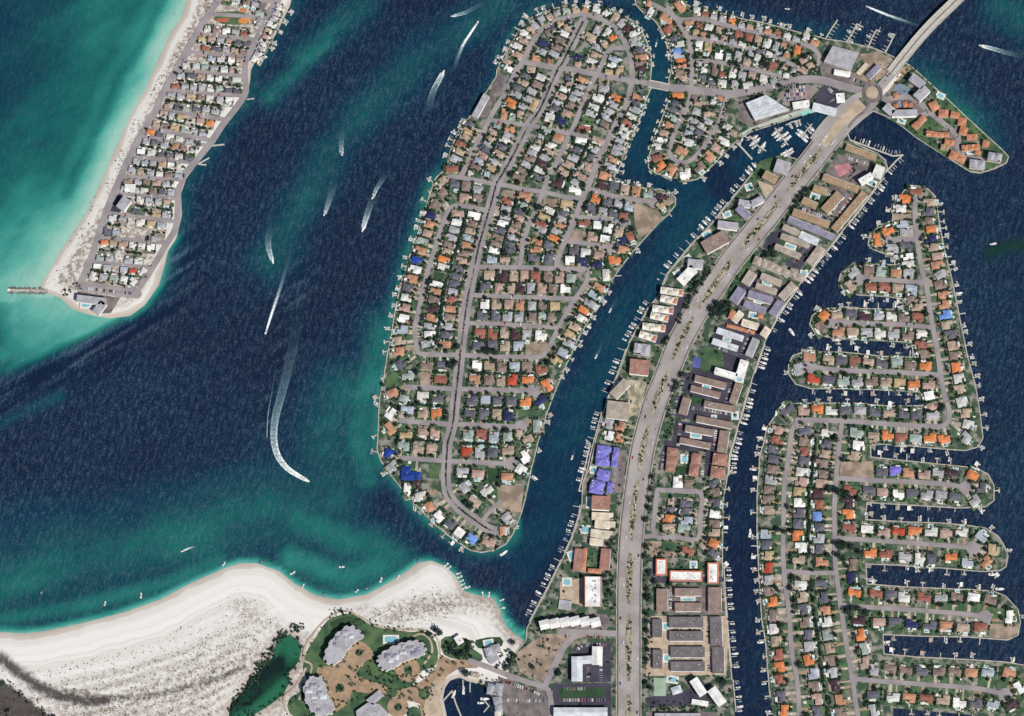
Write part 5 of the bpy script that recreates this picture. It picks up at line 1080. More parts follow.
# ================================================================== BRIDGES AND JETTY
def bridge(line, wd, z0, z1, label, piers, lanes=True):
    l = smooth([P(x, y, z0) for x, y in XY(line)], 5); c = l[0]
    r = empty('bridge', (0, 0, 0)); tag(r, label, 'bridge')
    n = len(l); zs = [z0+(z1-z0)*min(1, i/(n*.5)) for i in range(n)]
    def rib(name, off_, w_, dz, th, m):
        b = MB(); p = off(l, off_)
        for i in range(n-1):
            a, d = p[i], p[i+1]; dx, dy = d[0]-a[0], d[1]-a[1]; q = math.hypot(dx, dy); nx, ny = -dy/q*w_/2, dx/q*w_/2; za, zb = zs[i]+dz, zs[i+1]+dz
            v = [(a[0]-nx,a[1]-ny,za),(d[0]-nx,d[1]-ny,zb),(d[0]+nx,d[1]+ny,zb),(a[0]+nx,a[1]+ny,za)]; v += [(x,y,z-th) for x, y, z in v]
            b.add(v, [(0,1,2,3),(7,6,5,4),(0,4,5,1),(3,2,6,7),(0,3,7,4),(1,5,6,2)])
        b.build(name, M[m], r)
    rib('deck', 0, wd, 0, 1.2, 'concrete')
    for s in (-1, 1): rib('parapet', s*(wd/2-.3), .5, .9, .88, 'coping')
    if lanes:
        for s in (-1, 1): rib('carriageway', s*wd*.23, wd*.36, .06, .05, 'palewood' if wd > 15 else 'road')
        rib('barrier', 0, 1.1, .75, .7, 'lot2' if wd > 15 else 'coping')
    else: rib('carriageway', 0, wd*.72, .06, .05, 'road')
    for i in range(2, n-1, piers):
        b = MB(); p, q = l[i], l[i+1]; dx, dy = q[0]-p[0], q[1]-p[1]; k = math.hypot(dx, dy); b.obox(p, (-dy/k, dx/k), wd*.8, 1.6, -4, zs[i]-1.25); b.build('pier', M['concrete'], r)
bridge("891,73 905,55.5 920,37.5 935,21.5 950,7 975,-18 1010,-55", 16.5, 2.6, 8, 'long pale road bridge leading off across the bay', 2)
bridge("648,83.6 658,85.4 669,87.8", 12, 2.1, 2.4, 'short low bridge over the narrow canal between two islands', 3, False)
# rock jetty at the tip of the barrier island
r = empty('jetty', (*P(25, 289), 0)); tag(r, 'rock and concrete jetty reaching west from the barrier island tip', 'jetty')
b = MB(); l = [P(x, y) for x, y in XY("48,291 30,290.5 9,290.3")]; o0 = P(25, 289)
for (ax, ay), (bx, by) in zip(l, l[1:]):
    dx, dy = bx-ax, by-ay; q = math.hypot(dx, dy); b.obox(((ax+bx)/2-o0[0], (ay+by)/2-o0[1]), (dx/q, dy/q), q+1, 3.4, -3, 1.5)
b.build('walkway', M['concrete'], r)
rr = random.Random(3); b = MB()
for i in range(170):
    t = rr.random(); x = l[0][0]+(l[2][0]-l[0][0])*t-o0[0]; y = l[0][1]+(l[2][1]-l[0][1])*t-o0[1]+rr.choice((-1,1))*rr.uniform(1.8, 5.2); s = rr.uniform(.6, 1.4)
    a = rr.random()*6; b.obox((x, y), (math.cos(a), math.sin(a)), 2*s, 1.5*s, -3, rr.uniform(.1, .9))
b.build('rocks', M['lot2'], r)
b = MB(); e_ = P(9, 290.3); b.disc((e_[0]-o0[0], e_[1]-o0[1]), 2.6, 1.7, 0, 12); b.build('end_slab', M['coping'], r)

# ================================================================== BOATS AND DOCKS
def boat_meshes(L, W, kind):
    """one motor boat, bow to +x; returns part name -> (mesh, material)"""
    st = [(-.5,.86),(-.2,1),(.1,.96),(.3,.72),(.42,.42),(.5,.04)]; b = MB(); d = .75
    dk = [(x*L, s*w_*W/2) for x, w_ in st for s in (-1,)] ; top = [(x*L, -w_*W/2) for x, w_ in st]+[(x*L, w_*W/2) for x, w_ in reversed(st)]
    bot = [(x*.93, y*.62) for x, y in top]; n = len(top)
    b.add([(x, y, -.25) for x, y in bot]+[(x, y, d+.25*max(0, x/L)) for x, y in top], [(i,(i+1)%n,(i+1)%n+n,i+n) for i in range(n)])
    b.add([(x*.98, y*.94, d+.04+.25*max(0, x/L)) for x, y in top], [tuple(range(n))])
    p = {'hull': (b, 'hull' if kind != 2 else 'hull2')}
    c = MB(); c.box(-.36*L, .02*L, -W*.34, W*.34, d+.05, d+.13); p['cockpit'] = (c, 'deckin')
    if kind == 0: # centre console with T-top
        k = MB(); k.box(-.12*L, .08*L, -W*.30, W*.30, 2.5, 2.62, 0, True)
        for x in (-.1, .06):
            for y in (-.25, .25): k.box(x*L-.05, x*L+.05, y*W-.05, y*W+.05, d, 2.5)
        p['t_top'] = (k, 'canvas')
    elif kind == 1:
        k = MB(); k.box(-.22*L, .18*L, -W*.33, W*.33, d+.1, d+1.05); k.box(-.16*L, .08*L, -W*.27, W*.27, d+1.05, d+1.9); p['cabin'] = (k, 'hull')
        g = MB(); g.box(.181*L, .20*L, -W*.28, W*.28, d+.35, d+.95); g.box(-.1*L, .1*L, -W*.335, W*.335, d+.5, d+.9); p['windscreen'] = (g, 'glass')
    else:
        k = MB(); k.box(-.42*L, -.05*L, -W*.36, W*.36, 1.9, 2.0, 0, True)
        for x in (-.4, -.07):
            for y in (-.3, .3): k.box(x*L-.04, x*L+.04, y*W-.04, y*W+.04, d, 1.9)
        p['bimini'] = (k, 'canvas')
    m = MB(); m.box(-.56*L, -.49*L, -.3, .3, .1, 1.3); p['outboard'] = (m, 'motor')
    return {k: v[0].mesh(k, M[v[1]]) for k, v in p.items()}
BT = [boat_meshes(7.5, 2.7, 0), boat_meshes(10.5, 3.5, 1), boat_meshes(8, 2.8, 2), boat_meshes(9.0, 3.1, 0), boat_meshes(13.5, 4.3, 1)]
BNAME = ['open dark-topped motorboat', 'white cabin cruiser', 'dark-hulled runabout', 'larger open motorboat', 'big white motor yacht']
def place(name, parts, loc, rz, label, cat, group):
    r = empty(name, loc, rz); tag(r, label, cat, group)
    for k, me in parts.items(): o = bpy.data.objects.new(k, me); link(o); o.parent = r
    return r
NB = 0; BST = MB(); NBMAX = 292
def boat(k, x, y, rz, where):
    global NB
    if NB < NBMAX and where:
        NB += 1; place('motor_boat', BT[k], (x, y, 0.05), rz, BNAME[k]+' '+where, 'boat', 'boats moored along the canals'); return
    c, s = math.cos(rz), math.sin(rz)
    for me in BT[k].values():
        q = MB(); q.v = [tuple(v.co) for v in me.vertices]; q.f = [tuple(f.vertices) for f in me.polygons]; q.m = [0]*len(q.f)
        BST.merge(q, lambda v: (x+v[0]*c-v[1]*s, y+v[0]*s+v[1]*c, v[2]+.05), dict(hull=0, cockpit=2).get(me.name.split('.')[0], 0 if 'cab' in me.name else 1))
# --- slips along both sea walls of the strip, one dock per stretch
rr = random.Random(17)
def slips(line, side, pitch, finger, txt, name_end, walk=False, boats=.8, gap=2.2):
    l = [P(x, y, .6) for x, y in XY(line)]; S = along(l); tot = S[-1]
    r = empty('boat_dock', (0, 0, 0)); tag(r, 'row of narrow finger piers '+txt, 'dock', 'docks along the strip')
    m = MB(); 
    for (ax, ay), (bx, by) in zip(l, l[1:]):
        dx, dy = bx-ax, by-ay; q = math.hypot(dx, dy); m.obox(((ax+bx)/2-dy/q*side*1.4, (ay+by)/2+dx/q*side*1.4), (dx/q, dy/q), q, 1.5, .75, 1.0)
    m.build('walkway', M['palewood'], r); s = 3; i = 0; fl = finger
    while s < tot-2:
        k = min(max(np.searchsorted(S, s)-1, 0), len(l)-2); t = (s-S[k])/(S[k+1]-S[k]); ax, ay = l[k]; bx, by = l[k+1]
        dx, dy = (bx-ax)/(S[k+1]-S[k]), (by-ay)/(S[k+1]-S[k]); nx, ny = -dy*side, dx*side; x, y = ax+(bx-ax)*t, ay+(by-ay)*t
        if i % 2 == 0: f = MB(); f.obox((x+nx*(fl/2+2), y+ny*(fl/2+2)), (nx, ny), fl, .9, .7, .95); f.build('finger_pier', M['palewood'], r)
        if rr.random() < boats:
            kk = rr.choice((0,0,1,1,2,3,3,4) if fl > 10 else (0,0,1,2,3)); i2 = len([1]); BL_ = BT[kk]['hull'].vertices[5].co.x
            ins = rr.random() < .6; a = math.atan2(ny, nx)+(math.pi if ins else 0)+rr.uniform(-.05, .05)
            boat(kk, x+dx*pitch*.5+nx*(gap+fl*.55+1), y+dy*pitch*.5+ny*(gap+fl*.55+1), a, 'in %s slip from %s %s' % (nth(i+1), name_end, txt))
        s += pitch*rr.uniform(.9, 1.12); i += 1
slips("761,166 752.6,174.5 741.7,188 732,199", -1, 7.0, 9, "on the channel beside the hotel lawns", "north")
slips("729,202.5 714.7,220.7 703,234", -1, 7, 10, "on the channel beside the bent hotel", "north")
slips("700,236.5 691,245.7 668,274 663,285", -1, 7.4, 10, "on the channel beside the brown stepped block", "north")
slips("652,303 650,306 638,328 629,344", -1, 7, 10, "beside the white townhouses", "north")
slips("627,349 622,364 616.8,378 607,402", -1, 8.5, 12, "beside the terracotta and tan blocks", "north", boats=.65)
slips("603,412 597,433 592,452 588,470 584,482", -1, 6.6, 10, "beside the violet roofs", "north")
slips("581,505 579.5,516 571.6,539.5 565,553", -1, 7.2, 10, "beside the cream townhouses", "north")
slips("562,560 557.6,569 546.6,591 541,601 530,622", -1, 7.4, 10, "beside the large white tower", "north")
slips("884,177 880,181.6 860.7,208 848,224", 1, 6.6, 8, "behind the longest tan apartments", "north")
slips("842,231.5 837,238 814,266 803,280", 1, 6.6, 8, "behind the beige seawall bars", "north")
slips("798,287 787.6,301 776.6,318.5 768,334", 1, 6.8, 8, "behind the lavender bars", "north")
slips("764,344 759.4,357.6 754,373", 1, 7.0, 9, "behind the grey seawall bar", "north")
slips("751,381 745,401 739,423", 1, 6.4, 8.5, "behind the brown seawall bar", "north")
slips("737,429 734,440 729.5,454.5 728,474", 1, 6.4, 8.5, "behind the square terracotta blocks", "north")
slips("723,566 724.2,590 725.7,609 726.5,618", 1, 7.0, 9, "behind the taupe seawall bar", "north")
slips("726.5,620 728,640 729.6,657.6 731,668", 1, 6.6, 9, "behind the charcoal seawall bars", "north")
slips("732,679.5 734,700 735,712", 1, 6.6, 8, "behind the slanted white blocks", "north")
# --- the tip dock of the strip and the long docks of the northern marina
def pier(line, wd, txt, fingers=0, fl=7, sides=(1,-1), boats=.8, kinds=(0,1,1,3,4), both=None):
    l = [P(x, y, .9) for x, y in XY(line)]; r = empty('pier', (0,0,0)); tag(r, txt, 'pier', 'piers of the marinas'); b = MB(); i = 0
    for j, ((ax, ay), (bx, by)) in enumerate(zip(l, l[1:])):
        dx, dy = bx-ax, by-ay; q = math.hypot(dx, dy); dx /= q; dy /= q; b.obox(((ax+bx)/2, (ay+by)/2), (dx, dy), q+wd*.5, wd, .75+.01*j, 1.05+.01*j)
        if fingers:
            for k in range(int(q/fingers)):
                s = fingers*(k+.7)
                for sd in sides:
                    nx, ny = -dy*sd, dx*sd; x, y = ax+dx*s, ay+dy*s
                    f = MB(); f.obox((x+nx*(fl/2+wd/2), y+ny*(fl/2+wd/2)), (nx, ny), fl, .8, .7, .98); f.build('finger_pier', M['palewood'], r)
                    if rr.random() < boats:
                        i += 1; boat(rr.choice(kinds), x+nx*(fl*.6+2)+dx*fingers*.48, y+ny*(fl*.6+2)+dy*fingers*.48, math.atan2(ny, nx)+rr.choice((0, math.pi)), '%s along the %s' % (nth(i), txt))
    b.build('walkway', M['palewood'], r)
pier("850,140 870,147.5 893,156 903,155 896,161 886,172", 2.4, 'bent white pier off the strip corner', 9, 7, (1,), .75, (0,3,2))
pier("826,38 832,28 837.5,20", 2.0, 'first marina pier from the west by the boat shed', 5.6, 6, (-1,), .0)
pier("846,43 852,34 857,24 863,27", 2.0, 'second marina pier, with a wide head', 5.6, 6, (1,-1), .25, (0,3))
pier("868,48 872,38 876.5,30 880,31.5", 2.0, 'third marina pier, slim and bare', 5.6, 6, (1,-1), .15, (0,))
pier("885,53 890,44 894.5,34.5 889,33.5", 2.0, 'fourth marina pier, nearest the bridge', 5.6, 6, (1,), .1, (0,))
pier("736,142 743,149 752,159", 2.6, 'lone grey pier on the inner marina basin', 0)
pier("750,136 758,146 766,151", 1.8, 'western crowded pier in the inner marina', 5.4, 6, (1,-1), .72)
pier("775,128 782,137 788,145", 1.8, 'middle crowded pier in the inner marina', 5.4, 6, (1,-1), .72)
pier("812,124 806,131 801,137", 1.8, 'short crowded pier nearest the causeway', 5.4, 6, (1,-1), .72)
pier("828,128 820,139 812,147 806,155", 1.8, 'causeway-side pier in the inner marina', 6, 6, (1,), .9)
pier("786,125 792,122 800,120", 1.8, 'quay pontoon under the marina store', 5.2, 5, (-1,), .9)
pier("790,157 786,150", 1.8, 'tiny pier off the marina point', 4.5, 5, (1,-1), .9)
pier("586,440 590.5,444 579,491 584,491", 2.0, 'long white pontoon parallel to the violet roofs', 0)
pier("443,701 452,691 456,704 461,716", 2.2, 'white pontoon inside the resort basin', 0)
pier("463,680 463,692", 1.6, 'short pier at the head of the resort basin', 0); pier("470,682 470,692", 1.6, 'second short pier at the head of the basin', 0)
pier("484,700 489,706 484,712", 1.8, 'small pier by the yacht club', 0)
for x, y, a, k, t in [(463.5,690,90,4,'by the basin head pier'),(485,699,0,4,'beside the yacht club pier'),(481,703,0,1,'at the yacht club pier end'),(454,694,70,4,'at the resort basin pontoon')]:
    boat(k, *P(x, y), math.radians(a), t)
pier("224,144.5 210,146 215,141.5", 2.4, 'T-shaped fishing pier on the barrier island bay shore', 0); pier("209,158 198,164 206,165", 2.2, 'smaller bent pier south of the T-shaped fishing pier', 0); pier("247,99.5 254,98.5", 2, 'stub pier on the barrier island bay shore', 0)
# --- private docks: from the sea wall behind each waterfront house
rr = random.Random(29); ND = 0; DST = MB(); dock_pts = []
for i in sorted(range(len(HS)), key=lambda i: i not in INDIV):
    h = HS[i]
    if h['isl'] == 'A' and h['py'] > 62: continue
    fx, fy = h['front']; x0, y0 = h['p']; hit = None; poly = LAND['D' if h['isl'] == 'D' else h['isl']]
    ts = np.arange(4, 34, .6); dd = sdist(x0-fx*ts, y0-fy*ts, poly)
    if (dd < 0).any(): hit = ts[int(np.argmax(dd < 0))]
    if hit is None or (h['isl'] == 'D' and h['px'] < 650): continue
    if rr.random() < .06: continue
    o = rr.uniform(-.28, .28)*h['L']; x, y = x0-fx*hit+h['t'][0]*o, y0-fy*hit+h['t'][1]*o
    if any((x-a)**2+(y-b_)**2 < 36 for a, b_ in dock_pts): continue
    dock_pts.append((x, y)); ln = rr.uniform(5.5, 10.5); tight = 615 < h['px'] < 690 and h['py'] < 185; ln *= .55 if tight else 1; rz = math.atan2(-fy, -fx); hd = MB(); hd.box(-1.5, ln, -.8, .8, .9, 1.25); T_ = rr.random(); lift = MB(); s = rr.choice((-1, 1))
    if T_ < .75: hd.box(ln-2.2, ln+.02, -3.2, 3.2, .88, 1.22)
    if T_ < .6 and not tight:
        for a in (0, 5.2):
            for c in (1.3, 4.6): lift.box(ln-5.4+a-.2, ln-5.4+a+.2, s*c-.2, s*c+.2, -3, 2.4)
        for c in (1.3, 4.6): lift.box(ln-5.6, ln+.2, s*c-.14, s*c+.14, 2.2, 2.45)
    roofed = rr.random() < .22 and not tight; rfm = MB()
    if roofed:
        rfm.box(ln-6, ln+.8, s*3.0-2.4, s*3.0+2.4, 3.3, 3.6, 0, True)
        for a in (-5.6, .4):
            for c in (-2, 2): rfm.box(ln+a-.12, ln+a+.12, s*3+c-.12, s*3+c+.12, -2, 3.3)
    piles = MB()
    for a in np.arange(1, ln, 3):
        for c in (-.8, .8): piles.tube((a, c, -3), (a, c, 1.7), .16)
    for c in (-.72, .72): piles.box(-1.2, ln-.3, c-.1, c+.1, .62, .86, 0, True)
    ref = h['ref']
    if i in INDIV and ND < 250:
        ND += 1; r = empty('private_dock', (x, y, 0), rz); tag(r, 'timber dock behind '+ref, 'dock', 'private docks behind the houses')
        hd.build('walkway', M['palewood' if h['seed'] < .7 else 'wood'], r); piles.build('piling', M['wood'], r)
        if lift.v: lift.build('boat_lift', M['unit'], r)
        if rfm.v: rfm.build('canopy', M['b_white' if h['seed'] < .5 else 'b_beige'], r)
    else:
        c_, s_ = math.cos(rz), math.sin(rz); T = lambda v: (x+v[0]*c_-v[1]*s_, y+v[0]*s_+v[1]*c_, v[2])
        DST.merge(hd, T, 0); DST.merge(piles, T, 0); DST.merge(lift, T, 1); DST.merge(rfm, T, 1)
    if rr.random() < (.2 if tight else .66) and not roofed:
        a = ln-2.6; b_ = s*3.0; bx, by = x+a*math.cos(rz)-b_*math.sin(rz), y+a*math.sin(rz)+b_*math.cos(rz); boat(rr.choice((0,0,2,3,1)), bx, by, rz+rr.choice((0, math.pi)), 'behind '+ref if i in INDIV else '')
tag(DST.build('docks', [M['palewood'], M['unit']]), 'private timber docks of the farther houses', kind='stuff')
# --- boats under way and beached, with their wakes
def foam():
    m, n, b = nodes('wake foam'); L = n.links.new; N = n.nodes.new
    a = N('ShaderNodeAttribute'); a.attribute_name = 'foam'; g = N('ShaderNodeNewGeometry'); t = N('ShaderNodeTexNoise'); t.inputs['Scale'].default_value = .30; t.inputs['Detail'].default_value = 8; t.inputs['Roughness'].default_value = .7
    L(g.outputs['Position'], t.inputs['Vector']); q = N('ShaderNodeMath'); q.operation = 'MULTIPLY_ADD'; L(t.outputs['Fac'], q.inputs[0]); q.inputs[1].default_value = 2.0; q.inputs[2].default_value = -.05
    q2 = N('ShaderNodeMath'); q2.operation = 'MULTIPLY'; q2.use_clamp = True; L(q.outputs[0], q2.inputs[0]); L(a.outputs['Fac'], q2.inputs[1]); L(q2.outputs[0], b.inputs['Alpha'])
    r = N('ShaderNodeValToRGB'); e = r.color_ramp.elements; e.new(.5); e[0].color = (.02,.10,.15,1); e[1].position = .42; e[1].color = (.20,.34,.40,1); e[2].position = .85; e[2].color = (.82,.86,.87,1)
    L(q2.outputs[0], r.inputs['Fac']); L(r.outputs['Color'], b.inputs['Base Color']); b.inputs['Roughness'].default_value = .7; return m
M['foam'] = foam()
def wake(line, w0, w1, strength, label, k, two=True):
    l = smooth([P(x, y) for x, y in XY(line)], 6); n = len(l); vs, fs, at = [], [], []; S = along(l); T = S[-1]
    prof = [(-1,0),(-.82,.72),(-.5,.55),(0,.5),(.5,.5),(.82,.6),(1,0)] if two else [(-1,0),(-.5,.8),(0,1),(.5,.8),(1,0)]
    for i, p in enumerate(l):
        a, c = l[max(i-1,0)], l[min(i+1,n-1)]; dx, dy = c[0]-a[0], c[1]-a[1]; q = math.hypot(dx, dy); u = S[i]/T; wd = w0*.9+(w1*.8-w0*.9)*u**.6; st = strength*1.25*(1-u)**(1.8 if T > 150 else 1.15)*min(1, .7+u*9)
        for o, f in prof: vs.append((p[0]-dy/q*o*wd/2, p[1]+dx/q*o*wd/2, .12)); at.append(f*st)
    m = len(prof)
    for i in range(n-1): fs += [(i*m+j, (i+1)*m+j, (i+1)*m+j+1, i*m+j+1) for j in range(m-1)]
    me = bpy.data.meshes.new('wake'); me.from_pydata(vs, [], fs); a = me.attributes.new('foam', 'FLOAT', 'POINT'); a.data.foreach_set('value', at); me.materials.append(M['foam'])
    o = bpy.data.objects.new('wake', me); link(o); tag(o, 'white foam wake '+label, kind='stuff')
    if k is not None:
        (x0, y0), (x1, y1) = l[0], l[2]; a = math.atan2(y0-y1, x0-x1); place('speedboat', BT[k], (x0, y0, .2), a, 'speedboat '+label, 'boat', 'speedboats under way')
wake("306,480 298,475.5 287,468 278,456 274,440 275,420 281,396 289,365 296,330 300,300 305,272", 6, 24, 1.5, 'curving in a long hook across the shoals', 4)
wake("267,438 268,415 273,385 277,350", 1.5, 2.5, .7, 'arm spreading west of the hooked wake', None, False)
wake("266,332 272,313 279,292 286,268 294,235", 2.5, 13, 1.3, 'straight and long down the middle of the pass', 3, False)
wake("272.5,261 269,250 268.5,238 272,222", 6, 15, 1.2, 'short and forked west of the straight long one', 1)
wake("324.5,214 328,204 332,190 335,176", 6, 13, 1.0, 'fourth boat heading south in mid channel', 0)
wake("363,229 366,218 370,206 375,192", 7, 15, 1.3, 'broad boat east of mid channel', 1)
wake("373,197 377,188 383,179 388,172", 5, 11, 1.2, 'close behind the broad boat in mid channel', 3)
wake("342,154 341,146 342,137 345,126", 7, 12, 1.0, 'small forked boat north of mid channel', 0)
wake("443,73 438,82 432,95 427,118", 8, 15, 1.2, 'off the northwest bayfront heading north', 1)
wake("477,23.5 470,34 463,45 457,60 453,75", 2.5, 12, 1.3, 'straight and narrow heading north past the island', 3, False)
wake("453,16 464,13 474,8 486,1", 5, 9, 1.1, 'near the top heading west', 0)
wake("868,7 880,12 893,17 908,22 925,28", 3, 10, 1.2, 'west of the long bridge', 0, False)
wake("982,46 994,49 1008,53 1030,58", 6, 11, 1.2, 'east of the long bridge', 1)
wake("610,311 613,305 618,296", 2.5, 8, .6, 'slow in the island channel heading south', 0)
wake("596,357 600,348 605,338", 2.5, 9, .5, 'slow lower down in the island channel', 0)
wake("572,458 574,452 577,445", 2, 6, .4, 'slow beside the violet roofs', 0)
wake("183,551 190,548 200,546", 3, 6, 1.2, 'near the sand spit heading west', 0, False)
wake("656,45 657,41 658,36", 2, 5, .7, 'in the narrow northern canal', 0, False)
wake("993,244 999,243", 2, 3, .5, 'drifting east of the finger island', 1, False)
wake("935,17 930,18", 2, 4, .7, 'just left of the long bridge', 0, False)
wake("787,9 792,9.5", 2, 4, .7, 'off the northern island shore', 0, False)
for k, (x, y, a, t) in enumerate([(105,603.5,80,'off the sand spit, westernmost'),(42,592,60,'alone on the green shoal'),(141,595.5,90,'second off the spit from west'),(224,564,60,'off the spit headland'),(262,561.5,40,'third along the bay beach'),(293,573,30,'fourth along the bay beach'),(303,586,60,'fifth along the bay beach'),(324,594,90,'sixth along the bay beach'),(342,567,0,'anchored in the turquoise bay'),(357,591,40,'eighth along the bay beach'),(367,588,60,'ninth along the bay beach'),(381,580,70,'tenth along the bay beach'),(398,577,50,'eleventh along the bay beach'),(418,560.5,95,'at the sand point'),
   (446,565,215,'beached first round the point'),(449,567.5,215,'beached second round the point'),(458.5,573.5,200,'beached third round the point'),(459.5,577,200,'beached fourth round the point'),(461.5,581,205,'beached fifth round the point'),(462.5,584.5,205,'beached sixth round the point'),(464,588,210,'beached seventh round the point'),(468,587.5,210,'anchored just off the point'),(482.5,594,90,'beached east of the point'),(489,594.5,80,'beached nearer the cove'),(502,600,20,'at the cove mouth'),(503,608,0,'in the cove'),(256,598,0,'far up the bay beach')][:26]):
    boat((0,2,3)[k % 3], *P(x, y), math.radians(a), t)
for x, y, a, t in [(776,414,80,'at the top corner of the west canal'),(792,332.5,-55,'moored at the third finger tip'),(837,340,0,'moored below the third finger'),(993,574.5,0,'moored below the sixth finger tip'),(1000,589,0,'moored above the seventh finger tip'),(504,553,35,'white moored at the southern tip'),(750,533,85,'white lying in the west canal')]:
    boat(4, *P(x, y), math.radians(a), t)
if BST.v: tag(BST.build('boats', [M['hull'], M['canvas'], M['deckin']]), 'small boats moored at the farther docks', kind='stuff')

# ================================================================== CARS
def car_mesh(col):
    b = MB(); L, W = 4.5, 1.85
    prof = [(-2.25,.45),(-2.25,.85),(-2.1,.98),(1.0,.98),(2.1,.82),(2.25,.6),(2.25,.4)]; n = len(prof)
    b.add([(x,-W/2,z) for x, z in prof]+[(x,W/2,z) for x, z in prof], [(i,(i+1)%n,(i+1)%n+n,i+n) for i in range(n)]+[tuple(range(n))[::-1], tuple(range(n,2*n))], 0)
    v = [(-1.75,-.82,.98),(1.05,-.82,.98),(1.05,.82,.98),(-1.75,.82,.98),(-1.35,-.68,1.45),(.4,-.68,1.45),(.4,.68,1.45),(-1.35,.68,1.45)]
    b.add(v, [(0,1,5,4),(1,2,6,5),(2,3,7,6),(3,0,4,7)], 1); b.add([(x,y,1.46) for x, y, z in v[4:]], [(0,1,2,3)], 0)
    for x in (-1.4, 1.4):
        for y in (-.85, .85): b.tube((x, y-.1, .33), (x, y+.1, .33), .33, 2, 8)
    return b.mesh('car', [M['car_'+col], M['glass'], M['tyre']])
CARM = {c: car_mesh(c) for c in ('white','silver','black','red','blue','beige')}; NC = 0; CS = MB(); CCOL = 'white white white silver silver black black red blue beige'.split()
rr = random.Random(41)
def car(x, y, z, a, where):
    global NC
    c = rr.choice(CCOL)
    if NC < 290: NC += 1; o = bpy.data.objects.new('parked_car' if 'parked' in where else 'car', CARM[c]); link(o); o.location = (x, y, z); o.rotation_euler = (0, 0, a); tag(o, '%s car %s' % (c, where), 'car', '%s cars %s' % (c, where))
    else:
        me = CARM[c]; q = MB(); q.v = [tuple(v.co) for v in me.vertices]; q.f = [tuple(f.vertices) for f in me.polygons]; q.m = [p.material_index for p in me.polygons]
        co, s = math.cos(a), math.sin(a); CS.merge(q, lambda v: (x+v[0]*co-v[1]*s, y+v[0]*s+v[1]*co, v[2]+z), None, {0: ('white','silver','black','red','blue','beige').index(c), 1: 6, 2: 7})
STR = MB()
def lot(x1, y1, x2, y2, n, p, where, turn=90, z=1.5):
    a, b_ = P(x1, y1, z), P(x2, y2, z); q = math.hypot(b_[0]-a[0], b_[1]-a[1]); u = ((b_[0]-a[0])/q, (b_[1]-a[1])/q)
    for i in range(n+1): STR.obox((a[0]+u[0]*q*i/n, a[1]+u[1]*q*i/n), (-u[1], u[0]), 5, .22, 1.5, 1.53)
    a, b_ = P(x1, y1, z), P(x2, y2, z); an = math.atan2(b_[1]-a[1], b_[0]-a[0])+math.radians(turn)
    for i in range(n):
        if rr.random() < p: t = (i+.5)/n; car(a[0]+(b_[0]-a[0])*t, a[1]+(b_[1]-a[1])*t, z, an+rr.choice((0, math.pi))+rr.uniform(-.04,.04), where)
for q in [(574,652,582,646,6,.85,'parked on dark asphalt west of the L-shaped office'),(586,645,606,645,8,.7,'parked along the top of the dark office lot'),(601,660,601,680,9,.65,'parked in the dark office lot'),(588,668,588,680,6,.7,'parked inside the L of the office'),
  (560,700,605,700,16,.6,'parked above the long pale blue roof'),(565,689,585,688.5,8,.5,'parked beside the dark lawn strip'),(507,682,540,694,16,.75,'parked in the yacht club lot'),(507,700,545,701,18,.65,'parked in the lower yacht club lot'),(560,636,612,637,14,.15,'parked near the cove townhouses'),
  (709,590,709,612,10,.6,'parked beside the taupe seawall bar'),(670,590,670,611,10,.5,'parked beside the short taupe bar'),(708,619,708,640,9,.5,'parked on upper brick paving'),(709,649,709,672,9,.5,'parked on lower brick paving'),(655,565,655,582,6,.5,'parked beside the coral-edged bars'),
  (664,452,662,470,8,.85,'parked west of the terracotta bar'),(704,453,702,475,9,.6,'parked between the terracotta bars'),(680,423,678,446,9,.75,'parked by the lower blue court'),(716,430,714,448,8,.6,'parked beside the balconied seawall bar'),(692,408,730,414,14,.6,'parked in the dark car court'),(677,398,674,414,7,.75,'parked west of the square lawn'),(732,384,726,402,8,.75,'parked beside the brown seawall bar'),(684,377,680,392,6,.4,'parked beside the upper blue court'),
  (716,347,737,355,9,.5,'parked south of the pale grey bars'),(748,338,741,354,7,.5,'parked beside the grey seawall bar'),(725,322,735,327,4,.5,'parked by the orange carport'),
  (816,189,832,196,9,.85,'parked north in the tan courtyard'),(845,195,830,214,12,.9,'parked in the eastern tan courtyard'),(852,196,837,217,12,.9,'parked behind the longest tan apartments'),(800,208,828,219,14,.8,'parked south in the tan courtyard'),(840,184,858,192,8,.6,'parked below the pink court'),(848,158,868,164,8,.7,'parked beside the pink court'),
  (809,245,794,262,9,.5,'parked beside the beige seawall bar'),(779,284,768,300,7,.4,'parked beside the lavender court'),(622,400,632,402,5,.6,'parked on beige paving by the boulevard'),(628,384,636,386,4,.5,'parked by the terracotta block'),(616,470,612,490,7,.4,'parked beside the violet garages'),
  (86,288.5,132,293.5,24,.8,'parked along the motel street')]:
    lot(*q)
for k in range(5):
    lot(782+k*1.2, 103.5-k*4.0, 807-k*.4, 101-k*3.6, 15, .62, 'parked in the %s row of the marina car park' % ONES[k+1])
lot(828,88,838,98,7,.4,'parked beside the white cubic shop'); lot(846,76,862,83,9,.7,'parked by the long white shop')
for s0 in np.arange(60, BS[-1]-10, 26):
    s_ = s0+rr.uniform(-14, 14); x, y, dx, dy = bl_at(min(max(s_, 40), BS[-1]-5)); sd = rr.choice((-1, 1)); o = sd*rr.choice((8.3, 12.4)); inm = 0
    if rr.random() < .85: car(x-dy*o, y+dx*o, 2.14, math.atan2(dy, dx)+(math.pi if sd < 0 else 0), 'driving %s on the divided boulevard' % ('north' if (dy*(1 if sd > 0 else -1)) > 0 else 'south'))
tag(STR.build('parking_marking', M['paint']), kind='structure')
rr2 = random.Random(8)
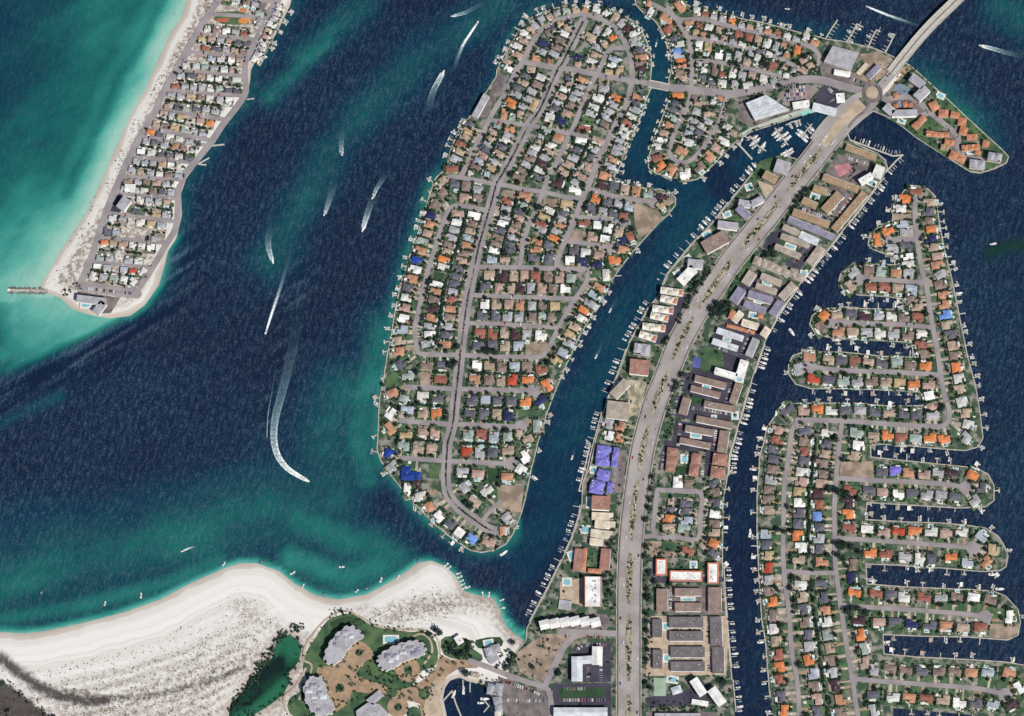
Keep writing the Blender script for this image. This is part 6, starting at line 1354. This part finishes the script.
for i in sorted(range(len(HS)), key=lambda i: -HS[i]['py']):
    h = HS[i]
    if rr2.random() < .34: fx, fy = h['front']; o = rr2.choice((-1,1))*h['L']*.26; f = h['W']/2+3.2; car(h['p'][0]+h['t'][0]*o+fx*f, h['p'][1]+h['t'][1]*o+fy*f, 1.5, math.atan2(fy, fx), 'parked in front of '+h['ref'] if NC < 290 else '')
if CS.v: tag(CS.build('cars', [M['car_'+c] for c in ('white','silver','black','red','blue','beige')]+[M['glass'], M['tyre']]), 'cars parked at the farther houses', kind='stuff')

# ================================================================== TREES
def crown(seed, n, rx, rz_, q, lobes=5):
    r = random.Random(seed); b = MB(); ls = [(r.uniform(-.5,.5)*rx, r.uniform(-.5,.5)*rx, r.uniform(-.25,.45)*rz_, r.uniform(.42,.7)) for _ in range(lobes)]
    for i in range(n):
        lx, ly, lz, s = r.choice(ls); t = r.uniform(0, 6.283); u = r.uniform(-.6, 1); k = math.sqrt(max(0, 1-u*u)); d = r.uniform(.72, 1.05)
        c = np.array((lx+math.cos(t)*k*s*rx*d, ly+math.sin(t)*k*s*rx*d, lz+u*s*rz_*d)); nrm = np.array((math.cos(t)*k, math.sin(t)*k, u+.35))+np.array([r.gauss(0,.35) for _ in range(3)]); nrm /= np.linalg.norm(nrm)
        a = np.cross(nrm, (r.gauss(0,1), r.gauss(0,1), r.gauss(0,1))); a /= np.linalg.norm(a); e = np.cross(nrm, a); z = q*r.uniform(.6, 1.25)
        b.add([tuple(c+a*z+e*z*.3), tuple(c+e*z), tuple(c-a*z*.9), tuple(c-e*z*.8)], [(0,1,2,3)])
    return b
CR = [crown(k, 260, 3.6+.25*(k % 3), 2.6+.2*(k % 2), .62, 5+k % 3) for k in range(6)]
TRK = []
for k in range(3):
    b = MB(); b.tube((0,0,0), (.1*k,.1,2.6), .32, 0, 7, .2)
    for a in range(4): b.tube((.1*k,.1,2.2), (.1*k+1.5*math.cos(a*1.57+k), .1+1.5*math.sin(a*1.57+k), 4.4), .15, 0, 5, .06)
    TRK.append(b.mesh('trunk', M['bark']))
CRM = [[CR[k].mesh('crown', M[m]) for k in range(6)] for m in ('leaf','leaf2','leaf3')]
SMALL = [crown(50+k, 46, 1.7, 1.35, .62, 3) for k in range(6)]; MIDC = [crown(70+k, 90, 2.9, 2.2, .68, 4) for k in range(4)]
PALM = MB(); rp = random.Random(2)
for k in range(13):
    a = k*.483; 
    for j in range(4):
        r0, r1 = .3+j*.65, .3+(j+1)*.65; z0, z1 = .5-.16*(j)**1.6, .5-.16*(j+1)**1.6; w0, w1 = .38-.06*j, .38-.06*(j+1); ca, sa = math.cos(a), math.sin(a)
        PALM.add([(r0*ca-w0*sa, r0*sa+w0*ca, z0),(r0*ca+w0*sa, r0*sa-w0*ca, z0),(r1*ca+w1*sa, r1*sa-w1*ca, z1),(r1*ca-w1*sa, r1*sa+w1*ca, z1)], [(0,1,2,3)])
PALMM = PALM.mesh('fronds', M['leaf']); b = MB(); b.tube((0,0,0), (.3,.1,6), .2, 0, 6, .14); PTR = b.mesh('trunk', M['bark'])
NT = 0; TS = MB(); rt = random.Random(77); USED = {}
TW = ['green', 'dark', 'light-green']; SW = {0: 'small', 1: 'middling', 2: 'big', 3: 'huge'}
def tree(x, y, size, tone, where):
    global NT
    k = rt.randrange(6); sw = SW[0 if size < .8 else 1 if size < 1.05 else 2 if size < 1.45 else 3]
    if where and NT < 296:
        NT += 1; r = empty('broadleaf_tree', (x, y, 1.2), rt.uniform(0, 6.28)); r.scale = (size, size, size*.9)
        tag(r, '%s %s tree %s' % (sw, TW[tone], where), 'tree', 'garden trees of the resort islands')
        o = bpy.data.objects.new('crown', CRM[tone][k]); link(o); o.parent = r; o.location = (0, 0, 4.4); o = bpy.data.objects.new('trunk', TRK[k % 3]); link(o); o.parent = r
    else: bush(x, y, size*1.25, tone, MIDC, 3.4)
def bush(x, y, s, tone, lib=None, z=1.6):
    if lib is None and rt.random() < .42: lib, s, z = MIDC, s*.85, 2.4
    b = rt.choice(lib or SMALL); a = rt.uniform(0, 6.28); c, n = math.cos(a)*s, math.sin(a)*s; TS.merge(b, lambda v: (x+v[0]*c-v[1]*n, y+v[0]*n+v[1]*c, z*s+1.2+v[2]*s), tone)
BIGT = [(840.6,548,1.5),(837,543.5,1.6),(845,545,1.7),(851,547,1.5),(838,555,1.6),(843,559,1.2),(858,553,1.5),(834.5,440,1.5),(842,460,1.1),(827,490,1.7),(837,492,1.9),(846,495,1.6),(858,499.5,1.4),(776.6,530.5,1.4),(784,531.5,1.4),(790,532,1.3),(787.5,507,1.1),(827,555,1.3),(793,578,1.5),(790,588.5,1.2),(847,612,1.8),(851,609,1.5),(858,609.5,1.6),(866,613,1.5),(781,626,1.5),(800,665,1.5),(806,716,1.5),(811,570.5,1.0),
  (929,411.5,1.0),(941,409,1.6),(845,376,1.3),(926,314.5,1.3),(924.5,403,1.1),(652,478,1.2),(650.5,489.5,1.2),(649,499,1.2),(648,508,1.3),(646,520,1.3),(646,547,1.2),(645,557,1.2),(648,598,1.5),(647,590,1.2),(654,583,1.4),(649,573,1.3),(670,584,1.2),(646,615,1.3),(647,623,1.2),(646.5,631,1.3),(647,641,1.1),(648,650,1.1),(647,660,1.2),(645,684,1.2),(651,688,1.2),(723,684,1.7),(559,674,1.5),(533,667,1.2),(514,657,1.4),(511,662,1.5),(507,668,1.4),(512,643,1.2),(465,673,1.7),(463,653,1.4),(458,656,1.4),(449,645,1.3),(452,650,1.2),(468,650,1.3),(467,642,1.2),
  (436,631,1.6),(430,634,1.3),(440,633,1.2),(342,598+14,.9),(612,520,1.2),(613,530,1.3),(611,539,1.3),(608,545,1.1),(603,577,1.2),(606,584,1.2),(609,592,1.1),(609,573,1.0),(675,390,1.3),(676,383,1.4),(682,376,1.4),(712,310,1.6),(717,305,1.6),(722,309,1.5),(728,304,1.3),(806,190,1.3),(802,194,1.2),(799,198,1.3),(796,203,1.3),(792,209,1.1),(766,255.5,1.5),(772,250,1.3),(697,285,1.2),(691,291,1.2),(694,278,1.3),(690,297,1.1),(667,339,1.0),(664,344,1.0),
  (455,364,1.3),(449,366,1.4),(458,347,1.3),(440,347,1.2),(488,352,1.5),(495,353,1.5),(484,350,1.3),(549,363,1.6),(553,358,1.0),(507,431,1.4),(402,462,1.2),(418,404,1.2),(383.5,385,.9),(470,506,1.3),(466,503,1.1),(416,372,1.2),(498,486,1.1),(446,413,1.1),(446,418,1.1),(465,268,1.0),(505,214,1.4),(538,209,1.6),(525,211,1.3),(504,254,1.3),(632,230,1.5),(623,222,1.3),(585,209,1.2),(583,132,1.3),(553,134,1.1),(511,176,1.3),(518,184,1.2),(672,131,1.1),(682,103,1.4),(664,148,1.2),(700,143,1.4),(730,64,1.3),(737,66,1.3),(761,63,1.4),(766,66,1.3),(805,57,1.3),(780,127-40,1.2),(696,59,1.2)]
def where_of(x, y):
    i = int(np.argmin((HP[:,0]-x)**2+(HP[:,1]-y)**2)); h = HS[i]; d = math.hypot(HP[i][0]-x, HP[i][1]-y)
    if d > 40 or h['isl'] == 'A': return None
    fx, fy = h['front']; f = (x-h['p'][0])*fx+(y-h['p'][1])*fy; return ('before ' if f > 3 else 'behind ' if f < -3 else 'beside ')+h['ref']
def brief(t):
    t = t.split(',')[0].split()[:9]
    while t and t[-1] in 'the of with and at in on by west east north south between beside below above near to a nearest joined dark upper lower touching closing along running rust-red rust cream'.split(): t.pop()
    return ' '.join(t)
BEARS = [(o.name, tuple(o.location)[:2], brief(o['label'])) for o in bpy.data.objects if o.parent is None and o.get('group', '').endswith('of the resort islands') and o.get('category') not in ('tree',)]
for x, y, s in BIGT:
    c = P(x, y); wh = where_of(*c)
    i = min(range(len(BEARS)), key=lambda i: math.hypot(BEARS[i][1][0]-c[0], BEARS[i][1][1]-c[1])); d2 = math.hypot(BEARS[i][1][0]-c[0], BEARS[i][1][1]-c[1])
    if wh is None or (570 < x < 735 and y > 300 and d2 < 60): wh = 'near the '+BEARS[i][2]
    tree(*c, s, 1, wh)
def clear(x, y, r=1.5):
    d, qx, qy, sw = nearest_street(x, y)
    return d > sw/2+r
ro = sorted(range(len(HS)), key=lambda i: -HS[i]['py'])
for i in ro:
    h = HS[i]; fx, fy = h['front']; tx, ty = h['t']; x0, y0 = h['p']; q = lambda a, f: (x0+tx*a+fx*f, y0+ty*a+fy*f)
    A = h['isl'] == 'A'
    # front-yard tree
    for _ in range(rt.choice((0,1)) if A else rt.choice((0,1,1,2,2))):
        p = q(rt.uniform(-.3, .3)*h['L'], h['W']/2+rt.uniform(2.2, max(2.6, min(h['fd']-h['W']/2-1, 6))))
        if clear(*p, .6): tree(*p, rt.uniform(.5, 1.15), rt.choice((0,1,1,1,2)), where_of(*p) if i in INDIV and not A else None)
    if rt.random() < .55:
        p = q(rt.choice((-1,1))*(h['lat']/2), rt.uniform(-h['W']/2, h['W']/2)); tree(*p, rt.uniform(.5, 1.05), rt.choice((0,1,1)), where_of(*p) if i in INDIV and not A else None)
    # planting along the lot lines and against the walls
    for k in range(rt.choice((6,7,8,9)) if not A else 4):
        s = rt.choice((-1,1)); p = q(s*h['lat']/2+rt.gauss(0,.6), rt.uniform(-h['W']/2-3, min(h['fd']-1, h['W']/2+4))); 
        if clear(*p, .5): bush(*p, rt.uniform(.45, .95), rt.choice((0,1,1,1,2)))
    for k in range(rt.choice((3,4,5))):
        p = q(rt.uniform(-.5,.5)*h['L'], h['W']/2+rt.uniform(.8, 1.6)); 
        if clear(*p, .5): bush(*p, rt.uniform(.35, .6), rt.choice((0,1,2)))
    for k in range(0 if A else rt.choice((4,5,6))):   # taller clumps
        p = q(rt.choice((-1,1))*h['lat']*rt.uniform(.42,.5), rt.uniform(-h['W']/2-4, min(h['fd']-1.5, h['W']/2+5)))
        if clear(*p, .8): bush(*p, rt.uniform(.6, 1.2), rt.choice((0,0,0,1,1,2)), MIDC, 2.6)
    bk = min(h['back']*.5, 16)
    for k in range(rt.choice((6,7,8,9)) if not A else 3):   # hedge on the back line
        p = q(rt.uniform(-.5,.5)*h['lat'], -bk+rt.gauss(0,.5))
        if h['back'] < 36 and clear(*p): bush(*p, rt.uniform(.7, 1.2), rt.choice((0,1,1,1)), MIDC if k % 3 == 0 else None, 2.4)
        elif h['back'] >= 36:
            p = q(rt.uniform(-.5,.5)*h['lat'], -h['W']/2-rt.uniform(1, 6))
            if on_land(*p) : bush(*p, rt.uniform(.4, .8), rt.choice((0,1,2)))
# median planting of the island boulevard and the divided road
S_ = along(STP['main']); l = STP['main']
for s in np.arange(6, S_[-1]-6, 2.6):
    k = min(max(np.searchsorted(S_, s)-1, 0), len(l)-2); t = (s-S_[k])/(S_[k+1]-S_[k])
    if math.sin(s*.055)+math.sin(s*.021+1) < -.95: continue
    bush(l[k][0]+(l[k+1][0]-l[k][0])*t+rt.gauss(0,.2), l[k][1]+(l[k+1][1]-l[k][1])*t, rt.uniform(.5, .8), 1)
for s, e in MEDIANS:
    for k in range(int((e-s)/2.4)):
        x, y, dx, dy = bl_at(rt.uniform(s+9, e-9)); o = rt.gauss(0, 1.5); bush(x-dy*o, y+dx*o, rt.uniform(.45, 1.0), rt.choice((0,1,1,2)), None, 1.5)
# verges of the boulevard, hedges round the blocks
def scatter(poly, n, s0, s1, tones=(0,1,1)):
    q = [P(x, y) for x, y in XY(poly)]; xs = [p[0] for p in q]; ys = [p[1] for p in q]; k = 0; t = 0
    while k < n and t < n*30:
        t += 1; x, y = rt.uniform(min(xs), max(xs)), rt.uniform(min(ys), max(ys))
        if sdist([x], [y], q)[0] > 0: bush(x, y, rt.uniform(s0, s1), rt.choice(tones), MIDC if s0 > .75 else None, 1.9); k += 1
for pl, n, a, b_ in [("643,540 652,540 653,690 643,690",70,.5,.95),("614,380 616,380 640,330 650,315 655,318 628,378",10,.5,.9),("688,296 700,280 708,268 712,270 694,298 676,330 672,330",46,.8,1.2),("662,340 670,328 674,330 664,350",12,.6,1),("608,515 618,515 616,560 609,560",34,.6,1.05),("604,575 612,575 612,610 606,610",22,.6,1),("530,630 545,630 550,634 530,634",16,.7,1.1),
    ("500,652 512,648 514,660 505,672 495,668",40,.7,1.1),("446,640 460,640 470,655 462,662 448,654",44,.7,1.1),("466,640 474,640 472,660 466,660",20,.7,1.1),("470,672 545,692 546,695 470,676",24,.5,.8),("296,634 304,630 303,622 294,622 288,630",26,.7,1.1),("264,650 274,645 268,668 256,676 250,690 242,694",60,.5,.9),
    ("645,360 660,345 664,350 650,384 642,384",8,.5,.9),("666,395 678,380 690,372 694,382 672,416 666,414",30,.6,1),("668,415 674,420 668,440 662,440",16,.5,.9),("648,478 655,478 652,530 645,532",14,.5,.9),("655,552 720,554 722,558 655,557",30,.7,1.1),("652,583 672,583 680,586 652,592",14,.7,1.1),("652,698 712,706 718,712 648,712",44,.7,1.1),
    ("745,262 752,268 730,302 722,302",26,.45,.75),("718,300 730,304 732,314 708,318",40,.8,1.2),("764,250 778,252 776,257 760,256",18,.7,1.1),("794,207 810,187 813,189 798,211",24,.6,1),("812,198 830,200 826,210 814,208",16,.6,1),("812,207 822,208 818,214 810,212",8,.6,.9),("781,222 787,214 790,217 783,226",10,.6,.9),("845,170 855,168 858,180 848,182",14,.5,.9),
    ("686,275 700,266 704,272 690,290",24,.6,1.),("702,263 716,262 712,272 700,276",18,.6,1.),("726,207 734,201 738,206 730,212",10,.5,.8),("753,176 762,170 764,176 756,182",10,.5,.8),("727,100 731,100 723,122 719,122",26,.6,.9),("746,96 800,82 800,84 748,99",40,.5,.8),("800,62 818,64 816,72 802,70",12,.6,1.),("672,650 704,660 704,661 672,660",30,.35,.55),("672,628.5 703,629 703,631 672,631",30,.35,.55),
    ("330,606 352,610 350,614 328,616",14,.5,.9),("355,616 440,634 440,637 355,622",40,.4,.8),("680,620 690,618 690,700 680,700",0,.5,.8),("920,100 960,126 975,150 1000,150 1004,157 990,164 962,160 930,140 900,122 886,114",60,.4,.8),("404,436 412,434 410,441 402,440",4,.5,.8),("60,288 72,290 70,296 62,296",14,.6,1.),("74,283 84,284 82,290 74,290",10,.6,1.),("128,290 136,278 148,262 152,266 140,286",20,.35,.6),
    ("100,180 110,184 72,282 52,280",60,.3,.55),("207,0 215,0 150,104 143,104",70,.3,.55),("135,118 140,120 112,186 106,184",40,.3,.55)]:
    scatter(pl, n, a, b_)
OCC = [(P((x1+x2)/2, (y1+y2)/2), math.hypot(x2-x1, y2-y1)*.75+2, wd*.75+2, math.atan2(-(y2-y1), x2-x1)) for x1, y1, x2, y2, wd, *_ in BARS if x1 and wd]
HARD = [[P(x, y) for x, y in XY(s_)] for nm, mt, s_ in ZONES if nm in ('parking', 'court', 'field')]
BLP = np.array(BL[::3])
def fill(poly, n, sizes, soft=.12, bl=True):
    q = np.array([P(x, y) for x, y in XY(poly)]); rn = np.random.RandomState(n); xs = rn.uniform(q[:,0].min(), q[:,0].max(), n); ys = rn.uniform(q[:,1].min(), q[:,1].max(), n)
    ok = sdist(xs, ys, [tuple(p) for p in q]) > 2.5
    for c, hl, hw, an in OCC:
        dx, dy = xs-c[0], ys-c[1]; u = dx*math.cos(an)+dy*math.sin(an); v = -dx*math.sin(an)+dy*math.cos(an); ok &= ~((np.abs(u) < hl) & (np.abs(v) < hw))
    for h in HARD:
        if ok.any(): ok &= (sdist(xs, ys, h) < -.5) | (rn.rand(n) < soft)
    if bl: ok &= pdist(xs, ys, BL) > 19.5
    d = np.full(n, 1e9)
    for hp, h in zip(HP, HS):
        if h['isl'] in 'DC': d = np.minimum(d, np.hypot(xs-hp[0], ys-hp[1]))
    ok &= d > 10
    for x, y in zip(xs[ok], ys[ok]):
        if clear(x, y, 1): bush(x, y, rt.uniform(*sizes), rt.choice((0,0,1,1,2)), MIDC if rt.random() < .5 else None, 2.2)
fill(' '.join('%g,%g' % p for p in D_SH), 5200, (.4, 1.0))
fill("886,112 898,62 912,64 1008,155 985,172 940,155", 900, (.4, .8), .03)
fill("736,92 830,60 845,84 830,112 740,138", 700, (.4, .9)); fill("820,45 900,62 880,92 830,86", 240, (.3, .6), .1)
def edge_trees(poly, n, s0, s1, jit=2.0):
    l = closed([P(x, y) for x, y in XY(poly)], 3); l.append(l[0]); S = along(l)
    for k in range(n):
        t = rt.uniform(0, S[-1]); i = min(max(int(np.searchsorted(S, t))-1, 0), len(l)-2); f = (t-S[i])/(S[i+1]-S[i]+1e-9)
        bush(l[i][0]+(l[i+1][0]-l[i][0])*f+rt.gauss(0, jit), l[i][1]+(l[i+1][1]-l[i][1])*f+rt.gauss(0, jit), rt.uniform(s0, s1), rt.choice((0,1,1,2)), MIDC if rt.random() < .5 else None, 2.0)
for pl, n in [("348,625 360,629 366,638 356,643 347,652 341,661 332,666 323,660 325,648 334,634",46),("377,660 382,651 395,644 408,640 420,640 427,649 424,657 411,661 402,664 395,669 384,671",46),("305,680 320,675 327,685 330,694 336,704 333,714 312,714 304,698",40),
    ("300,720 290,706 296,696 302,690 309,686 303,668 308,650 318,634 328,620 345,614 356,615 372,626 395,630 425,632 436,642 438,660",110),("360,668 358,676 380,684 398,690 420,682 436,668 420,674 395,676",60),("385,660 372,660 368,672 380,678",20),("414,706 408,714 420,718 424,710",16),("398,690 384,690 386,696 400,698",22),("424,688 418,694 428,700 432,692",22),("345,676 356,690 350,702 336,700",24)]:
    edge_trees(pl, n, .4, .85, 1.6)
for pl, n in [("279,638 290,634.5 299,641 301.5,650 299,661 293,669 288,673 290.5,681 283,695 270,705 252,716 240,722",90),("230,712 244,690 258,672 274,655 275.7,643 281,637",130),("0,679 16,690 31,701 47,714 60,726 20,726 0,700",70),("445,688 450,680 459,677 469,682 484,685",16)]:
    edge_trees(pl, n, .5, 1.1, 3.2)
for x, y in [(359,652.5),(408,670),(340,688),(398,707)]:
    c = P(x, y)
    for k in range(7): bush(c[0]+rt.gauss(0,2.4), c[1]+rt.gauss(0,2.0), rt.uniform(.6,1.0), 1)
# palms and round trees along the resort drives
for k, (x, y) in enumerate([(322,668),(330,665.5),(338,667),(345,662),(352,669),(360,676),(362,681),(372,676),(379,680),(386,682),(393,684),(400,681),(407,684),(415,681),(423,678),(430,673),(434,668),(427,660),(431,655),(428,682),(417,688),(411,693),(434,686),(430,694),(440,676),(448,663),(455,664),(463,664),(443,671),(320,690),(352,686),(356,693),(412,700),(404,696)]):
    c = P(x, y); r = empty('palm_tree', (*c, 1.4), k*.7); s = rt.uniform(.8, 1.15); r.scale = (s, s, s); tag(r, 'palm %s along the brick resort drive from the lagoon end' % nth(k+1), 'palm', 'palms along the brick resort drives')
    o = bpy.data.objects.new('fronds', PALMM); link(o); o.parent = r; o.location = (.3, .1, 6); o = bpy.data.objects.new('trunk', PTR); link(o); o.parent = r
tag(TS.build('garden_shrubs', [M['leaf'], M['leaf2'], M['leaf3']]), 'hedges, shrubs and small trees between the houses', 'shrubs', kind='stuff')
# dune plants on the spit
ds = MB(); tries = 0; k = 0; TUFT = [crown(90+j, 7, .8, .5, .5, 2) for j in range(5)]
gx = np.array([rt.uniform(-10, 530) for _ in range(42000)]); gy = np.array([rt.uniform(560, 735) for _ in range(42000)])
W_ = np.array([P(a, b) for a, b in zip(gx, gy)]); sd = sdist(W_[:,0], W_[:,1], LAND['G']); sc = scrubmap(gx, gy, sd)*.9+.16*np.clip((sd-40)/20, 0, 1)*(np.sin(sd*.22+gx*.01) > .35)
res = (sdist(gx, gy, XY("290,690 306,650 322,616 360,612 440,632 470,638 528,640 545,720 280,740")) > 0)
for i in range(len(gx)):
    if sd[i] > 25 and not res[i] and rt.random() < sc[i]*.62:
        b = rt.choice(TUFT); s = rt.uniform(.5, 1.5); a = rt.uniform(0, 6.28); c, n = math.cos(a)*s, math.sin(a)*s; x, y = W_[i]
        ds.merge(b, lambda v: (x+v[0]*c-v[1]*n, y+v[0]*n+v[1]*c, 1.3+.3*s+v[2]*s), 0 if rt.random() < .8 else 1)
tag(ds.build('dune_scrub', [M['scrub'], M['leaf2']]), 'tufts of dune scrub in rows on the white sand', 'scrub', kind='stuff')
# ---- what shares a label is told apart by its place among its likes
same = {}
for o in bpy.data.objects:
    if o.parent is None and o.get('label'): same.setdefault(o['label'], []).append(o)
for lab, os_ in same.items():
    if len(os_) < 2: continue
    xs = [o.location.x for o in os_]; ys = [o.location.y for o in os_]; ew = max(xs)-min(xs) >= max(ys)-min(ys)
    os_.sort(key=lambda o: o.location.x if ew else -o.location.y); a_, z_ = ('west', 'east') if ew else ('north', 'south'); n = len(os_)
    for i, o in enumerate(os_):
        if n == 2: p = (a_ if i == 0 else z_)+'ern'
        elif i == 0: p = a_+'ernmost'
        elif i == n-1: p = z_+'ernmost'
        else: p = nth(i+1)+'-from-'+a_
        o['label'] = p+' '+lab
if __name__ == '__main__':
    print('houses', len(HS), 'individual', len(INDIV), 'boats', NB, 'docks', ND, 'cars', NC, 'trees', NT, 'objects', len(bpy.data.objects))
